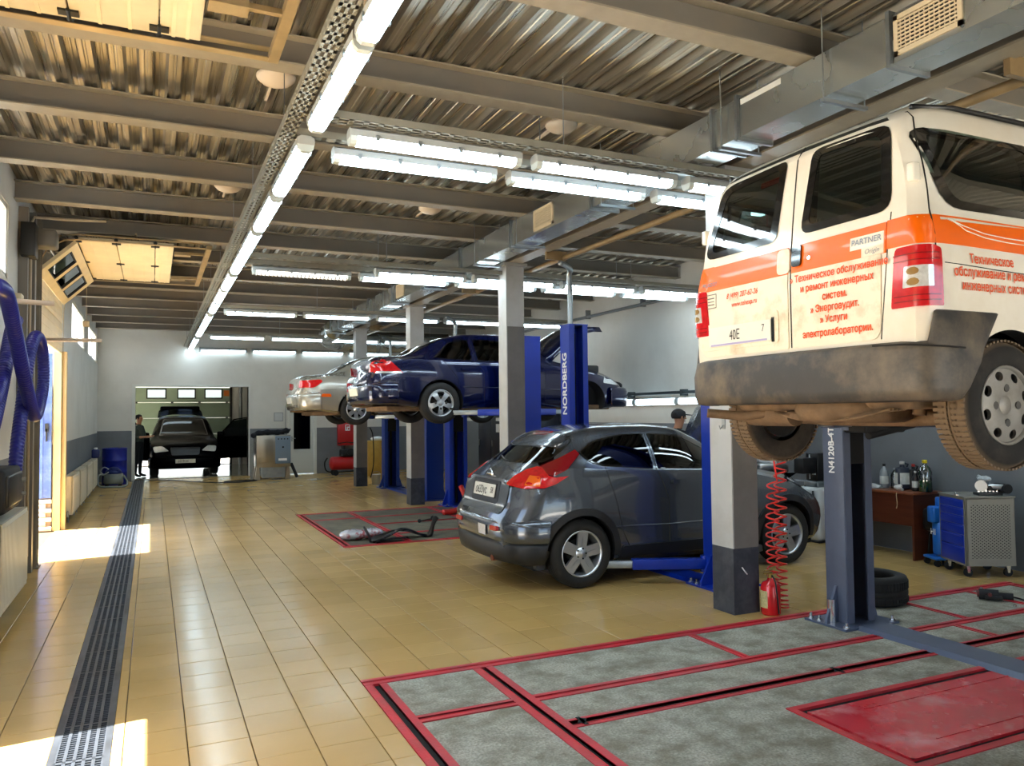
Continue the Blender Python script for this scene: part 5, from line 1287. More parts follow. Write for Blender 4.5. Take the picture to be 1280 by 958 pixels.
for y in (-.35, .35): seat(juke, 1.55, y, .5, intr_m, .5); seat(juke, 2.45, y, .5, intr_m, .5)
b = B(); b.tube([(2.62+.05*math.sin(t)*.4, .37+.18*math.cos(t), 1.02+.17*math.sin(t)) for t in [2*PI*k/20 for k in range(20)]], .014, 6, closed=True); b.obj('steering_wheel', intr_m, juke)
b = B(); b.bbox(2.65, 3.0, -.65, .65, .85, 1.04, .05); b.obj('dashboard', intr_m, juke)
for view in 'RL':
    js.seam([(1.30, .36), (1.2, .55), (1.14, .8), (1.08, 1.0), (1.05, 1.16)], view, seam_m, juke, .0035); js.seam([(1.78, .33), (1.80, .8), (1.66, 1.12), (1.65, 1.47)], view, seam_m, juke, .0035); js.seam([(2.86, .35), (2.9, .7), (2.86, 1.03)], view, seam_m, juke, .0035)
    js.seam([(.25, .70), (.36, .66), (.42, .62)], view, seam_m, juke, .003)
    js.decal('sill_trim', rounded([(1.16, .20), (2.96, .20), (2.92, .37), (1.22, .37)], .02), view, blk_cl, juke, off=.012, depth=.03)
    for wx in JW: js.decal('arch_trim', [p for p in arc_trim(wx, .335, .375, .445, -.12, PI+.12)], view, blk_cl, juke, off=.016, depth=.04, cell=.05)
    js.decal('door_handle', rounded([(1.83, .96), (2.02, .96), (2.02, 1.0), (1.83, 1.0)], .018), view, juk_m, juke, off=.03, depth=.03, cell=.03)
    js.seam([(1.1, .575), (1.8, .55), (2.8, .56)], view, juk_m, juke, .006, name='body_crease')
    js.decal('mud_flap', rounded([(.29, .20), (.37, .20), (.40, .38), (.31, .38)], .01), view, blk_cl, juke, off=.0, depth=.08)
for sd in (-1, 1):
    c = lambda pts: [(sd*u, v) for u, v in pts]
    V = ('C', .5, sd*.45, -sd)
    l = js.decal('tail_lamp', rounded([(.15, 1.01), (.14, 1.09), (.45, 1.15), (.9, 1.18), (1.2, 1.17), (1.32, 1.10), (1.5, 1.08), (1.85, 1.09), (1.5, 1.02), (1.2, .985), (.7, .98)], .012), V, redl_m, juke, off=.022, depth=.04, cell=.05)
    js.decal('lamp_arm', rounded([(.34, 1.135), (.46, 1.09), (.60, 1.15), (.80, 1.29), (.78, 1.335), (.58, 1.25), (.42, 1.18)], .012), 'R' if sd < 0 else 'L', redl2_m, l, off=.020, depth=.04, cell=.04, label='dark red arm rising beside the rear window')
    js.decal('indicator', rounded([(.72, 1.01), (1.1, 1.0), (1.1, 1.09), (.74, 1.10)], .02), V, oran_m, l, off=.026, depth=.006, cell=.05)
    js.decal('reflector', rounded(c([(-.38, .565), (-.54, .565), (-.54, .61), (-.38, .61)]), .02), 'B', redl_m, juke, off=.034, depth=.03)
jpath = [(.36, -.875), (.26, -.86), (.14, -.80), (.06, -.70), (.01, -.5), (-.01, -.25), (-.015, 0), (-.01, .25), (.01, .5), (.06, .70), (.14, .80), (.26, .86), (.36, .875)]
js_ = lambda x, z: (max(0, x-.2)*(z-.45)*1.2)
bpj = wrap('bumper', jpath, [(-.03, .455), (.012, .465), (.022, .52), (.02, .62), (.0, .665), (-.05, .69)], juk_m, juke, shear=js_, thick=.02)
bp2 = wrap('lower_bumper', jpath, [(-.09, .25), (-.02, .27), (.0, .34), (.012, .43), (.0, .46), (-.03, .465)], blk_cl, juke, shear=js_, thick=.02)
b = B()
for y in (-.62, .62): b.cyl((.03, y, .50), (.045, y, .50), .016, 12); b.cyl((.07, -.66 if y < 0 else .66, .50), (.045, -.66 if y < 0 else .66, .5), .014, 10)
b.obj('parking_sensor', blk_cl, juke)
tg = js.decal('tailgate', rounded([(-.52, .72), (.52, .72), (.56, .98), (.46, 1.16), (-.46, 1.16), (-.56, .98)], [.08, .08, .06, .05, .05, .06]), 'B', juk_m, juke, off=.012, depth=.02, cell=.06)
js.decal('plate_recess', rounded([(-.34, .80), (.34, .80), (.34, 1.03), (-.34, 1.03)], .04), 'B', mat('gunmetal recess', '#3d4046', .3, .5), tg, off=.016, depth=.01)
js.decal('number_plate', rounded([(-.27, .86), (.27, .86), (.27, .985), (-.27, .985)], .01), 'B', platew_m, tg, off=.03, depth=.014); js.decal('plate_holder', rounded([(-.28, .85), (.28, .85), (.28, .995), (-.28, .995)], .01), 'B', blackpl_m, tg, off=.024, depth=.014)
js.text('о633ус', .07, .917, .115, 'B', blacktx_m, tg, off=.033, sx=.8, bold=.001); js.text('58', -.20, .925, .085, 'B', blacktx_m, tg, off=.033, sx=.8, bold=.001)
b = B(); p, d = js.hit(0, 1.075, 'B'); b.lathe([(.045, -.006), (.055, -.006), (.055, .006), (.045, .006)], (p.x-.02, 0, 1.08), (1, 0, 0), 24); b.bbox(p.x-.03, p.x-.016, -.085, .085, 1.068, 1.092, .004); b.obj('badge', chrome_m, tg)
js.seam([(-.30, .765), (.30, .765)], 'B', chrome_m, tg, .008, name='grip_bar')
js.decal('brake_light', rounded([(-.16, 1.475), (.16, 1.475), (.16, 1.51), (-.16, 1.51)], .01), 'B', redl_m, juke, off=.03, depth=.03)
js.decal('roof_spoiler', rounded([(.62, -.55), (.75, -.56), (.75, .56), (.62, .55), (.56, .35), (.56, -.35)], .05), 'T', juk_m, juke, off=.015, depth=.03)
js.decal('tow_sticker', [(-.12, .50), (-.30, .50), (-.30, .60), (-.12, .60)], 'B', mat('white sticker', '#d9d9dc', .4, noise=.1, scale=40), juke, off=.046, depth=.004)
b = B(); b.tube([(.30, .05, 1.26), (.26, -.1, 1.23), (.24, -.3, 1.215)], .008, 6); b.obj('wiper', blackpl_m, juke)
for x in JW:
    for s_ in (-1, 1): make_wheel(juke, (x, s_*.765, .335), .335, .215, .225, 5, s_, tyre_m, alloy_m, sw=.085)
b = B(); b.bbox(.3, 3.9, -.66, .66, .17, .25, .02); b.obj('floor_pan', dark_m, juke)
b = B(); b.cyl((.0, -.35, .28), (.35, -.35, .28), .03, 12); b.obj('exhaust', mat('rusty pipe', '#8a4b33', .6, .4), juke)
# raised bonnet, engine bay
def bonnet(root, x0, z0, ang, L, W0, W1, m, thick=.03, curve=.06):
    o = bpy.data.objects.new('bonnet', None)
    b = B(); ca, sa = math.cos(ang), math.sin(ang)
    def P(u, v, t): w_ = W0+(W1-W0)*u; y = (v*2-1)*w_; h = curve*(1-(v*2-1)**2)+.06*math.sin(PI*u)-(.12*max(0, u-.8)/.2)-t; return Vector((x0+L*u*ca-h*sa, y, z0+L*u*sa+h*ca))
    n = 8; vs = [P(i/n, j/n, t) for t in (0, thick) for i in range(n+1) for j in range(n+1)]; k = (n+1)**2
    fs = []
    for i in range(n):
        for j in range(n): a = i*(n+1)+j; fs += [(a, a+n+1, a+n+2, a+1), (k+a, k+a+1, k+a+n+2, k+a+n+1)]
    for i in range(n):
        a = i*(n+1); fs += [(a, a+k, a+n+1+k, a+n+1), (a+n, a+n+n+1, a+2*n+1+k, a+n+k)]; fs += [(i, i+1, k+i+1, k+i), (n*(n+1)+i, k+n*(n+1)+i, k+n*(n+1)+i+1, n*(n+1)+i+1)]
    b._add(vs, fs, True); bpy.data.objects.remove(o); return b.obj('bonnet', m, root)
bonnet(juke, 3.0, 1.09, 1.12, .95, .66, .60, juk_m)
b = B(); b.bbox(3.1, 3.75, -.5, .5, .95, 1.075, .04); b.obj('engine_cover', blackpl_m, juke)
b = B(); b.bbox(3.25, 3.5, -.55, -.3, 1.02, 1.1, .03); b.tube(catmull([(3.2, -.5, 1.1), (3.35, -.4, 1.13), (3.5, -.5, 1.1), (3.6, -.35, 1.08)], 5), .03, 8); b.obj('air_pipe', alloy_m, juke)
js.decal('headlamp', rounded([(3.55, .90), (3.85, .80), (3.9, .88), (3.6, 1.0)], .03), 'R', clearl_m, juke, off=.01)
for sd in (-1, 1): p, d = js.hit(2.62, 1.1, 'R' if sd < 0 else 'L'); b = B(); b.bbox(2.55, 2.68, *(sorted((p.y+sd*.04, p.y+sd*.22))), 1.08, 1.22, .04); b.bbox(2.6, 2.66, *(sorted((p.y-.02*sd, p.y+sd*.06))), 1.09, 1.12, .01); b.obj('door_mirror', juk_m, juke)

# ================================================================ SEDANS ON THE BACK LIFTS
def sedan(label, loc, m, L, RW, WB, style, spokes, rim, plate=True, trunk=1.0, amber=False, hood=False, Wd=.85):
    t = thing('car', label, 'car', loc); k = RW
    S = dict(L=L, wmax=Wd+.005, wz=.315, arch=.36, wheels=(RW, RW+WB), crown=.10,
      top=[(0, trunk-.06), (.08, trunk-.01), (.5, trunk+.02), (.62, trunk+.05), (.9, trunk+.2), (1.25, 1.36), (1.6, 1.42), (2.1, 1.435), (2.5, 1.40), (2.85, 1.22), (3.2, 1.02), (3.4, .98), (L-.4, .86), (L-.1, .74), (L, .66)],
      belt=[(0, trunk-.12), (.6, .97), (1.5, .95), (2.8, .93), (3.3, .88), (L-.3, .70), (L, .55)], bot=[(0, .36), (.4, .28), (1, .22), (L-.6, .2), (L, .26)],
      w=[(0, Wd*.78), (.06, Wd*.88), (.18, Wd*.96), (.5, Wd), (L-.7, Wd), (L-.3, Wd*.93), (L-.08, Wd*.78), (L, Wd*.6)],
      wt=[(0, Wd*.74), (.5, Wd*.72), (1.2, Wd*.66), (2.3, Wd*.66), (2.8, Wd*.74), (3.3, Wd*.82), (L, Wd*.6)],
      rear=[(.25, .12), (.4, .03), (.55, .0), (.66, .0), (.72, .05), (1.0, .07), (1.2, .09)], front=[(.2, L-.08), (.45, L), (.7, L-.04), (1, L-.12)])
    S['tz'] = .8
    wr = rounded([(.98, 1.0), (1.62, .965), (1.62, 1.32), (1.5, 1.32), (1.30, 1.27)], [.05, .02, .02, .03, .06]); wf = rounded([(1.70, .965), (2.78, .955), (2.35, 1.28), (2.1, 1.32), (1.70, 1.325)], [.02, .03, .05, .05, .02])
    wb = rounded([(.66, -.56), (1.18, -.50), (1.18, .50), (.66, .56)], .05); ww = rounded([(2.42, -.50), (3.12, -.62), (3.12, .62), (2.42, .50)], .06)
    body, sk = car_shell('body', S, t, m, [('R', wr, .02), ('R', wf, .02), ('T', wb, .03), ('T', ww, .03)], cabin=(.62, 3.15, .5))
    for v in 'RL': pane(sk, t, wr, v, .02, jglass2); pane(sk, t, wf, v, .02, jglass2)
    pane(sk, t, wb, 'T', .03, jglass, 'rear_window'); pane(sk, t, ww, 'T', .03, jglass2, 'windscreen')
    for y in (-.35, .35): seat(t, 1.5, y, .45, intr_m, .5); seat(t, 2.3, y, .45, intr_m, .5)
    for v in 'RL':
        sk.seam([(1.42, .42), (1.36, .7), (1.15, .95)], v, seam_m, t, .003); sk.seam([(1.80, .3), (1.80, .8), (1.66, .96), (1.66, 1.32)], v, seam_m, t, .003); sk.seam([(2.86, .3), (2.86, .9)], v, seam_m, t, .003)
        sk.seam([(.35, .40), (1.0, .86)][:0] or [(.4, .70), (.72, .70)], v, seam_m, t, .002)
        sk.seam([(1.45, .56), (3.2, .52)], v, m, t, .008, name='rubbing_strip')
        for x0 in (1.5, 1.92+.35): sk.decal('door_handle', rounded([(x0-.08, .82), (x0+.08, .82), (x0+.08, .86), (x0-.08, .86)], .015), v, m, t, off=.025, depth=.025, cell=.04)
    path = [(.42, -(Wd+.012)), (.25, -(Wd)), (.1, -Wd*.93), (.02, -Wd*.8), (-.015, -.4), (-.025, 0), (-.015, .4), (.02, Wd*.8), (.1, Wd*.93), (.25, Wd), (.42, Wd+.012)]
    bpr = wrap('rear_bumper', path, [(-.03, .30), (.01, .32), (.02, .42), (.02, .56), (.0, .61), (-.04, .63)], m, t, thick=.02)
    fp = [(L-x, -y) for x, y in path]
    wrap('front_bumper', fp, [(-.03, .24), (.01, .26), (.02, .36), (.02, .5), (.0, .55), (-.04, .57)], m, t, thick=.02)
    if style == 'kite' or spokes == 5:
        for sd in (-1, 1):
            c = lambda pts: [(sd*u, v) for u, v in pts]
            sk.decal('tail_lamp', rounded([(.08, .76), (.50, .76), (.30, .96), (.22, .985), (.12, .88)], .02), 'R' if sd < 0 else 'L', redl_m, t, off=.012, depth=.03, cell=.05)
            sk.decal('tail_lamp', rounded(c([(-.55, .78), (-.80, .78), (-.80, .93), (-.66, .95)]), .02), 'B', redl_m, t, off=.012, depth=.03)
            sk.decal('lens_clear', rounded([(.10, .755), (.48, .755), (.46, .785), (.11, .785)], .01), 'R' if sd < 0 else 'L', clearl_m, t, off=.016, depth=.02, cell=.05)
    else:
        for sd in (-1, 1):
            c = lambda pts: [(sd*u, v) for u, v in pts]
            sk.decal('tail_lamp', rounded([(.10, .74), (.30, .74), (.46, .86), (.42, .90), (.16, .88)], .05), 'R' if sd < 0 else 'L', redl_m, t, off=.014, depth=.03, cell=.05)
            sk.decal('tail_lamp', rounded(c([(-.50, .74), (-.82, .74), (-.82, .89), (-.56, .87)]), .05), 'B', redl_m, t, off=.012, depth=.03)
            sk.seam([(.12, .65), (.4, .64)], 'R' if sd < 0 else 'L', chrome_m, t, .010, name='chrome_strip')
            sk.decal('side_marker', rounded([(.42, .56), (.62, .56), (.60, .62), (.44, .62)], .02), 'R' if sd < 0 else 'L', oran_m, t, off=.04, depth=.05)
    sk.decal('number_plate', [(-.26, .44), (.26, .44), (.26, .555), (-.26, .555)], 'B', platew_m, t, off=.065, depth=.02)
    sk.decal('headlamp', rounded([(L-.55, .64), (L-.15, .60), (L-.12, .70), (L-.5, .76)], .03), 'R', clearl_m, t, off=.01)
    for x in (RW, RW+WB):
        for s_ in (-1, 1): make_wheel(t, (x, s_*(Wd-.1), .315), .315, .2, .205, spokes, s_, tyre_m, rim, sw=.06, style=style)
    b = B(); b.bbox(.3, L-.3, -.62, .62, .2, .28, .02); b.obj('floor_pan', under_m, t)
    b = B(); b.tube([(RW, -.66, .3), (RW, .66, .3)], .04, 10); b.tube(catmull([(.05, .5, .3), (.4, .45, .28), (.8, .3, .25), (1.6, .1, .22), (2.6, .1, .2)], 5), .03, 8); b.cyl((.35, .45, .28), (.8, .42, .28), .09, 14); b.obj('exhaust', under_m, t)
    for sd in (-1, 1): p, d = sk.hit(2.6, 1.0, 'R' if sd < 0 else 'L'); b = B(); b.bbox(2.56, 2.68, *(sorted((p.y, p.y+sd*.2))), .98, 1.12, .03); b.obj('door_mirror', m, t)
    b = B(); b.bbox(3.25, L-.45, -.55, .55, .8, .95, .03); b.obj('engine_cover', blackpl_m, t)
    return t, sk
blp_m = mat('deep blue car paint', '#020b38', .2, .35, coat=1, noise=.03, scale=50)
slp_m = mat('champagne silver paint', '#b9b4a8', .25, .6, coat=1, noise=.02)
blue_car, bsk = sedan('dark blue sedan raised on a blue lift, its bonnet propped open', (2.88, 12.05, 1.555), blp_m, 4.5, 1.09, 2.54, 'kite', 5, alloy_m, trunk=1.03)
bonnet(blue_car, 2.98, 1.03, .6, 1.18, .66, .62, blp_m, .10)
for c in list(blue_car.children):
    if c.name.startswith('wheel') and c.location.x > 3 and c.location.y < 0:
        for g in list(c.children): bpy.data.objects.remove(g)
        bpy.data.objects.remove(c)
b = B(); b.bbox(4.35, 4.56, -.5, .62, .46, .68, .06, rot=Matrix.Rotation(.2, 3, 'Y')); b.obj('grille_insert', blackpl_m, blue_car)
b = B(); b.lathe([(.001, .0), (.06, .0), (.09, -.06), (.08, -.14), (.001, -.16)], (4.5, -.62, .33), (1, 0, 0), 20); b.obj('fog_lamp', clearl_m, blue_car)
silver_car, ssk = sedan('champagne silver sedan raised on the farthest lift, left of the blue sedan', (2.55, 16.2, 1.50), slp_m, 4.8, 1.12, 2.7, 'spoke', 9-2, alloy_m, trunk=1.0, Wd=.87)

# ================================================================ BLACK SUV IN THE FAR BAY
bk_m = mat('gloss black car paint', '#010102', .25, 0, spec=.03)
suv = thing('car', 'black sport utility car in the far bay facing the hall, doors and tailgate open', 'car', (.86, 24.0, 0), PI/2)
US = dict(L=4.65, wmax=.93, wz=.36, arch=.41, wheels=(.95, 3.8), crown=.12,
  top=[(0, .62), (.08, .84), (.3, .98), (.8, 1.08), (1.15, 1.14), (1.3, 1.2), (1.7, 1.5), (2.0, 1.68), (2.6, 1.74), (4.0, 1.70), (4.4, 1.55), (4.65, 1.1)],
  belt=[(0, .5), (.2, .8), (1.2, 1.06), (4.65, 1.12)], bot=[(0, .3), (.5, .24), (4.2, .26), (4.65, .4)],
  w=[(0, .70), (.06, .80), (.2, .88), (.5, .93), (4.0, .93), (4.5, .86), (4.65, .8)], wt=[(0, .6), (.8, .72), (1.3, .78), (1.9, .70), (4.2, .68), (4.65, .66)],
  rear=[(.25, .08), (.5, .0), (.7, .0), (.9, .06), (1.2, .1)], front=[(.3, 4.65), (1.2, 4.6)], tz=1.0)
uw = rounded([(1.28, -.68), (1.95, -.56), (1.95, .56), (1.28, .68)], .05); us_ = rounded([(2.0, 1.14), (4.2, 1.16), (4.0, 1.55), (2.2, 1.56)], .08)
ub, usk = car_shell('body', US, suv, bk_m, [('T', uw, .03), ('R', us_, .03)], cabin=(1.3, 4.4, .55))
ug = glass('dark glass', '#0d1110', 1, -.02); pane(usk, suv, uw, 'T', .03, ug, 'windscreen')
for v in 'RL': pane(usk, suv, us_, v, .03, ug)
for y in (-.38, .38): seat(suv, 2.3, y, .6, intr_m).rotation_euler = (0, 0, PI)
for sd in (-1, 1):
    c = lambda pts: [(sd*u, v) for u, v in pts]
    usk.decal('headlamp', rounded(c([(-.42, .74), (-.80, .70), (-.84, .86), (-.60, .88)]), .05), 'B', clearl_m, suv, off=.012, depth=.02)
    usk.decal('fog_lamp', rounded(c([(-.5, .42), (-.68, .42), (-.68, .47), (-.5, .47)]), .02), 'B', clearl_m, suv, off=.02)
usk.decal('grille', rounded([(-.36, .62), (.36, .62), (.40, .84), (-.40, .84)], .04), 'B', blackpl_m, suv, off=.015)
usk.decal('number_plate', [(-.26, .40), (.26, .40), (.26, .51), (-.26, .51)], 'B', platew_m, suv, off=.075, depth=.03); usk.text('е219см', .06, .455, .1, 'B', blacktx_m, suv, off=.078, sx=.8)
wrap('bumper', [(.42, -.94), (.2, -.92), (.06, -.82), (-.01, -.6), (-.03, 0), (-.01, .6), (.06, .82), (.2, .92), (.42, .94)], [(-.02, .24), (.02, .28), (.03, .5), (.0, .58)], bk_m, suv, thick=.02)
for x in (.95, 3.8):
    for s_ in (-1, 1): make_wheel(suv, (x, s_*.80, .36), .36, .25, .24, 5, s_, tyre_m, alloy_m, sw=.07)
def door(sd, ang, label):
    h = bpy.data.objects.new('front_door', None); COL.objects.link(h); h.parent = suv; h.location = (1.35, sd*.93, 0); h.rotation_euler = (0, 0, -sd*ang)
    h['label'] = label
    b = B(); b.bbox(0, 1.05, -.04, .04, .42, 1.1, .03); b.obj('door_skin', bk_m, h)
    b = B(); b.tube([(0.02, 0, 1.08), (.55, 0, 1.6), (1.0, 0, 1.66), (1.03, 0, 1.08)], .025, 8); b.obj('window_frame', bk_m, h)
    b = B(); b.prism([(.08, 1.1), (1.0, 1.1), (.98, 1.63), (.55, 1.57)], 'y', -.003, .003); b.obj('pane', jglass2, h)
    b = B(); b.bbox(-.02, .12, min(0, sd*.25), max(0, sd*.25), 1.05, 1.25, .04); b.obj('door_mirror', bk_m, h); return h
door(-1, -1.15, 'left-hand open door in the picture, edge on'); door(1, -.95, 'right-hand open door in the picture, swung wide')
b = B()
for i in range(1):
    vs_ = []; n = 10
    for u in range(5):
        for j in range(n+1):
            y = (j/n*2-1)*(.70-.05*(u/4)); vs_.append(Vector((4.25+.9*u/4, y, 1.78+.24*math.sin(PI*.5*(u/4))-.12*(abs(y)/.7)**3)))
    b._add(vs_, [(a*(n+1)+j, (a+1)*(n+1)+j, (a+1)*(n+1)+j+1, a*(n+1)+j+1) for a in range(4) for j in range(n)], True)
bmesh.ops.solidify(b.bm, geom=b.bm.faces[:], thickness=.05); b.bbox(4.9, 5.15, -.62, .62, 1.86, 2.06, .05); b.obj('tailgate', bk_m, suv, label='raised tailgate above the roof')
# ================================================================ THINGS AROUND THE HALL
wood_m = mat('red brown desk laminate', '#5a2a17', .4, 0, noise=.18, scale=3, stretch=(1, 1, 8), coat=.1)
wood2_m = mat('desk top laminate', '#7a4226', .4, 0, noise=.15, scale=3, stretch=(1, 6, 1))
dk = thing('desk', 'reddish brown wooden desk against the right wall, bottles on top', 'desk', (8.0, 6.85, 0))
b = B(); b.bbox(7.74, 8.22, 6.12, 7.3, .735, .762, .004); b.obj('desk_top', wood2_m, dk, world=True)
for y, nm in ((6.15, 0), (7.25, 0)): b = B(); b.box(7.77, 8.2, y, y+.025, 0, .735); b.obj('side_panel', wood_m, dk, world=True)
b = B(); b.box(7.80, 7.82, 6.175, 7.25, .38, .735); b.obj('modesty_panel', wood_m, dk, world=True)
b = B(); b.tube(catmull([(7.75, 6.34, .76), (7.73, 6.335, .72), (7.735, 6.33, .62), (7.73, 6.34, .57)], 4), .004, 5); tag(b.obj('string', mat('pale string', '#c9b58a', .8)), 'short pale cord hanging over the desk edge', 'string')
def bottle(name, x, y, h, r, m, label, cap=None, fill=None, sq=False, cat='bottle', z0=.762, lab=None, handle=False):
    t = thing(name, label, cat, (x, y, z0), random.uniform(-.4, .4), 'bottles on the desk')
    b = B()
    if sq: b.bbox(-r, r, -r*.6, r*.6, 0, h*.8, r*.35, seg=3); b.lathe([(r*.5, h*.76), (r*.3, h*.86), (r*.26, h*.92)], seg=14)
    else: b.lathe([(.001, 0), (r*.95, 0), (r, .01), (r, h*.62), (r*.8, h*.74), (r*.32, h*.86), (r*.3, h*.93)], seg=20)
    b.obj('container', m, t)
    b = B(); b.lathe([(.001, h), (r*.34, h), (r*.36, h*.985), (r*.36, h*.9), (.001, h*.9)], seg=16); b.obj('cap', cap or blackpl_m, t)
    if lab:
        b = B()
        if sq: b.box(-r*.8, r*.8, -r*.6-.003, -r*.6-.001, h*.2, h*.6)
        else: b.lathe([(r+.001, h*.18), (r+.001, h*.5)], seg=20)
        if sq: b.box(-r-.003, -r-.001, -r*.4, r*.4, h*.2, h*.6)
        b.obj('paper_label', lab, t)
    if fill: b = B(); b.lathe([(.001, .004), (r*.93, .004), (r*.93, h*.36), (.001, h*.36)], seg=20); b.obj('liquid', fill, t)
    if handle: b = B(); b.tube([(r*.6, 0, h*.72), (r*1.0, 0, h*.9), (0.0, 0, h*.95), (-.3*r, 0, h*.86)], .012, 8); b.obj('handle', m, t)
    return t
clearp = glass('clear plastic', '#cfd8d6', 1, .12); lab_m = mat('pale paper label', '#c9ccc8', .6, noise=.1, scale=30)
can_m = mat('dark blue grey plastic', '#2a3140', .4); silp = mat('silver plastic', '#8d9399', .35, .3)
bottle('bottle', 7.98, 6.70, .29, .05, silp, 'silver grey oil bottle with a dark cap at the desk left, beside the white tray', lab=lab_m)
bottle('bottle', 8.06, 6.62, .24, .045, clearp, 'clear plastic bottle behind the silver grey one on the desk', silp)
bottle('canister', 7.98, 6.45, .33, .075, can_m, 'dark blue grey oil canister in the middle of the desk, grey label', mat('white cap', '#d8d8d8', .4), sq=True, cat='canister', lab=lab_m, handle=True)
bottle('canister', 8.08, 6.38, .3, .06, blackpl_m, 'black canister just right of the blue grey one on the desk', mat('red cap', '#b02a2a', .4), sq=True, cat='canister', handle=True)
bottle('bottle', 7.97, 6.27, .23, .038, blackpl_m, 'small black bottle with a pale label, left of the green bottle', mat('white cap', '#d8d8d8', .4), lab=lab_m)
bottle('jug', 8.0, 6.17, .36, .075, clearp, 'clear jug half full of green liquid under a yellow cap', mat('yellow cap', '#e0c81c', .4), fill=mat('green liquid', '#1f7a24', .2), cat='bottle')
b = B(); b.bbox(-.14, .14, -.05, .05, 0, .008, .003); b.tube(catmull([(-.14, .0, .012), (-.05, .02, .03), (.06, 0, .02), (.15, -.03, .05)], 6), .018, 8); b.tube(catmull([(-.12, -.03, .012), (0, -.04, .03), (.12, .02, .02)], 6), .014, 8)
o = b.obj('rag', mat('grey white rag', '#b9bcbd', .8, noise=.2, scale=20), None); o.location = (7.9, 6.82, .765); o.rotation_euler = (0, 0, 1.4); tag(o, 'crumpled grey white rag at the left end of the desk', 'rag')
b = B(); b.bbox(-.06, .06, -.03, .03, 0, .05, .02, rot=Matrix.Rotation(.5, 3, 'Y')); b.bbox(-.02, .04, -.025, .025, .03, .07, .015); o = b.obj('tape_roll', mat('white plastic', '#dcdcd8', .5), None); o.location = (7.83, 6.38, .765); tag(o, 'small crumpled white wrapper near the front edge of the desk', 'wrapper')
# bin hung beside the desk
b = B(); b.bbox(-.13, .13, -.14, .14, 0, .26, .05); bn = b.obj('seat_pad', blackpl_m, None); bn.location = (7.96, 5.97, .34)
bn.name = 'stool'; tag(bn, 'black padded stool seat pushed beside the desk end', 'stool')
b = B()
for sx in (-1, 1):
    for sy in (-1, 1): b.cyl((sx*.09, sy*.09, -.34), (sx*.07, sy*.07, .02), .012, 8)
o = b.obj('leg', dark_m, bn)
# blue engine crane part behind the trolley
cr_m = mat('light blue machine paint', '#1d6fd0', .35, .1, noise=.06)
cr = thing('grease_pump', 'light blue wheeled grease pump between the desk and the tool trolley', 'pump', (7.86, 5.86, 0), -.4)
b = B(); b.bbox(-.16, .16, -.13, .13, .07, .10, .01); b.obj('base', cr_m, cr)
b = B(); b.lathe([(.001, .12), (.10, .12), (.105, .14), (.105, .55), (.06, .58), (.05, .70), (.001, .70)], (0, 0, 0), seg=20); b.obj('drum', cr_m, cr)
b = B(); b.bbox(-.14, -.02, -.07, .07, .46, .64, .02); b.bbox(-.06, .06, -.05, .05, .6, .74, .02); b.obj('pump_head', cr_m, cr)
b = B(); b.cyl((.0, .0, .08), (0, 0, .13), .08, 16); b.obj('collar', galv_m, cr)
text('lettering', 'H1', .09, whtx, cr, frame((-.108, 0, .36), (0, -1, 0), (0, 0, 1)), bold=.002)
for sx in (-1, 1):
    for sy in (-1, 1): b = B(); b.cyl((sx*.13, sy*.1-.012, .035), (sx*.13, sy*.1+.012, .035), .035, 14); b.obj('caster', rub_m, cr)
# tool trolley
tg_m = mat('grey trolley enamel', '#8b8a82', .4, .2, noise=.04); tb_m = mat('blue drawer fronts', '#0f35b4', .35, .1)
tr = thing('tool_trolley', 'grey tool trolley with blue drawers and a perforated side panel, on casters', 'trolley', (7.78, 5.42, 0), math.atan2(-.15, .31))
W2, D2_ = .25, .24   # local: -x face has the drawers, -y face is perforated
b = B(); z0, z1 = .115, .80
b.box(-W2, W2, -D2_+.002, D2_, z0, z0+.02); b.box(-W2, W2, D2_-.01, D2_, z0, z1); b.box(W2-.01, W2, -D2_, D2_, z0, z1); b.box(-W2, W2, -D2_, D2_, z1-.02, z1); b.box(-W2+.02, -W2+.03, -D2_, D2_, z0, z1)
for q in ((-D2_, -D2_+.02), (D2_-.02, D2_)): b.box(-W2, -W2+.02, q[0], q[1], z0, z1)
b.obj('cabinet', tg_m, tr)
# perforated panel: real holes
b = B(); xs_ = [-W2, -W2+.06]; nx, nz = 20, 36; px0, px1, pz0, pz1 = -W2+.06, W2-.04, z0+.07, z1-.07
for q in ((-W2, px0, z0, z1), (px1, W2, z0, z1), (px0, px1, z0, pz0), (px0, px1, pz1, z1)): b.box(q[0], q[1], -D2_, -D2_+.002, q[2], q[3])
dx, dz = (px1-px0)/nx, (pz1-pz0)/nz
for i in range(nx):
    for j in range(nz):
        x, z = px0+i*dx, pz0+j*dz
        if (i+j) % 2: b._add([Vector((x, -D2_, z)), Vector((x+dx, -D2_, z)), Vector((x+dx, -D2_, z+dz)), Vector((x, -D2_, z+dz))], [(0, 1, 2, 3)])
        else:
            c = Vector((x+dx/2, -D2_, z+dz/2)); o4 = [Vector((x, -D2_, z)), Vector((x+dx, -D2_, z)), Vector((x+dx, -D2_, z+dz)), Vector((x, -D2_, z+dz))]; i4 = [c+(v-c)*.62 for v in o4]
            b._add(o4+i4, [(k, (k+1) % 4, 4+(k+1) % 4, 4+k) for k in range(4)])
b.obj('perforated_panel', tg_m, tr)
b = B(); b.box(px0-.01, px1+.01, -D2_+.03, -D2_+.035, pz0, pz1); b.obj('panel_backing', dark_m, tr)
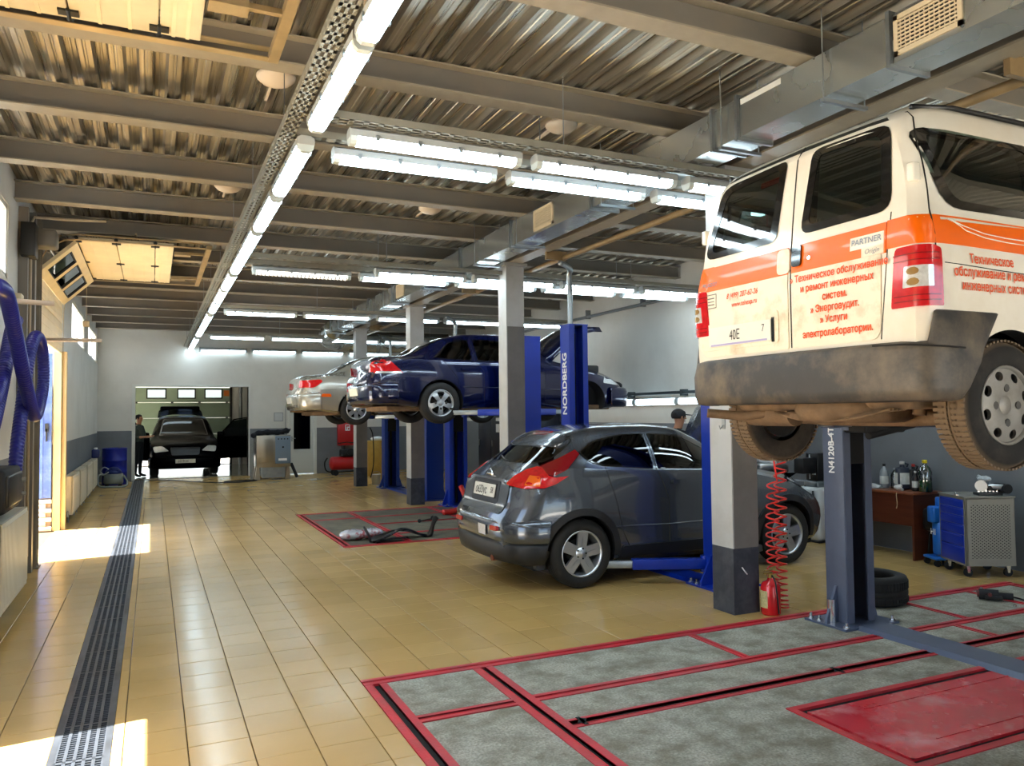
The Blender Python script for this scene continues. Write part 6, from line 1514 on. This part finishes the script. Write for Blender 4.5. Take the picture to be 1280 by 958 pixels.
for k, (a, c) in enumerate(((.135, .30), (.305, .42), (.425, .52), (.525, .61), (.615, .69), (.695, .775))):
    b = B(); b.bbox(-W2-.006, -W2+.015, -D2_+.022, D2_-.022, a, c, .004); d_ = b.obj('drawer', tb_m, tr)
    b = B(); b.box(-W2-.012, -W2-.004, -D2_+.04, D2_-.04, c-.02, c-.012); b.obj('drawer_pull', tb_m, d_)
for sx in (-1, 1):
    for sy in (-1, 1):
        b = B(); b.prism([(sx*.2-.02, .115), (sx*.2+.02, .115), (sx*.2+.012, .04), (sx*.2-.012, .04)], 'y', sy*.18-.02, sy*.18-.016); b.prism([(sx*.2-.02, .115), (sx*.2+.02, .115), (sx*.2+.012, .04), (sx*.2-.012, .04)], 'y', sy*.18+.016, sy*.18+.02); f_ = b.obj('caster', chrome_m, tr)
        b = B(); b.cyl((sx*.2, sy*.18-.014, .042), (sx*.2, sy*.18+.014, .042), .042, 16); b.obj('caster_wheel', rub_m, f_)
b = B(); b.box(-W2-.01, W2+.01, -D2_-.01, D2_+.01, z1, z1+.012); b.obj('top_tray', tg_m, tr)
ox, oy, oz = 7.78, 5.42, .812
def small(name, label, cat, build, m, loc, rz=0, group=None):
    b = B(); build(b); o = b.obj(name, m); o.location = loc; o.rotation_euler = (0, 0, rz); return tag(o, label, cat, group)
small('air_wrench', 'silver and black air wrench lying on the tool trolley', 'wrench', lambda b: (b.cyl((-.09, 0, .045), (.06, 0, .045), .038, 16), b.cyl((.06, 0, .045), (.11, 0, .045), .02, 12), b.bbox(-.05, -.01, -.14, 0, .02, .055, .012)), alloy_m, (7.84, 5.38, oz+.03), .5)
small('socket_tray', 'black tray of chrome sockets on the tool trolley', 'tray', lambda b: b.bbox(-.12, .12, -.06, .06, 0, .03, .006), blackpl_m, (7.80, 5.3, oz), -.5)
for k in range(6):
    small('socket', 'chrome socket in the black trolley tray, %s from the left' % ORD[k], 'socket', lambda b: b.cyl((0, 0, 0), (0, 0, .035), .012, 12), chrome_m, (7.80+(-.09+.036*k)*math.cos(-.5), 5.3+(-.09+.036*k)*math.sin(-.5), oz+.03), 0, 'chrome sockets on the trolley')
SC.objects['air_wrench'].scale = (1.5, 1.5, 1.5)
small('impact_gun', 'dark impact gun at the right end of the tool trolley top', 'wrench', lambda b: (b.cyl((-.08, 0, .05), (.05, 0, .05), .035, 14), b.bbox(-.02, .02, -.02, .1, .03, .07, .012), b.cyl((.05, 0, .05), (.09, 0, .05), .015, 10)), rub_m, (7.93, 5.25, oz+.0), 1.2)
SC.objects['impact_gun'].scale = (1.4, 1.4, 1.4)
small('glove', 'crumpled silver grey glove on the tools of the tool trolley', 'glove', lambda b: (b.ball((0, 0, .03), .07, (1.2, .9, .45)), b.tube([(.05, .0, .03), (.11, .03, .05), (.14, .03, .03)], .016, 8), b.tube([(.05, -.03, .03), (.12, -.04, .04), (.15, -.05, .02)], .016, 8)), mat('grey glove', '#aeb6bd', .6, noise=.25, scale=30), (7.84, 5.36, oz+.13), .8)
small('spanner', 'long silver spanner reaching over the left corner of the tool trolley', 'spanner', lambda b: (b.bbox(-.13, .13, -.012, .012, 0, .01, .004), b.cyl((-.14, 0, 0), (-.14, 0, .012), .025, 12), b.cyl((.14, 0, 0), (.14, 0, .012), .02, 12)), chrome_m, (7.62, 5.52, oz+.0), .7)
# tyre on the floor behind the post
t = thing('tyre', 'loose black tyre lying flat behind the foreground lift post', 'tyre', (5.83, 5.07, 0))
b = B(); R_, W_ = .30, .2; b.lathe([(.19, .02), (.2, .005), (.25, .0), (.29, .012), (R_, .04), (R_, .06), (R_-.006, .064), (R_-.006, .07), (R_, .074), (R_, .098), (R_-.006, .1), (R_-.006, .108), (R_, .112), (R_, .14), (R_, .165), (.29, .19), (.25, .2), (.2, .195), (.19, .18), (.22, .15), (.27, .1), (.22, .05), (.19, .02)], seg=48)
cs_ = b.obj('casing', tyre_m, t); b = B()
for k in range(60): a = 2*PI*k/60; b.box(R_-.004, R_+.003, -.011, .011, .028, .056, rot=Matrix.Rotation(a, 3, 'Z'), ctr=(0, 0, 0)); b.box(R_-.004, R_+.003, -.011, .011, .116, .168, rot=Matrix.Rotation(a+.05, 3, 'Z'), ctr=(0, 0, 0))
b.obj('tread_block', tyre_m, t)['kind'] = 'stuff'; t.scale = (1, 1, 1.25)
# small motor part on the concrete
t = thing('starter_motor', 'small black machine part lying on the concrete near the right edge', 'engine part', (6.78, 4.6, 0), -.9)
b = B(); b.cyl((-.1, 0, .05), (.05, 0, .05), .045, 18); b.cyl((.05, 0, .045), (.16, 0, .045), .03, 14); b.bbox(-.06, .08, -.06, 0, .01, .05, .015); b.obj('motor_body', rub_m, t)
b = B(); b.cyl((-.115, 0, .05), (-.1, 0, .05), .03, 14); b.cyl((-.02, -.05, .06), (-.02, -.08, .06), .016, 12); b.obj('end_cap', mat('reddish metal', '#6e3b3b', .4, .5), t)
b = B(); b.tube(catmull([(.1, 0, .05), (.2, .03, .03), (.28, .0, .012), (.34, .04, .012)], 5), .008, 6); b.obj('lead', rub_m, t)
for k, (x, y) in enumerate(((6.95, 4.85), (7.1, 4.92), (6.72, 4.36))): small('nut', ('small bright nut behind the machine part, left one of two', 'small bright nut behind the machine part, right one of two', 'small bright nut in front of the machine part')[k], 'nut', lambda b: b.cyl((0, 0, 0), (0, 0, .014), .014, 6), zinc_m, (x, y, .004), k, 'loose nuts on the concrete')
# extinguisher
ext_r = mat('extinguisher red', '#d01c22', .25, .1, coat=.6, noise=.05)
t = thing('fire_extinguisher', 'short red extinguisher bottle standing at the foot of the near pillar', 'extinguisher', (4.72, 5.12, 0))
b = B(); b.lathe([(.001, 0), (.075, 0), (.08, .012), (.08, .235), (.065, .262), (.03, .28), (.022, .30), (.001, .30)], seg=28); b.obj('cylinder', ext_r, t)
b = B(); b.cyl((0, 0, .29), (0, 0, .34), .018, 12); b.bbox(-.07, .02, -.012, .012, .335, .35, .004); b.bbox(-.06, .02, -.012, .012, .36, .37, .004); b.obj('valve', mat('brass', '#a58a4a', .3, .8), t)
b = B(); b.tube(catmull([(0, -.02, .32), (-.03, -.09, .28), (-.01, -.095, .1), (.0, -.09, .02)], 6), .007, 6); b.obj('strap', blackpl_m, t)
b = B(); b.lathe([(.0815, .06), (.0815, .2)], seg=10, a0=-.5, a1=.5); b.obj('paper_label', mat('yellow label', '#c9bf8a', .6, noise=.2, scale=60), t)
# coiled hoses
coil_m = mat('red coil hose', '#e02a22', .35, 0, noise=.05, coat=.3)
def coil(pts_top, x, y, z1, z0, R, turns, label, cr_=.0075, spread=.0):
    P = [Vector(p) for p in pts_top]; n = turns*14
    for k in range(n+1):
        u = k/n; a = 2*PI*turns*u; rr = R*(1+.15*math.sin(5*u)); zz = z1+(z0-z1)*(1-(1-u)**1.35); P.append(Vector((x+spread*u+rr*math.cos(a), y+.02*math.sin(3*u)+rr*math.sin(a)*.8, zz)))
    b = B(); b.tube(P, cr_, 6); o = b.obj('coiled_hose', coil_m); return tag(o, label, 'hose', 'red coiled air hoses')
coil([(4.76, 5.1, 3.72), (4.76, 5.1, 2.4), (4.765, 5.1, 1.3), (4.79, 5.1, 1.16)], 4.79, 5.14, 1.1, .10, .05, 15, 'red coiled air hose on the left of the pair, hanging down to the extinguisher')
coil([(4.9, 5.12, 3.72), (4.9, 5.12, 2.2), (4.9, 5.12, 1.62)], 4.885, 5.14, 1.6, .03, .048, 24, 'red coiled air hose on the right of the pair, its coils piled on the floor', spread=.0)
# white dispenser
t = thing('fluid_dispenser', 'tall white plastic tank with black pump head standing near the right wall', 'dispenser', (7.95, 7.72, 0))
b = B(); b.bbox(-.2, .2, -.2, .2, .02, .70, .05, seg=3); b.obj('tank', mat('white tank plastic', '#e6e8ea', .4), t)
b = B(); b.bbox(-.12, .12, -.12, .12, .70, .78, .02); b.obj('collar', galv_m, t)
b = B(); b.bbox(-.09, .2, -.1, .1, .78, 1.14, .01); b.bbox(-.32, -.09, -.08, .08, .88, 1.08, .01); b.obj('pump_head', blackpl_m, t)
b = B(); b.box(-.091, -.095, -.07, -.01, .86, 1.05); b.box(-.091, -.095, .02, .04, .80, 1.12); b.obj('gauge', whtx, t)
b = B(); b.tube(catmull([(-.2, -.12, .66), (-.23, -.15, .5), (-.23, -.05, .42), (-.22, .05, .5), (-.1, .1, .72)], 6), .014, 8); b.obj('hose', blackpl_m, t)
b = B(); b.bbox(-.21, .21, -.21, .21, 0, .03, .01); b.obj('plinth', blackpl_m, t)
# hook plate on the pillar
small('pillar_hook', 'small metal hook plate high on the near pillar', 'hook', lambda b: (b.bbox(-.008, 0, -.02, .02, 0, .12, .003), b.tube([(-.01, 0, .03), (-.04, 0, .0), (-.05, 0, .03)], .005, 6)), galv_m, (4.415, 5.3, 1.55))
small('white_cable', 'short white cable stub on the dark foot of the near pillar', 'cable', lambda b: b.tube([(0, 0, .06), (.02, -.008, .03), (.05, -.004, .0)], .006, 6), whtx, (4.50, 5.211, .33))
# things on the second floor frame
bl_m = mat('glossy black plastic', '#0b0b0d', .3, coat=.3)
t = thing('fender_liner', 'black moulded plastic car part with upturned end lying on the floor plates', 'car part', (3.0, 10.45, 0))
def curved(pts, W_, m, nm, thick=.012):
    c = catmull(pts, 6); b = B(); vs_ = []
    for i, p in enumerate(c):
        for y in (-1, 0, 1): vs_.append(p+Vector((0, y*W_*(1+.2*math.sin(i*.5)), -.02*abs(y))))
    b._add(vs_, [(3*i+k, 3*i+k+3, 3*i+k+4, 3*i+k+1) for i in range(len(c)-1) for k in range(2)], True); bmesh.ops.solidify(b.bm, geom=b.bm.faces[:], thickness=thick); return b.obj(nm, m, t)
curved([(-.42, -.1, .22), (-.36, -.1, .10), (-.32, -.12, .03), (-.1, -.1, .10), (.1, -.05, .16), (.3, 0, .10), (.42, .02, .03), (.52, 0, .05), (.58, .02, .2), (.62, .02, .28)], .10, bl_m, 'moulding', .03)
curved([(-.36, -.05, .02), (-.2, .0, .08), (.1, .05, .13), (.35, .05, .06), (.55, .0, .03)], .09, bl_m, 'inner_shell', .02)
curved([(-.3, -.2, .02), (-.1, -.2, .06), (.15, -.16, .05)], .05, bl_m, 'lip')
t = thing('plastic_bag', 'clear plastic sack with white and red print heaped at the end of the black part', 'bag', (2.5, 10.65, 0))
b = B(); b.ball((0, 0, .07), .13, (1.5, 1, .55)); b.ball((.25, .0, .07), .1, (1.6, 1, .7)); 
for v in b.bm.verts: v.co += Vector((random.uniform(-1, 1), random.uniform(-1, 1), random.uniform(-.6, 1)))*.012; v.co.z = max(v.co.z, .008)
b.obj('sack', mat('crinkled film', '#c9c9cf', .15, .2, coat=.5, dirt='#a5363a', dscale=7, damt=.9, dlo=.5, dhi=.6), t)
t = thing('car_part', 'small black linkage lying on the floor plates beside the crossover bumper', 'car part', (3.95, 11.9, 0), .6)
b = B(); b.cyl((-.16, 0, .03), (.16, 0, .03), .012, 8); b.ball((-.17, 0, .035), .03); b.ball((.18, 0, .04), .038); b.obj('rod', rub_m, t)
o = hose('air_hose', [(4.45, 12.5, .055), (4.68, 12.58, .055), (4.92, 12.8, .09), (5.08, 13.1, .2), (5.1, 13.35, .38)], .045, 'thick red hose hanging in a bow at the foot of the blue lift post', coil_m, group=None)
# washer cabinet by the far door
st_m = mat('brushed stainless', '#a79f92', .3, .9, noise=.05, stretch=(1, 1, .1)); pb_m = mat('blue grey panel', '#6d7f92', .45)
t = thing('parts_washer', 'stainless steel cabinet machine with a blue grey control panel beside the far doorway', 'machine', (2.95, 21.95, 0))
b = B(); b.bbox(2.52, 3.4, 21.75, 22.3, .33, 1.18, .01); b.obj('cabinet', st_m, t, world=True)
b = B(); b.bbox(3.0, 3.4, 21.735, 21.75, .42, 1.16, .004); b.obj('control_panel', pb_m, t, world=True)
b = B(); b.bbox(2.58, 2.94, 21.735, 21.75, .45, 1.12, .01); b.obj('door', st_m, t, world=True)
b = B()
for k in range(4): b.cyl((3.08+k*.08, 21.735, 1.08), (3.08+k*.08, 21.725, 1.08), .018, 10)
b.cyl((3.2, 21.735, .86), (3.2, 21.72, .86), .025, 12); b.obj('knob', dark_m, t, world=True)
b = B(); b.box(3.08, 3.3, 21.73, 21.735, .5, .56); b.obj('name_plate', whtx, t, world=True)
for x in (2.56, 3.34): b = B(); b.prism([(x-.08, 0), (x+.06, 0), (x+.03, .33), (x-.03, .33)], 'y', 21.78, 21.84); b.obj('leg', st_m, t, world=True)
for x in (2.56, 3.34): b = B(); b.prism([(x-.08, 0), (x+.06, 0), (x+.03, .33), (x-.03, .33)], 'y', 22.2, 22.26); b.obj('leg', st_m, t, world=True)
b = B(); b.cyl((2.42, 21.8, 0), (2.42, 21.8, 1.1), .02, 8); b.cyl((2.42, 22.1, 0), (2.42, 22.1, 1.1), .02, 8); b.cyl((2.42, 21.8, 1.1), (2.42, 22.1, 1.1), .02, 8); b.box(2.68, 3.26, 21.8, 22.2, .05, .33); b.obj('side_rail', galv_m, t, world=True)
small('coat', 'dark jacket thrown over the stainless machine', 'jacket', lambda b: (b.tube(catmull([(-.55, -.1, -.06), (-.45, -.05, .03), (-.2, 0, .06), (.1, .02, .05), (.35, 0, .1), (.42, -.02, .08)], 6), [.05+.03*math.sin(k*.6)**2 for k in range(31)], 8), b.tube(catmull([(-.4, .08, .02), (-.1, .1, .06), (.3, .06, .05)], 6), .06, 8)), mat('dark cloth', '#16181f', .9, noise=.2, scale=15), (2.98, 21.98, 1.2))
small('hose_line', 'thin black hose looped on the floor before the stainless machine', 'hose', lambda b: b.tube(catmull([(2.4, 21.7, .015), (2.0, 21.3, .015), (1.7, 21.6, .015), (2.2, 21.8, .015), (2.5, 21.5, .015), (1.9, 21.15, .015), (1.2, 21.7, .015), (.4, 22.9, .015), (-.1, 23.0, .015)], 8), .013, 6), rub_m, (0, 0, 0))
small('pedal', 'black rubber wedge leaning at the right foot of the stainless machine', 'wedge', lambda b: b.bbox(-.04, .04, -.03, .03, 0, .42, .015, rot=Matrix.Rotation(-.4, 3, 'Y')), rub_m, (3.5, 21.8, .02))
b = B(); b.box(3.2, 3.46, 23.475, 23.495, 1.54, 1.80); o = tag(b.obj('picture_frame', galv_m), 'small grey framed notice on the far wall left of the white door', 'notice')
b = B(); b.box(3.22, 3.44, 23.47, 23.475, 1.56, 1.78); b.obj('sheet', mat('pale grey sheet', '#c3c7c9', .6), o)
b = B(); b.box(3.52, 3.535, 23.48, 23.5, 1.3, 2.0); b.box(3.52, 3.7, 23.48, 23.5, 2.14, 2.15); tag(b.obj('conduit', galv_m), 'thin grey conduit framing the left of the white door', 'conduit')
# blue drum, can, vacuum
db_m = mat('blue drum', '#0c1f8e', .35, .1, noise=.08)
t = thing('drum', 'blue steel drum in the far left corner', 'drum', (-.86, 22.3, 0))
b = B(); b.lathe([(.001, .0), (.28, .0), (.29, .02), (.285, .3), (.297, .315), (.285, .33), (.285, .6), (.297, .615), (.285, .63), (.285, .9), (.295, .92), (.28, .93), (.275, .91), (.001, .91)], seg=32); b.obj('barrel', db_m, t)
b = B(); b.cyl((.1, -.1, .91), (.1, -.1, .935), .035, 12); b.cyl((-.15, .1, .91), (-.15, .1, .93), .02, 12); b.obj('bung', blackpl_m, t)
t = thing('jerry_can', 'small dark blue can with a white cap on the far radiator beside the drum', 'can', (-1.19, 20.6, .765))
b = B(); b.bbox(-.08, .08, -.1, .1, 0, .2, .03); b.obj('can_body', mat('dark blue plastic', '#16286a', .4), t)
b = B(); b.cyl((0, 0, .2), (0, 0, .24), .04, 12); b.obj('cap', whtx, t)
t = thing('vacuum_cleaner', 'grey and blue shop vacuum with coiled hoses in front of the blue drum', 'vacuum cleaner', (-.85, 21.55, 0))
b = B(); b.lathe([(.001, .08), (.2, .08), (.22, .12), (.21, .32), (.001, .33)], seg=24); b.obj('tank', mat('grey plastic', '#7d827b', .4), t)
b = B(); b.lathe([(.001, .5), (.08, .48), (.17, .40), (.2, .33), (.001, .33)], seg=24); b.bbox(-.05, .12, -.16, -.05, .38, .48, .03); b.obj('motor_head', mat('dark blue plastic', '#16286a', .4), t)
b = B(); b.tube(catmull([(-.2, 0, .3), (-.32, -.1, .3), (-.3, -.25, .06), (-.05, -.32, .03), (.25, -.25, .03), (.3, -.05, .12), (.22, .0, .28)], 7), .022, 8); b.tube(catmull([(-.1, -.18, .45), (-.2, -.22, .5), (-.28, -.2, .4), (-.2, -.2, .33), (-.1, -.22, .38)], 6), .014, 8); b.obj('hose', mat('grey hose', '#8d9490', .5), t)
for k in range(4): a = PI/4+k*PI/2; b = B(); b.cyl((.2*math.cos(a), .2*math.sin(a)-.012, .04), (.2*math.cos(a), .2*math.sin(a)+.012, .04), .04, 12); b.obj('caster', rub_m, t)
# far right: fire box, compressor, yellow cabinet, buckets, jack, navy cabinet
fr_m = mat('fire box red', '#b5161c', .4, noise=.04)
t = thing('fire_hose_box', 'red fire hose box on the far wall behind the pillar foot', 'fire box', (5.28, 23.4, .8))
b = B(); b.bbox(5.02, 5.6, 23.28, 23.495, .80, 1.52, .01); b.obj('box', fr_m, t, world=True)
b = B(); b.bbox(5.04, 5.58, 23.265, 23.28, .82, 1.50, .005); b.obj('door', fr_m, t, world=True)
b = B(); b.box(5.22, 5.36, 23.258, 23.262, 1.24, 1.42); b.obj('symbol_sheet', whtx, t, world=True)
b = B(); b.box(5.24, 5.34, 23.255, 23.258, 1.36, 1.40); b.box(5.25, 5.27, 23.255, 23.258, 1.27, 1.36); b.box(5.3, 5.34, 23.255, 23.258, 1.27, 1.32); b.obj('symbol', fr_m, t, world=True)
t = thing('air_compressor', 'red air compressor with black motor on top by the far wall', 'compressor', (5.0, 22.3, 0))
b = B(); b.cyl((-.36, 0, .34), (.3, 0, .34), .19, 24); b.ball((-.36, 0, .34), .19, (.5, 1, 1)); b.ball((.3, 0, .34), .19, (.5, 1, 1)); b.obj('tank', fr_m, t)
b = B(); b.bbox(-.15, .22, -.12, .12, .52, .74, .04); b.cyl((-.05, 0, .7), (-.05, 0, .84), .06, 14); b.cyl((.1, -.12, .66), (.1, -.2, .66), .09, 18); b.tube([(-.2, 0, .9), (.05, 0, .93), (.3, 0, .9)], .015, 8); b.obj('motor', rub_m, t)
b = B(); b.tube(catmull([(-.5, 0, .5), (-.58, 0, .35), (-.5, 0, .12), (-.1, -.1, .1), (.3, -.1, .12)], 6), .018, 8); b.obj('frame', dark_m, t)
for s_ in (-1, 1): b = B(); b.cyl((-.3, s_*.16-.02, .08), (-.3, s_*.16+.02, .08), .08, 16); b.obj('caster', rub_m, t)
yl_m = mat('ochre cabinet', '#b08a3a', .5, noise=.1)
t = thing('cabinet', 'ochre yellow cupboard standing behind the far pillar', 'cabinet', (5.75, 21.6, 0))
b = B(); b.bbox(5.42, 6.15, 21.4, 21.9, 0, .98, .01); b.obj('carcass', yl_m, t, world=True)
for x in (5.44, 5.8): b = B(); b.bbox(x, x+.33, 21.385, 21.4, .04, .94, .005); d_ = b.obj('door', yl_m, t, world=True)
small('cloth_heap', 'white cloth heap on the ochre cupboard', 'cloth', lambda b: (b.ball((0, 0, .05), .13, (1.5, 1, .5)), b.ball((.2, .05, .04), .1, (1.3, 1, .5))), whtx, (5.75, 21.6, .98))
for x, y, h, lb in ((4.98, 18.85, .24, 'white plastic bucket at the foot of the farthest pillar'), (5.95, 21.1, .2, 'white plastic bucket in front of the ochre cupboard')):
    t = thing('bucket', lb, 'bucket', (x, y, 0), group='white buckets'); b = B(); b.lathe([(.001, 0), (.09, 0), (.115, h), (.12, h), (.12, h+.01), (.11, h+.01), (.09, .02), (.001, .02)], seg=24); b.obj('pail', mat('white plastic', '#dcdcd8', .5), t)
    b = B(); b.tube([(.12*math.cos(a), .0, h-.02+.1*math.sin(a)) for a in [PI*k/10 for k in range(11)]], .004, 6); b.obj('handle', galv_m, t)
t = thing('workshop_press', 'red tank machine on the floor behind the blue posts, below the raised sedans', 'machine', (6.35, 19.3, 0))
b = B(); b.lathe([(.001, .02), (.2, .02), (.22, .06), (.22, .5), (.14, .58), (.001, .6)], seg=24); b.obj('tank', fr_m, t)
b = B(); b.cyl((0, 0, .58), (0, 0, .8), .04, 12); b.bbox(-.12, .12, -.06, .06, .78, .9, .02); b.tube(catmull([(.1, 0, .85), (.25, 0, .8), (.27, 0, .4), (.2, -.1, .1)], 6), .015, 8); b.obj('head', rub_m, t)
nv_m = mat('navy locker', '#0b1428', .4, .1)
t = thing('locker', 'tall dark navy locker row by the right wall behind the lifts', 'locker', (7.9, 17.6, 0))
b = B(); b.bbox(7.6, 8.2, 15.3, 18.6, 0, 1.75, .01); b.obj('carcass', nv_m, t, world=True)
for k in range(4): y = 15.33+k*.82; b = B(); b.bbox(7.585, 7.6, y, y+.79, .05, 1.7, .006); d_ = b.obj('door', nv_m, t, world=True)
for k in range(4): y = 15.33+k*.82; b = B(); b.bbox(7.565, 7.585, y+.7, y+.73, .9, 1.05, .005); b.obj('handle', galv_m, t, world=True)
b = B(); b.box(7.58, 7.584, 17.2, 17.45, 1.25, 1.45); b.box(7.58, 7.584, 17.2, 17.45, 1.52, 1.6); b.obj('sticker', whtx, t, world=True)
small('air_line', 'red coiled hose hanging on the wall between the two blue posts', 'hose', lambda b: b.tube([Vector((.05*math.cos(k*.6), .05*math.sin(k*.6), 1.35-k*.008)) for k in range(100)], .009, 5), coil_m, (6.0, 16.2, 0))
small('pillar_hose', 'black hose clipped to the right side of the farthest pillar', 'hose', lambda b: b.tube(catmull([(4.74, 18.5, 1.4), (4.8, 18.48, 1.25), (4.82, 18.45, .9), (4.81, 18.44, .5), (4.75, 18.46, .2)], 6), .014, 6), rub_m, (0, 0, 0))
# stain on right wall
# ================================================================ PEOPLE
def person(label, loc, rz, shirt, trous, skinc, hairc, cap=None, arms='down', look=0.0, h=1.78):
    k = h/1.78; J = {}; 
    N = [('pelvis', (0, 0, .95), .15), ('waist', (0, 0, 1.1), .14), ('chest', (0, .0, 1.32), .165), ('neck0', (0, .01, 1.48), .075), ('neck1', (.02, 0, 1.54), .058), ('head0', (.035, 0, 1.60), .072), ('head1', (.03, 0, 1.68), .092), ('head2', (.02, 0, 1.735), .075)]
    E_ = [('pelvis', 'waist'), ('waist', 'chest'), ('chest', 'neck0'), ('neck0', 'neck1'), ('neck1', 'head0'), ('head0', 'head1'), ('head1', 'head2')]
    for s_ in (-1, 1):
        n = 'lr'[s_ > 0]
        N += [('hip'+n, (0, s_*.1, .90), .105), ('knee'+n, (.02, s_*.11, .50), .066), ('shin'+n, (-.005, s_*.115, .3), .055), ('ankle'+n, (-.01, s_*.12, .09), .042), ('foot'+n, (.07, s_*.13, .045), .04), ('toe'+n, (.17, s_*.14, .035), .032)]
        E_ += [('pelvis', 'hip'+n), ('hip'+n, 'knee'+n), ('knee'+n, 'shin'+n), ('shin'+n, 'ankle'+n), ('ankle'+n, 'foot'+n), ('foot'+n, 'toe'+n)]
        if arms == 'front': el, wr, hd = (.06, s_*.25, 1.13), (.27, s_*.12, 1.14), (.35, s_*.08, 1.15)
        else: el, wr, hd = (-.02, s_*.27, 1.13), (.03, s_*.29, .88), (.04, s_*.29, .79)
        N += [('sh'+n, (0, s_*.18, 1.42), .07), ('el'+n, el, .046), ('wr'+n, wr, .03), ('hd'+n, hd, .032)]
        E_ += [('chest', 'sh'+n), ('sh'+n, 'el'+n), ('el'+n, 'wr'+n), ('wr'+n, 'hd'+n)]
        d = (Vector(hd)-Vector(wr)).normalized(); sd_ = Vector((0, s_, 0)) if arms == 'front' else Vector((1, 0, 0)); sd_ = (sd_-d*sd_.dot(d)).normalized(); dn = d.cross(sd_)
        for f in range(4):
            a = Vector(hd)+d*.02+sd_*(.024*(f-1.5)); L_ = (.07, .08, .075, .06)[f]
            N += [('f%d%s' % (f, n), tuple(a), .010), ('g%d%s' % (f, n), tuple(a+d*L_*.55+dn*.006), .009), ('h%d%s' % (f, n), tuple(a+d*L_+dn*.022), .008)]; E_ += [('hd'+n, 'f%d%s' % (f, n)), ('f%d%s' % (f, n), 'g%d%s' % (f, n)), ('g%d%s' % (f, n), 'h%d%s' % (f, n))]
        a = Vector(hd)+sd_*-.035-d*.01; N += [('t0'+n, tuple(a), .011), ('t1'+n, tuple(a+d*.035-sd_*.02), .009)]; E_ += [('hd'+n, 't0'+n), ('t0'+n, 't1'+n)]
    idx = {nm: i for i, (nm, _, _) in enumerate(N)}
    me = bpy.data.meshes.new('figure'); me.from_pydata([tuple(c*k for c in p) for _, p, _ in N], [(idx[a], idx[b_]) for a, b_ in E_], [])
    o = bpy.data.objects.new('person', me); COL.objects.link(o)
    md = o.modifiers.new('skin', 'SKIN'); sv = me.skin_vertices[0].data
    for i, (_, _, r) in enumerate(N): sv[i].radius = (r*k, r*k); sv[i].use_root = (i == 0)
    for nm, rx in (('chest', (.115, .175)), ('waist', (.11, .15)), ('pelvis', (.12, .16))): sv[idx[nm]].radius = (rx[1]*k, rx[0]*k)
    md.use_smooth_shade = True; o.modifiers.new('sub', 'SUBSURF').levels = 2
    dg = bpy.context.evaluated_depsgraph_get(); m2 = bpy.data.meshes.new_from_object(o.evaluated_get(dg)); o.modifiers.clear(); o.data = m2
    m2.materials.clear()
    for m_ in (shirt, trous, skinc, dark_m): m2.materials.append(m_)
    for p in m2.polygons:
        c = p.center/k; p.use_smooth = True
        side = abs(c.y) > .17 or (arms == 'front' and c.x > .17)
        if c.z > 1.5: p.material_index = 2
        elif (arms == 'front' and c.x > .16 and c.z > 1.0) or (arms != 'front' and abs(c.y) > .22 and c.z < 1.0): p.material_index = 2
        elif c.z < .1: p.material_index = 3
        elif c.z < 1.0: p.material_index = 1
        else: p.material_index = 0
    o.location = loc; o.rotation_euler = (0, 0, rz); tag(o, label, 'person')
    hz = 1.66*k; hx = .03*k
    b = B(); b.prism([(hx+.085*k, hz+.02*k), (hx+.115*k, hz-.025*k), (hx+.085*k, hz-.03*k)], 'y', -.013*k, .013*k); b.obj('nose', skinc, o)
    b = B()
    b.bbox((hx+.078*k), (hx+.088*k), -.026*k, .026*k, hz-.062*k, hz-.052*k, .003); b.obj('mouth', mat('lips', '#8a4a42', .6), o)
    for s_ in (-1, 1):
        b = B(); b.ball((hx+.078*k, s_*.033*k, hz+.015*k), .012*k); b.obj('eye', blacktx_m, o)
        b = B(); b.ball((hx-.005, s_*.09*k, hz-.005), .028*k, (.6, .35, 1)); b.obj('ear', skinc, o)
    b = B(); b.ball((hx-.015*k, 0, hz+.03*k), .104*k, (1.02, .94, .92))
    for v in list(b.bm.verts):
        if v.co.z < hz-.03*k or (v.co.x > hx+.045*k and v.co.z < hz+.055*k): v.co = Vector((hx-.01*k, 0, hz+.02*k)) + (v.co-Vector((hx-.01*k, 0, hz+.02*k)))*.7
    b.obj('hair', hairc, o)
    if cap:
        b = B(); b.lathe([(.102*k, -.005*k), (.103*k, .02*k), (.095*k, .055*k), (.06*k, .078*k), (.001, .085*k)], (hx-.01*k, 0, hz+.025*k), seg=24); c_ = b.obj('cap', cap, o)
        b = B(); b.bbox(hx+.06*k, hx+.185*k, -.07*k, .07*k, hz+.03*k, hz+.04*k, .005, rot=Matrix.Rotation(.12, 3, 'Y')); b.obj('peak', cap, c_)
    return o
skc = mat('skin', '#b98468', .6, noise=.06, scale=12); hr_m = mat('dark hair', '#1a1311', .7, noise=.2, scale=40)
person('man in a green grey T-shirt beside the black car in the far bay', (-.36, 24.75, 0), -.5, mat('green grey T-shirt', '#3f4b45', .85, noise=.08), mat('black trousers', '#141518', .85), skc, hr_m, arms='front')
person('man in a dark peaked cap standing behind the grey crossover', (6.68, 9.0, 0), -.15, mat('dark work shirt', '#1d2026', .85, noise=.08), mat('dark work trousers', '#20242c', .85), skc, hr_m, cap=mat('dark cap', '#2a2e35', .8, noise=.08), h=1.74)
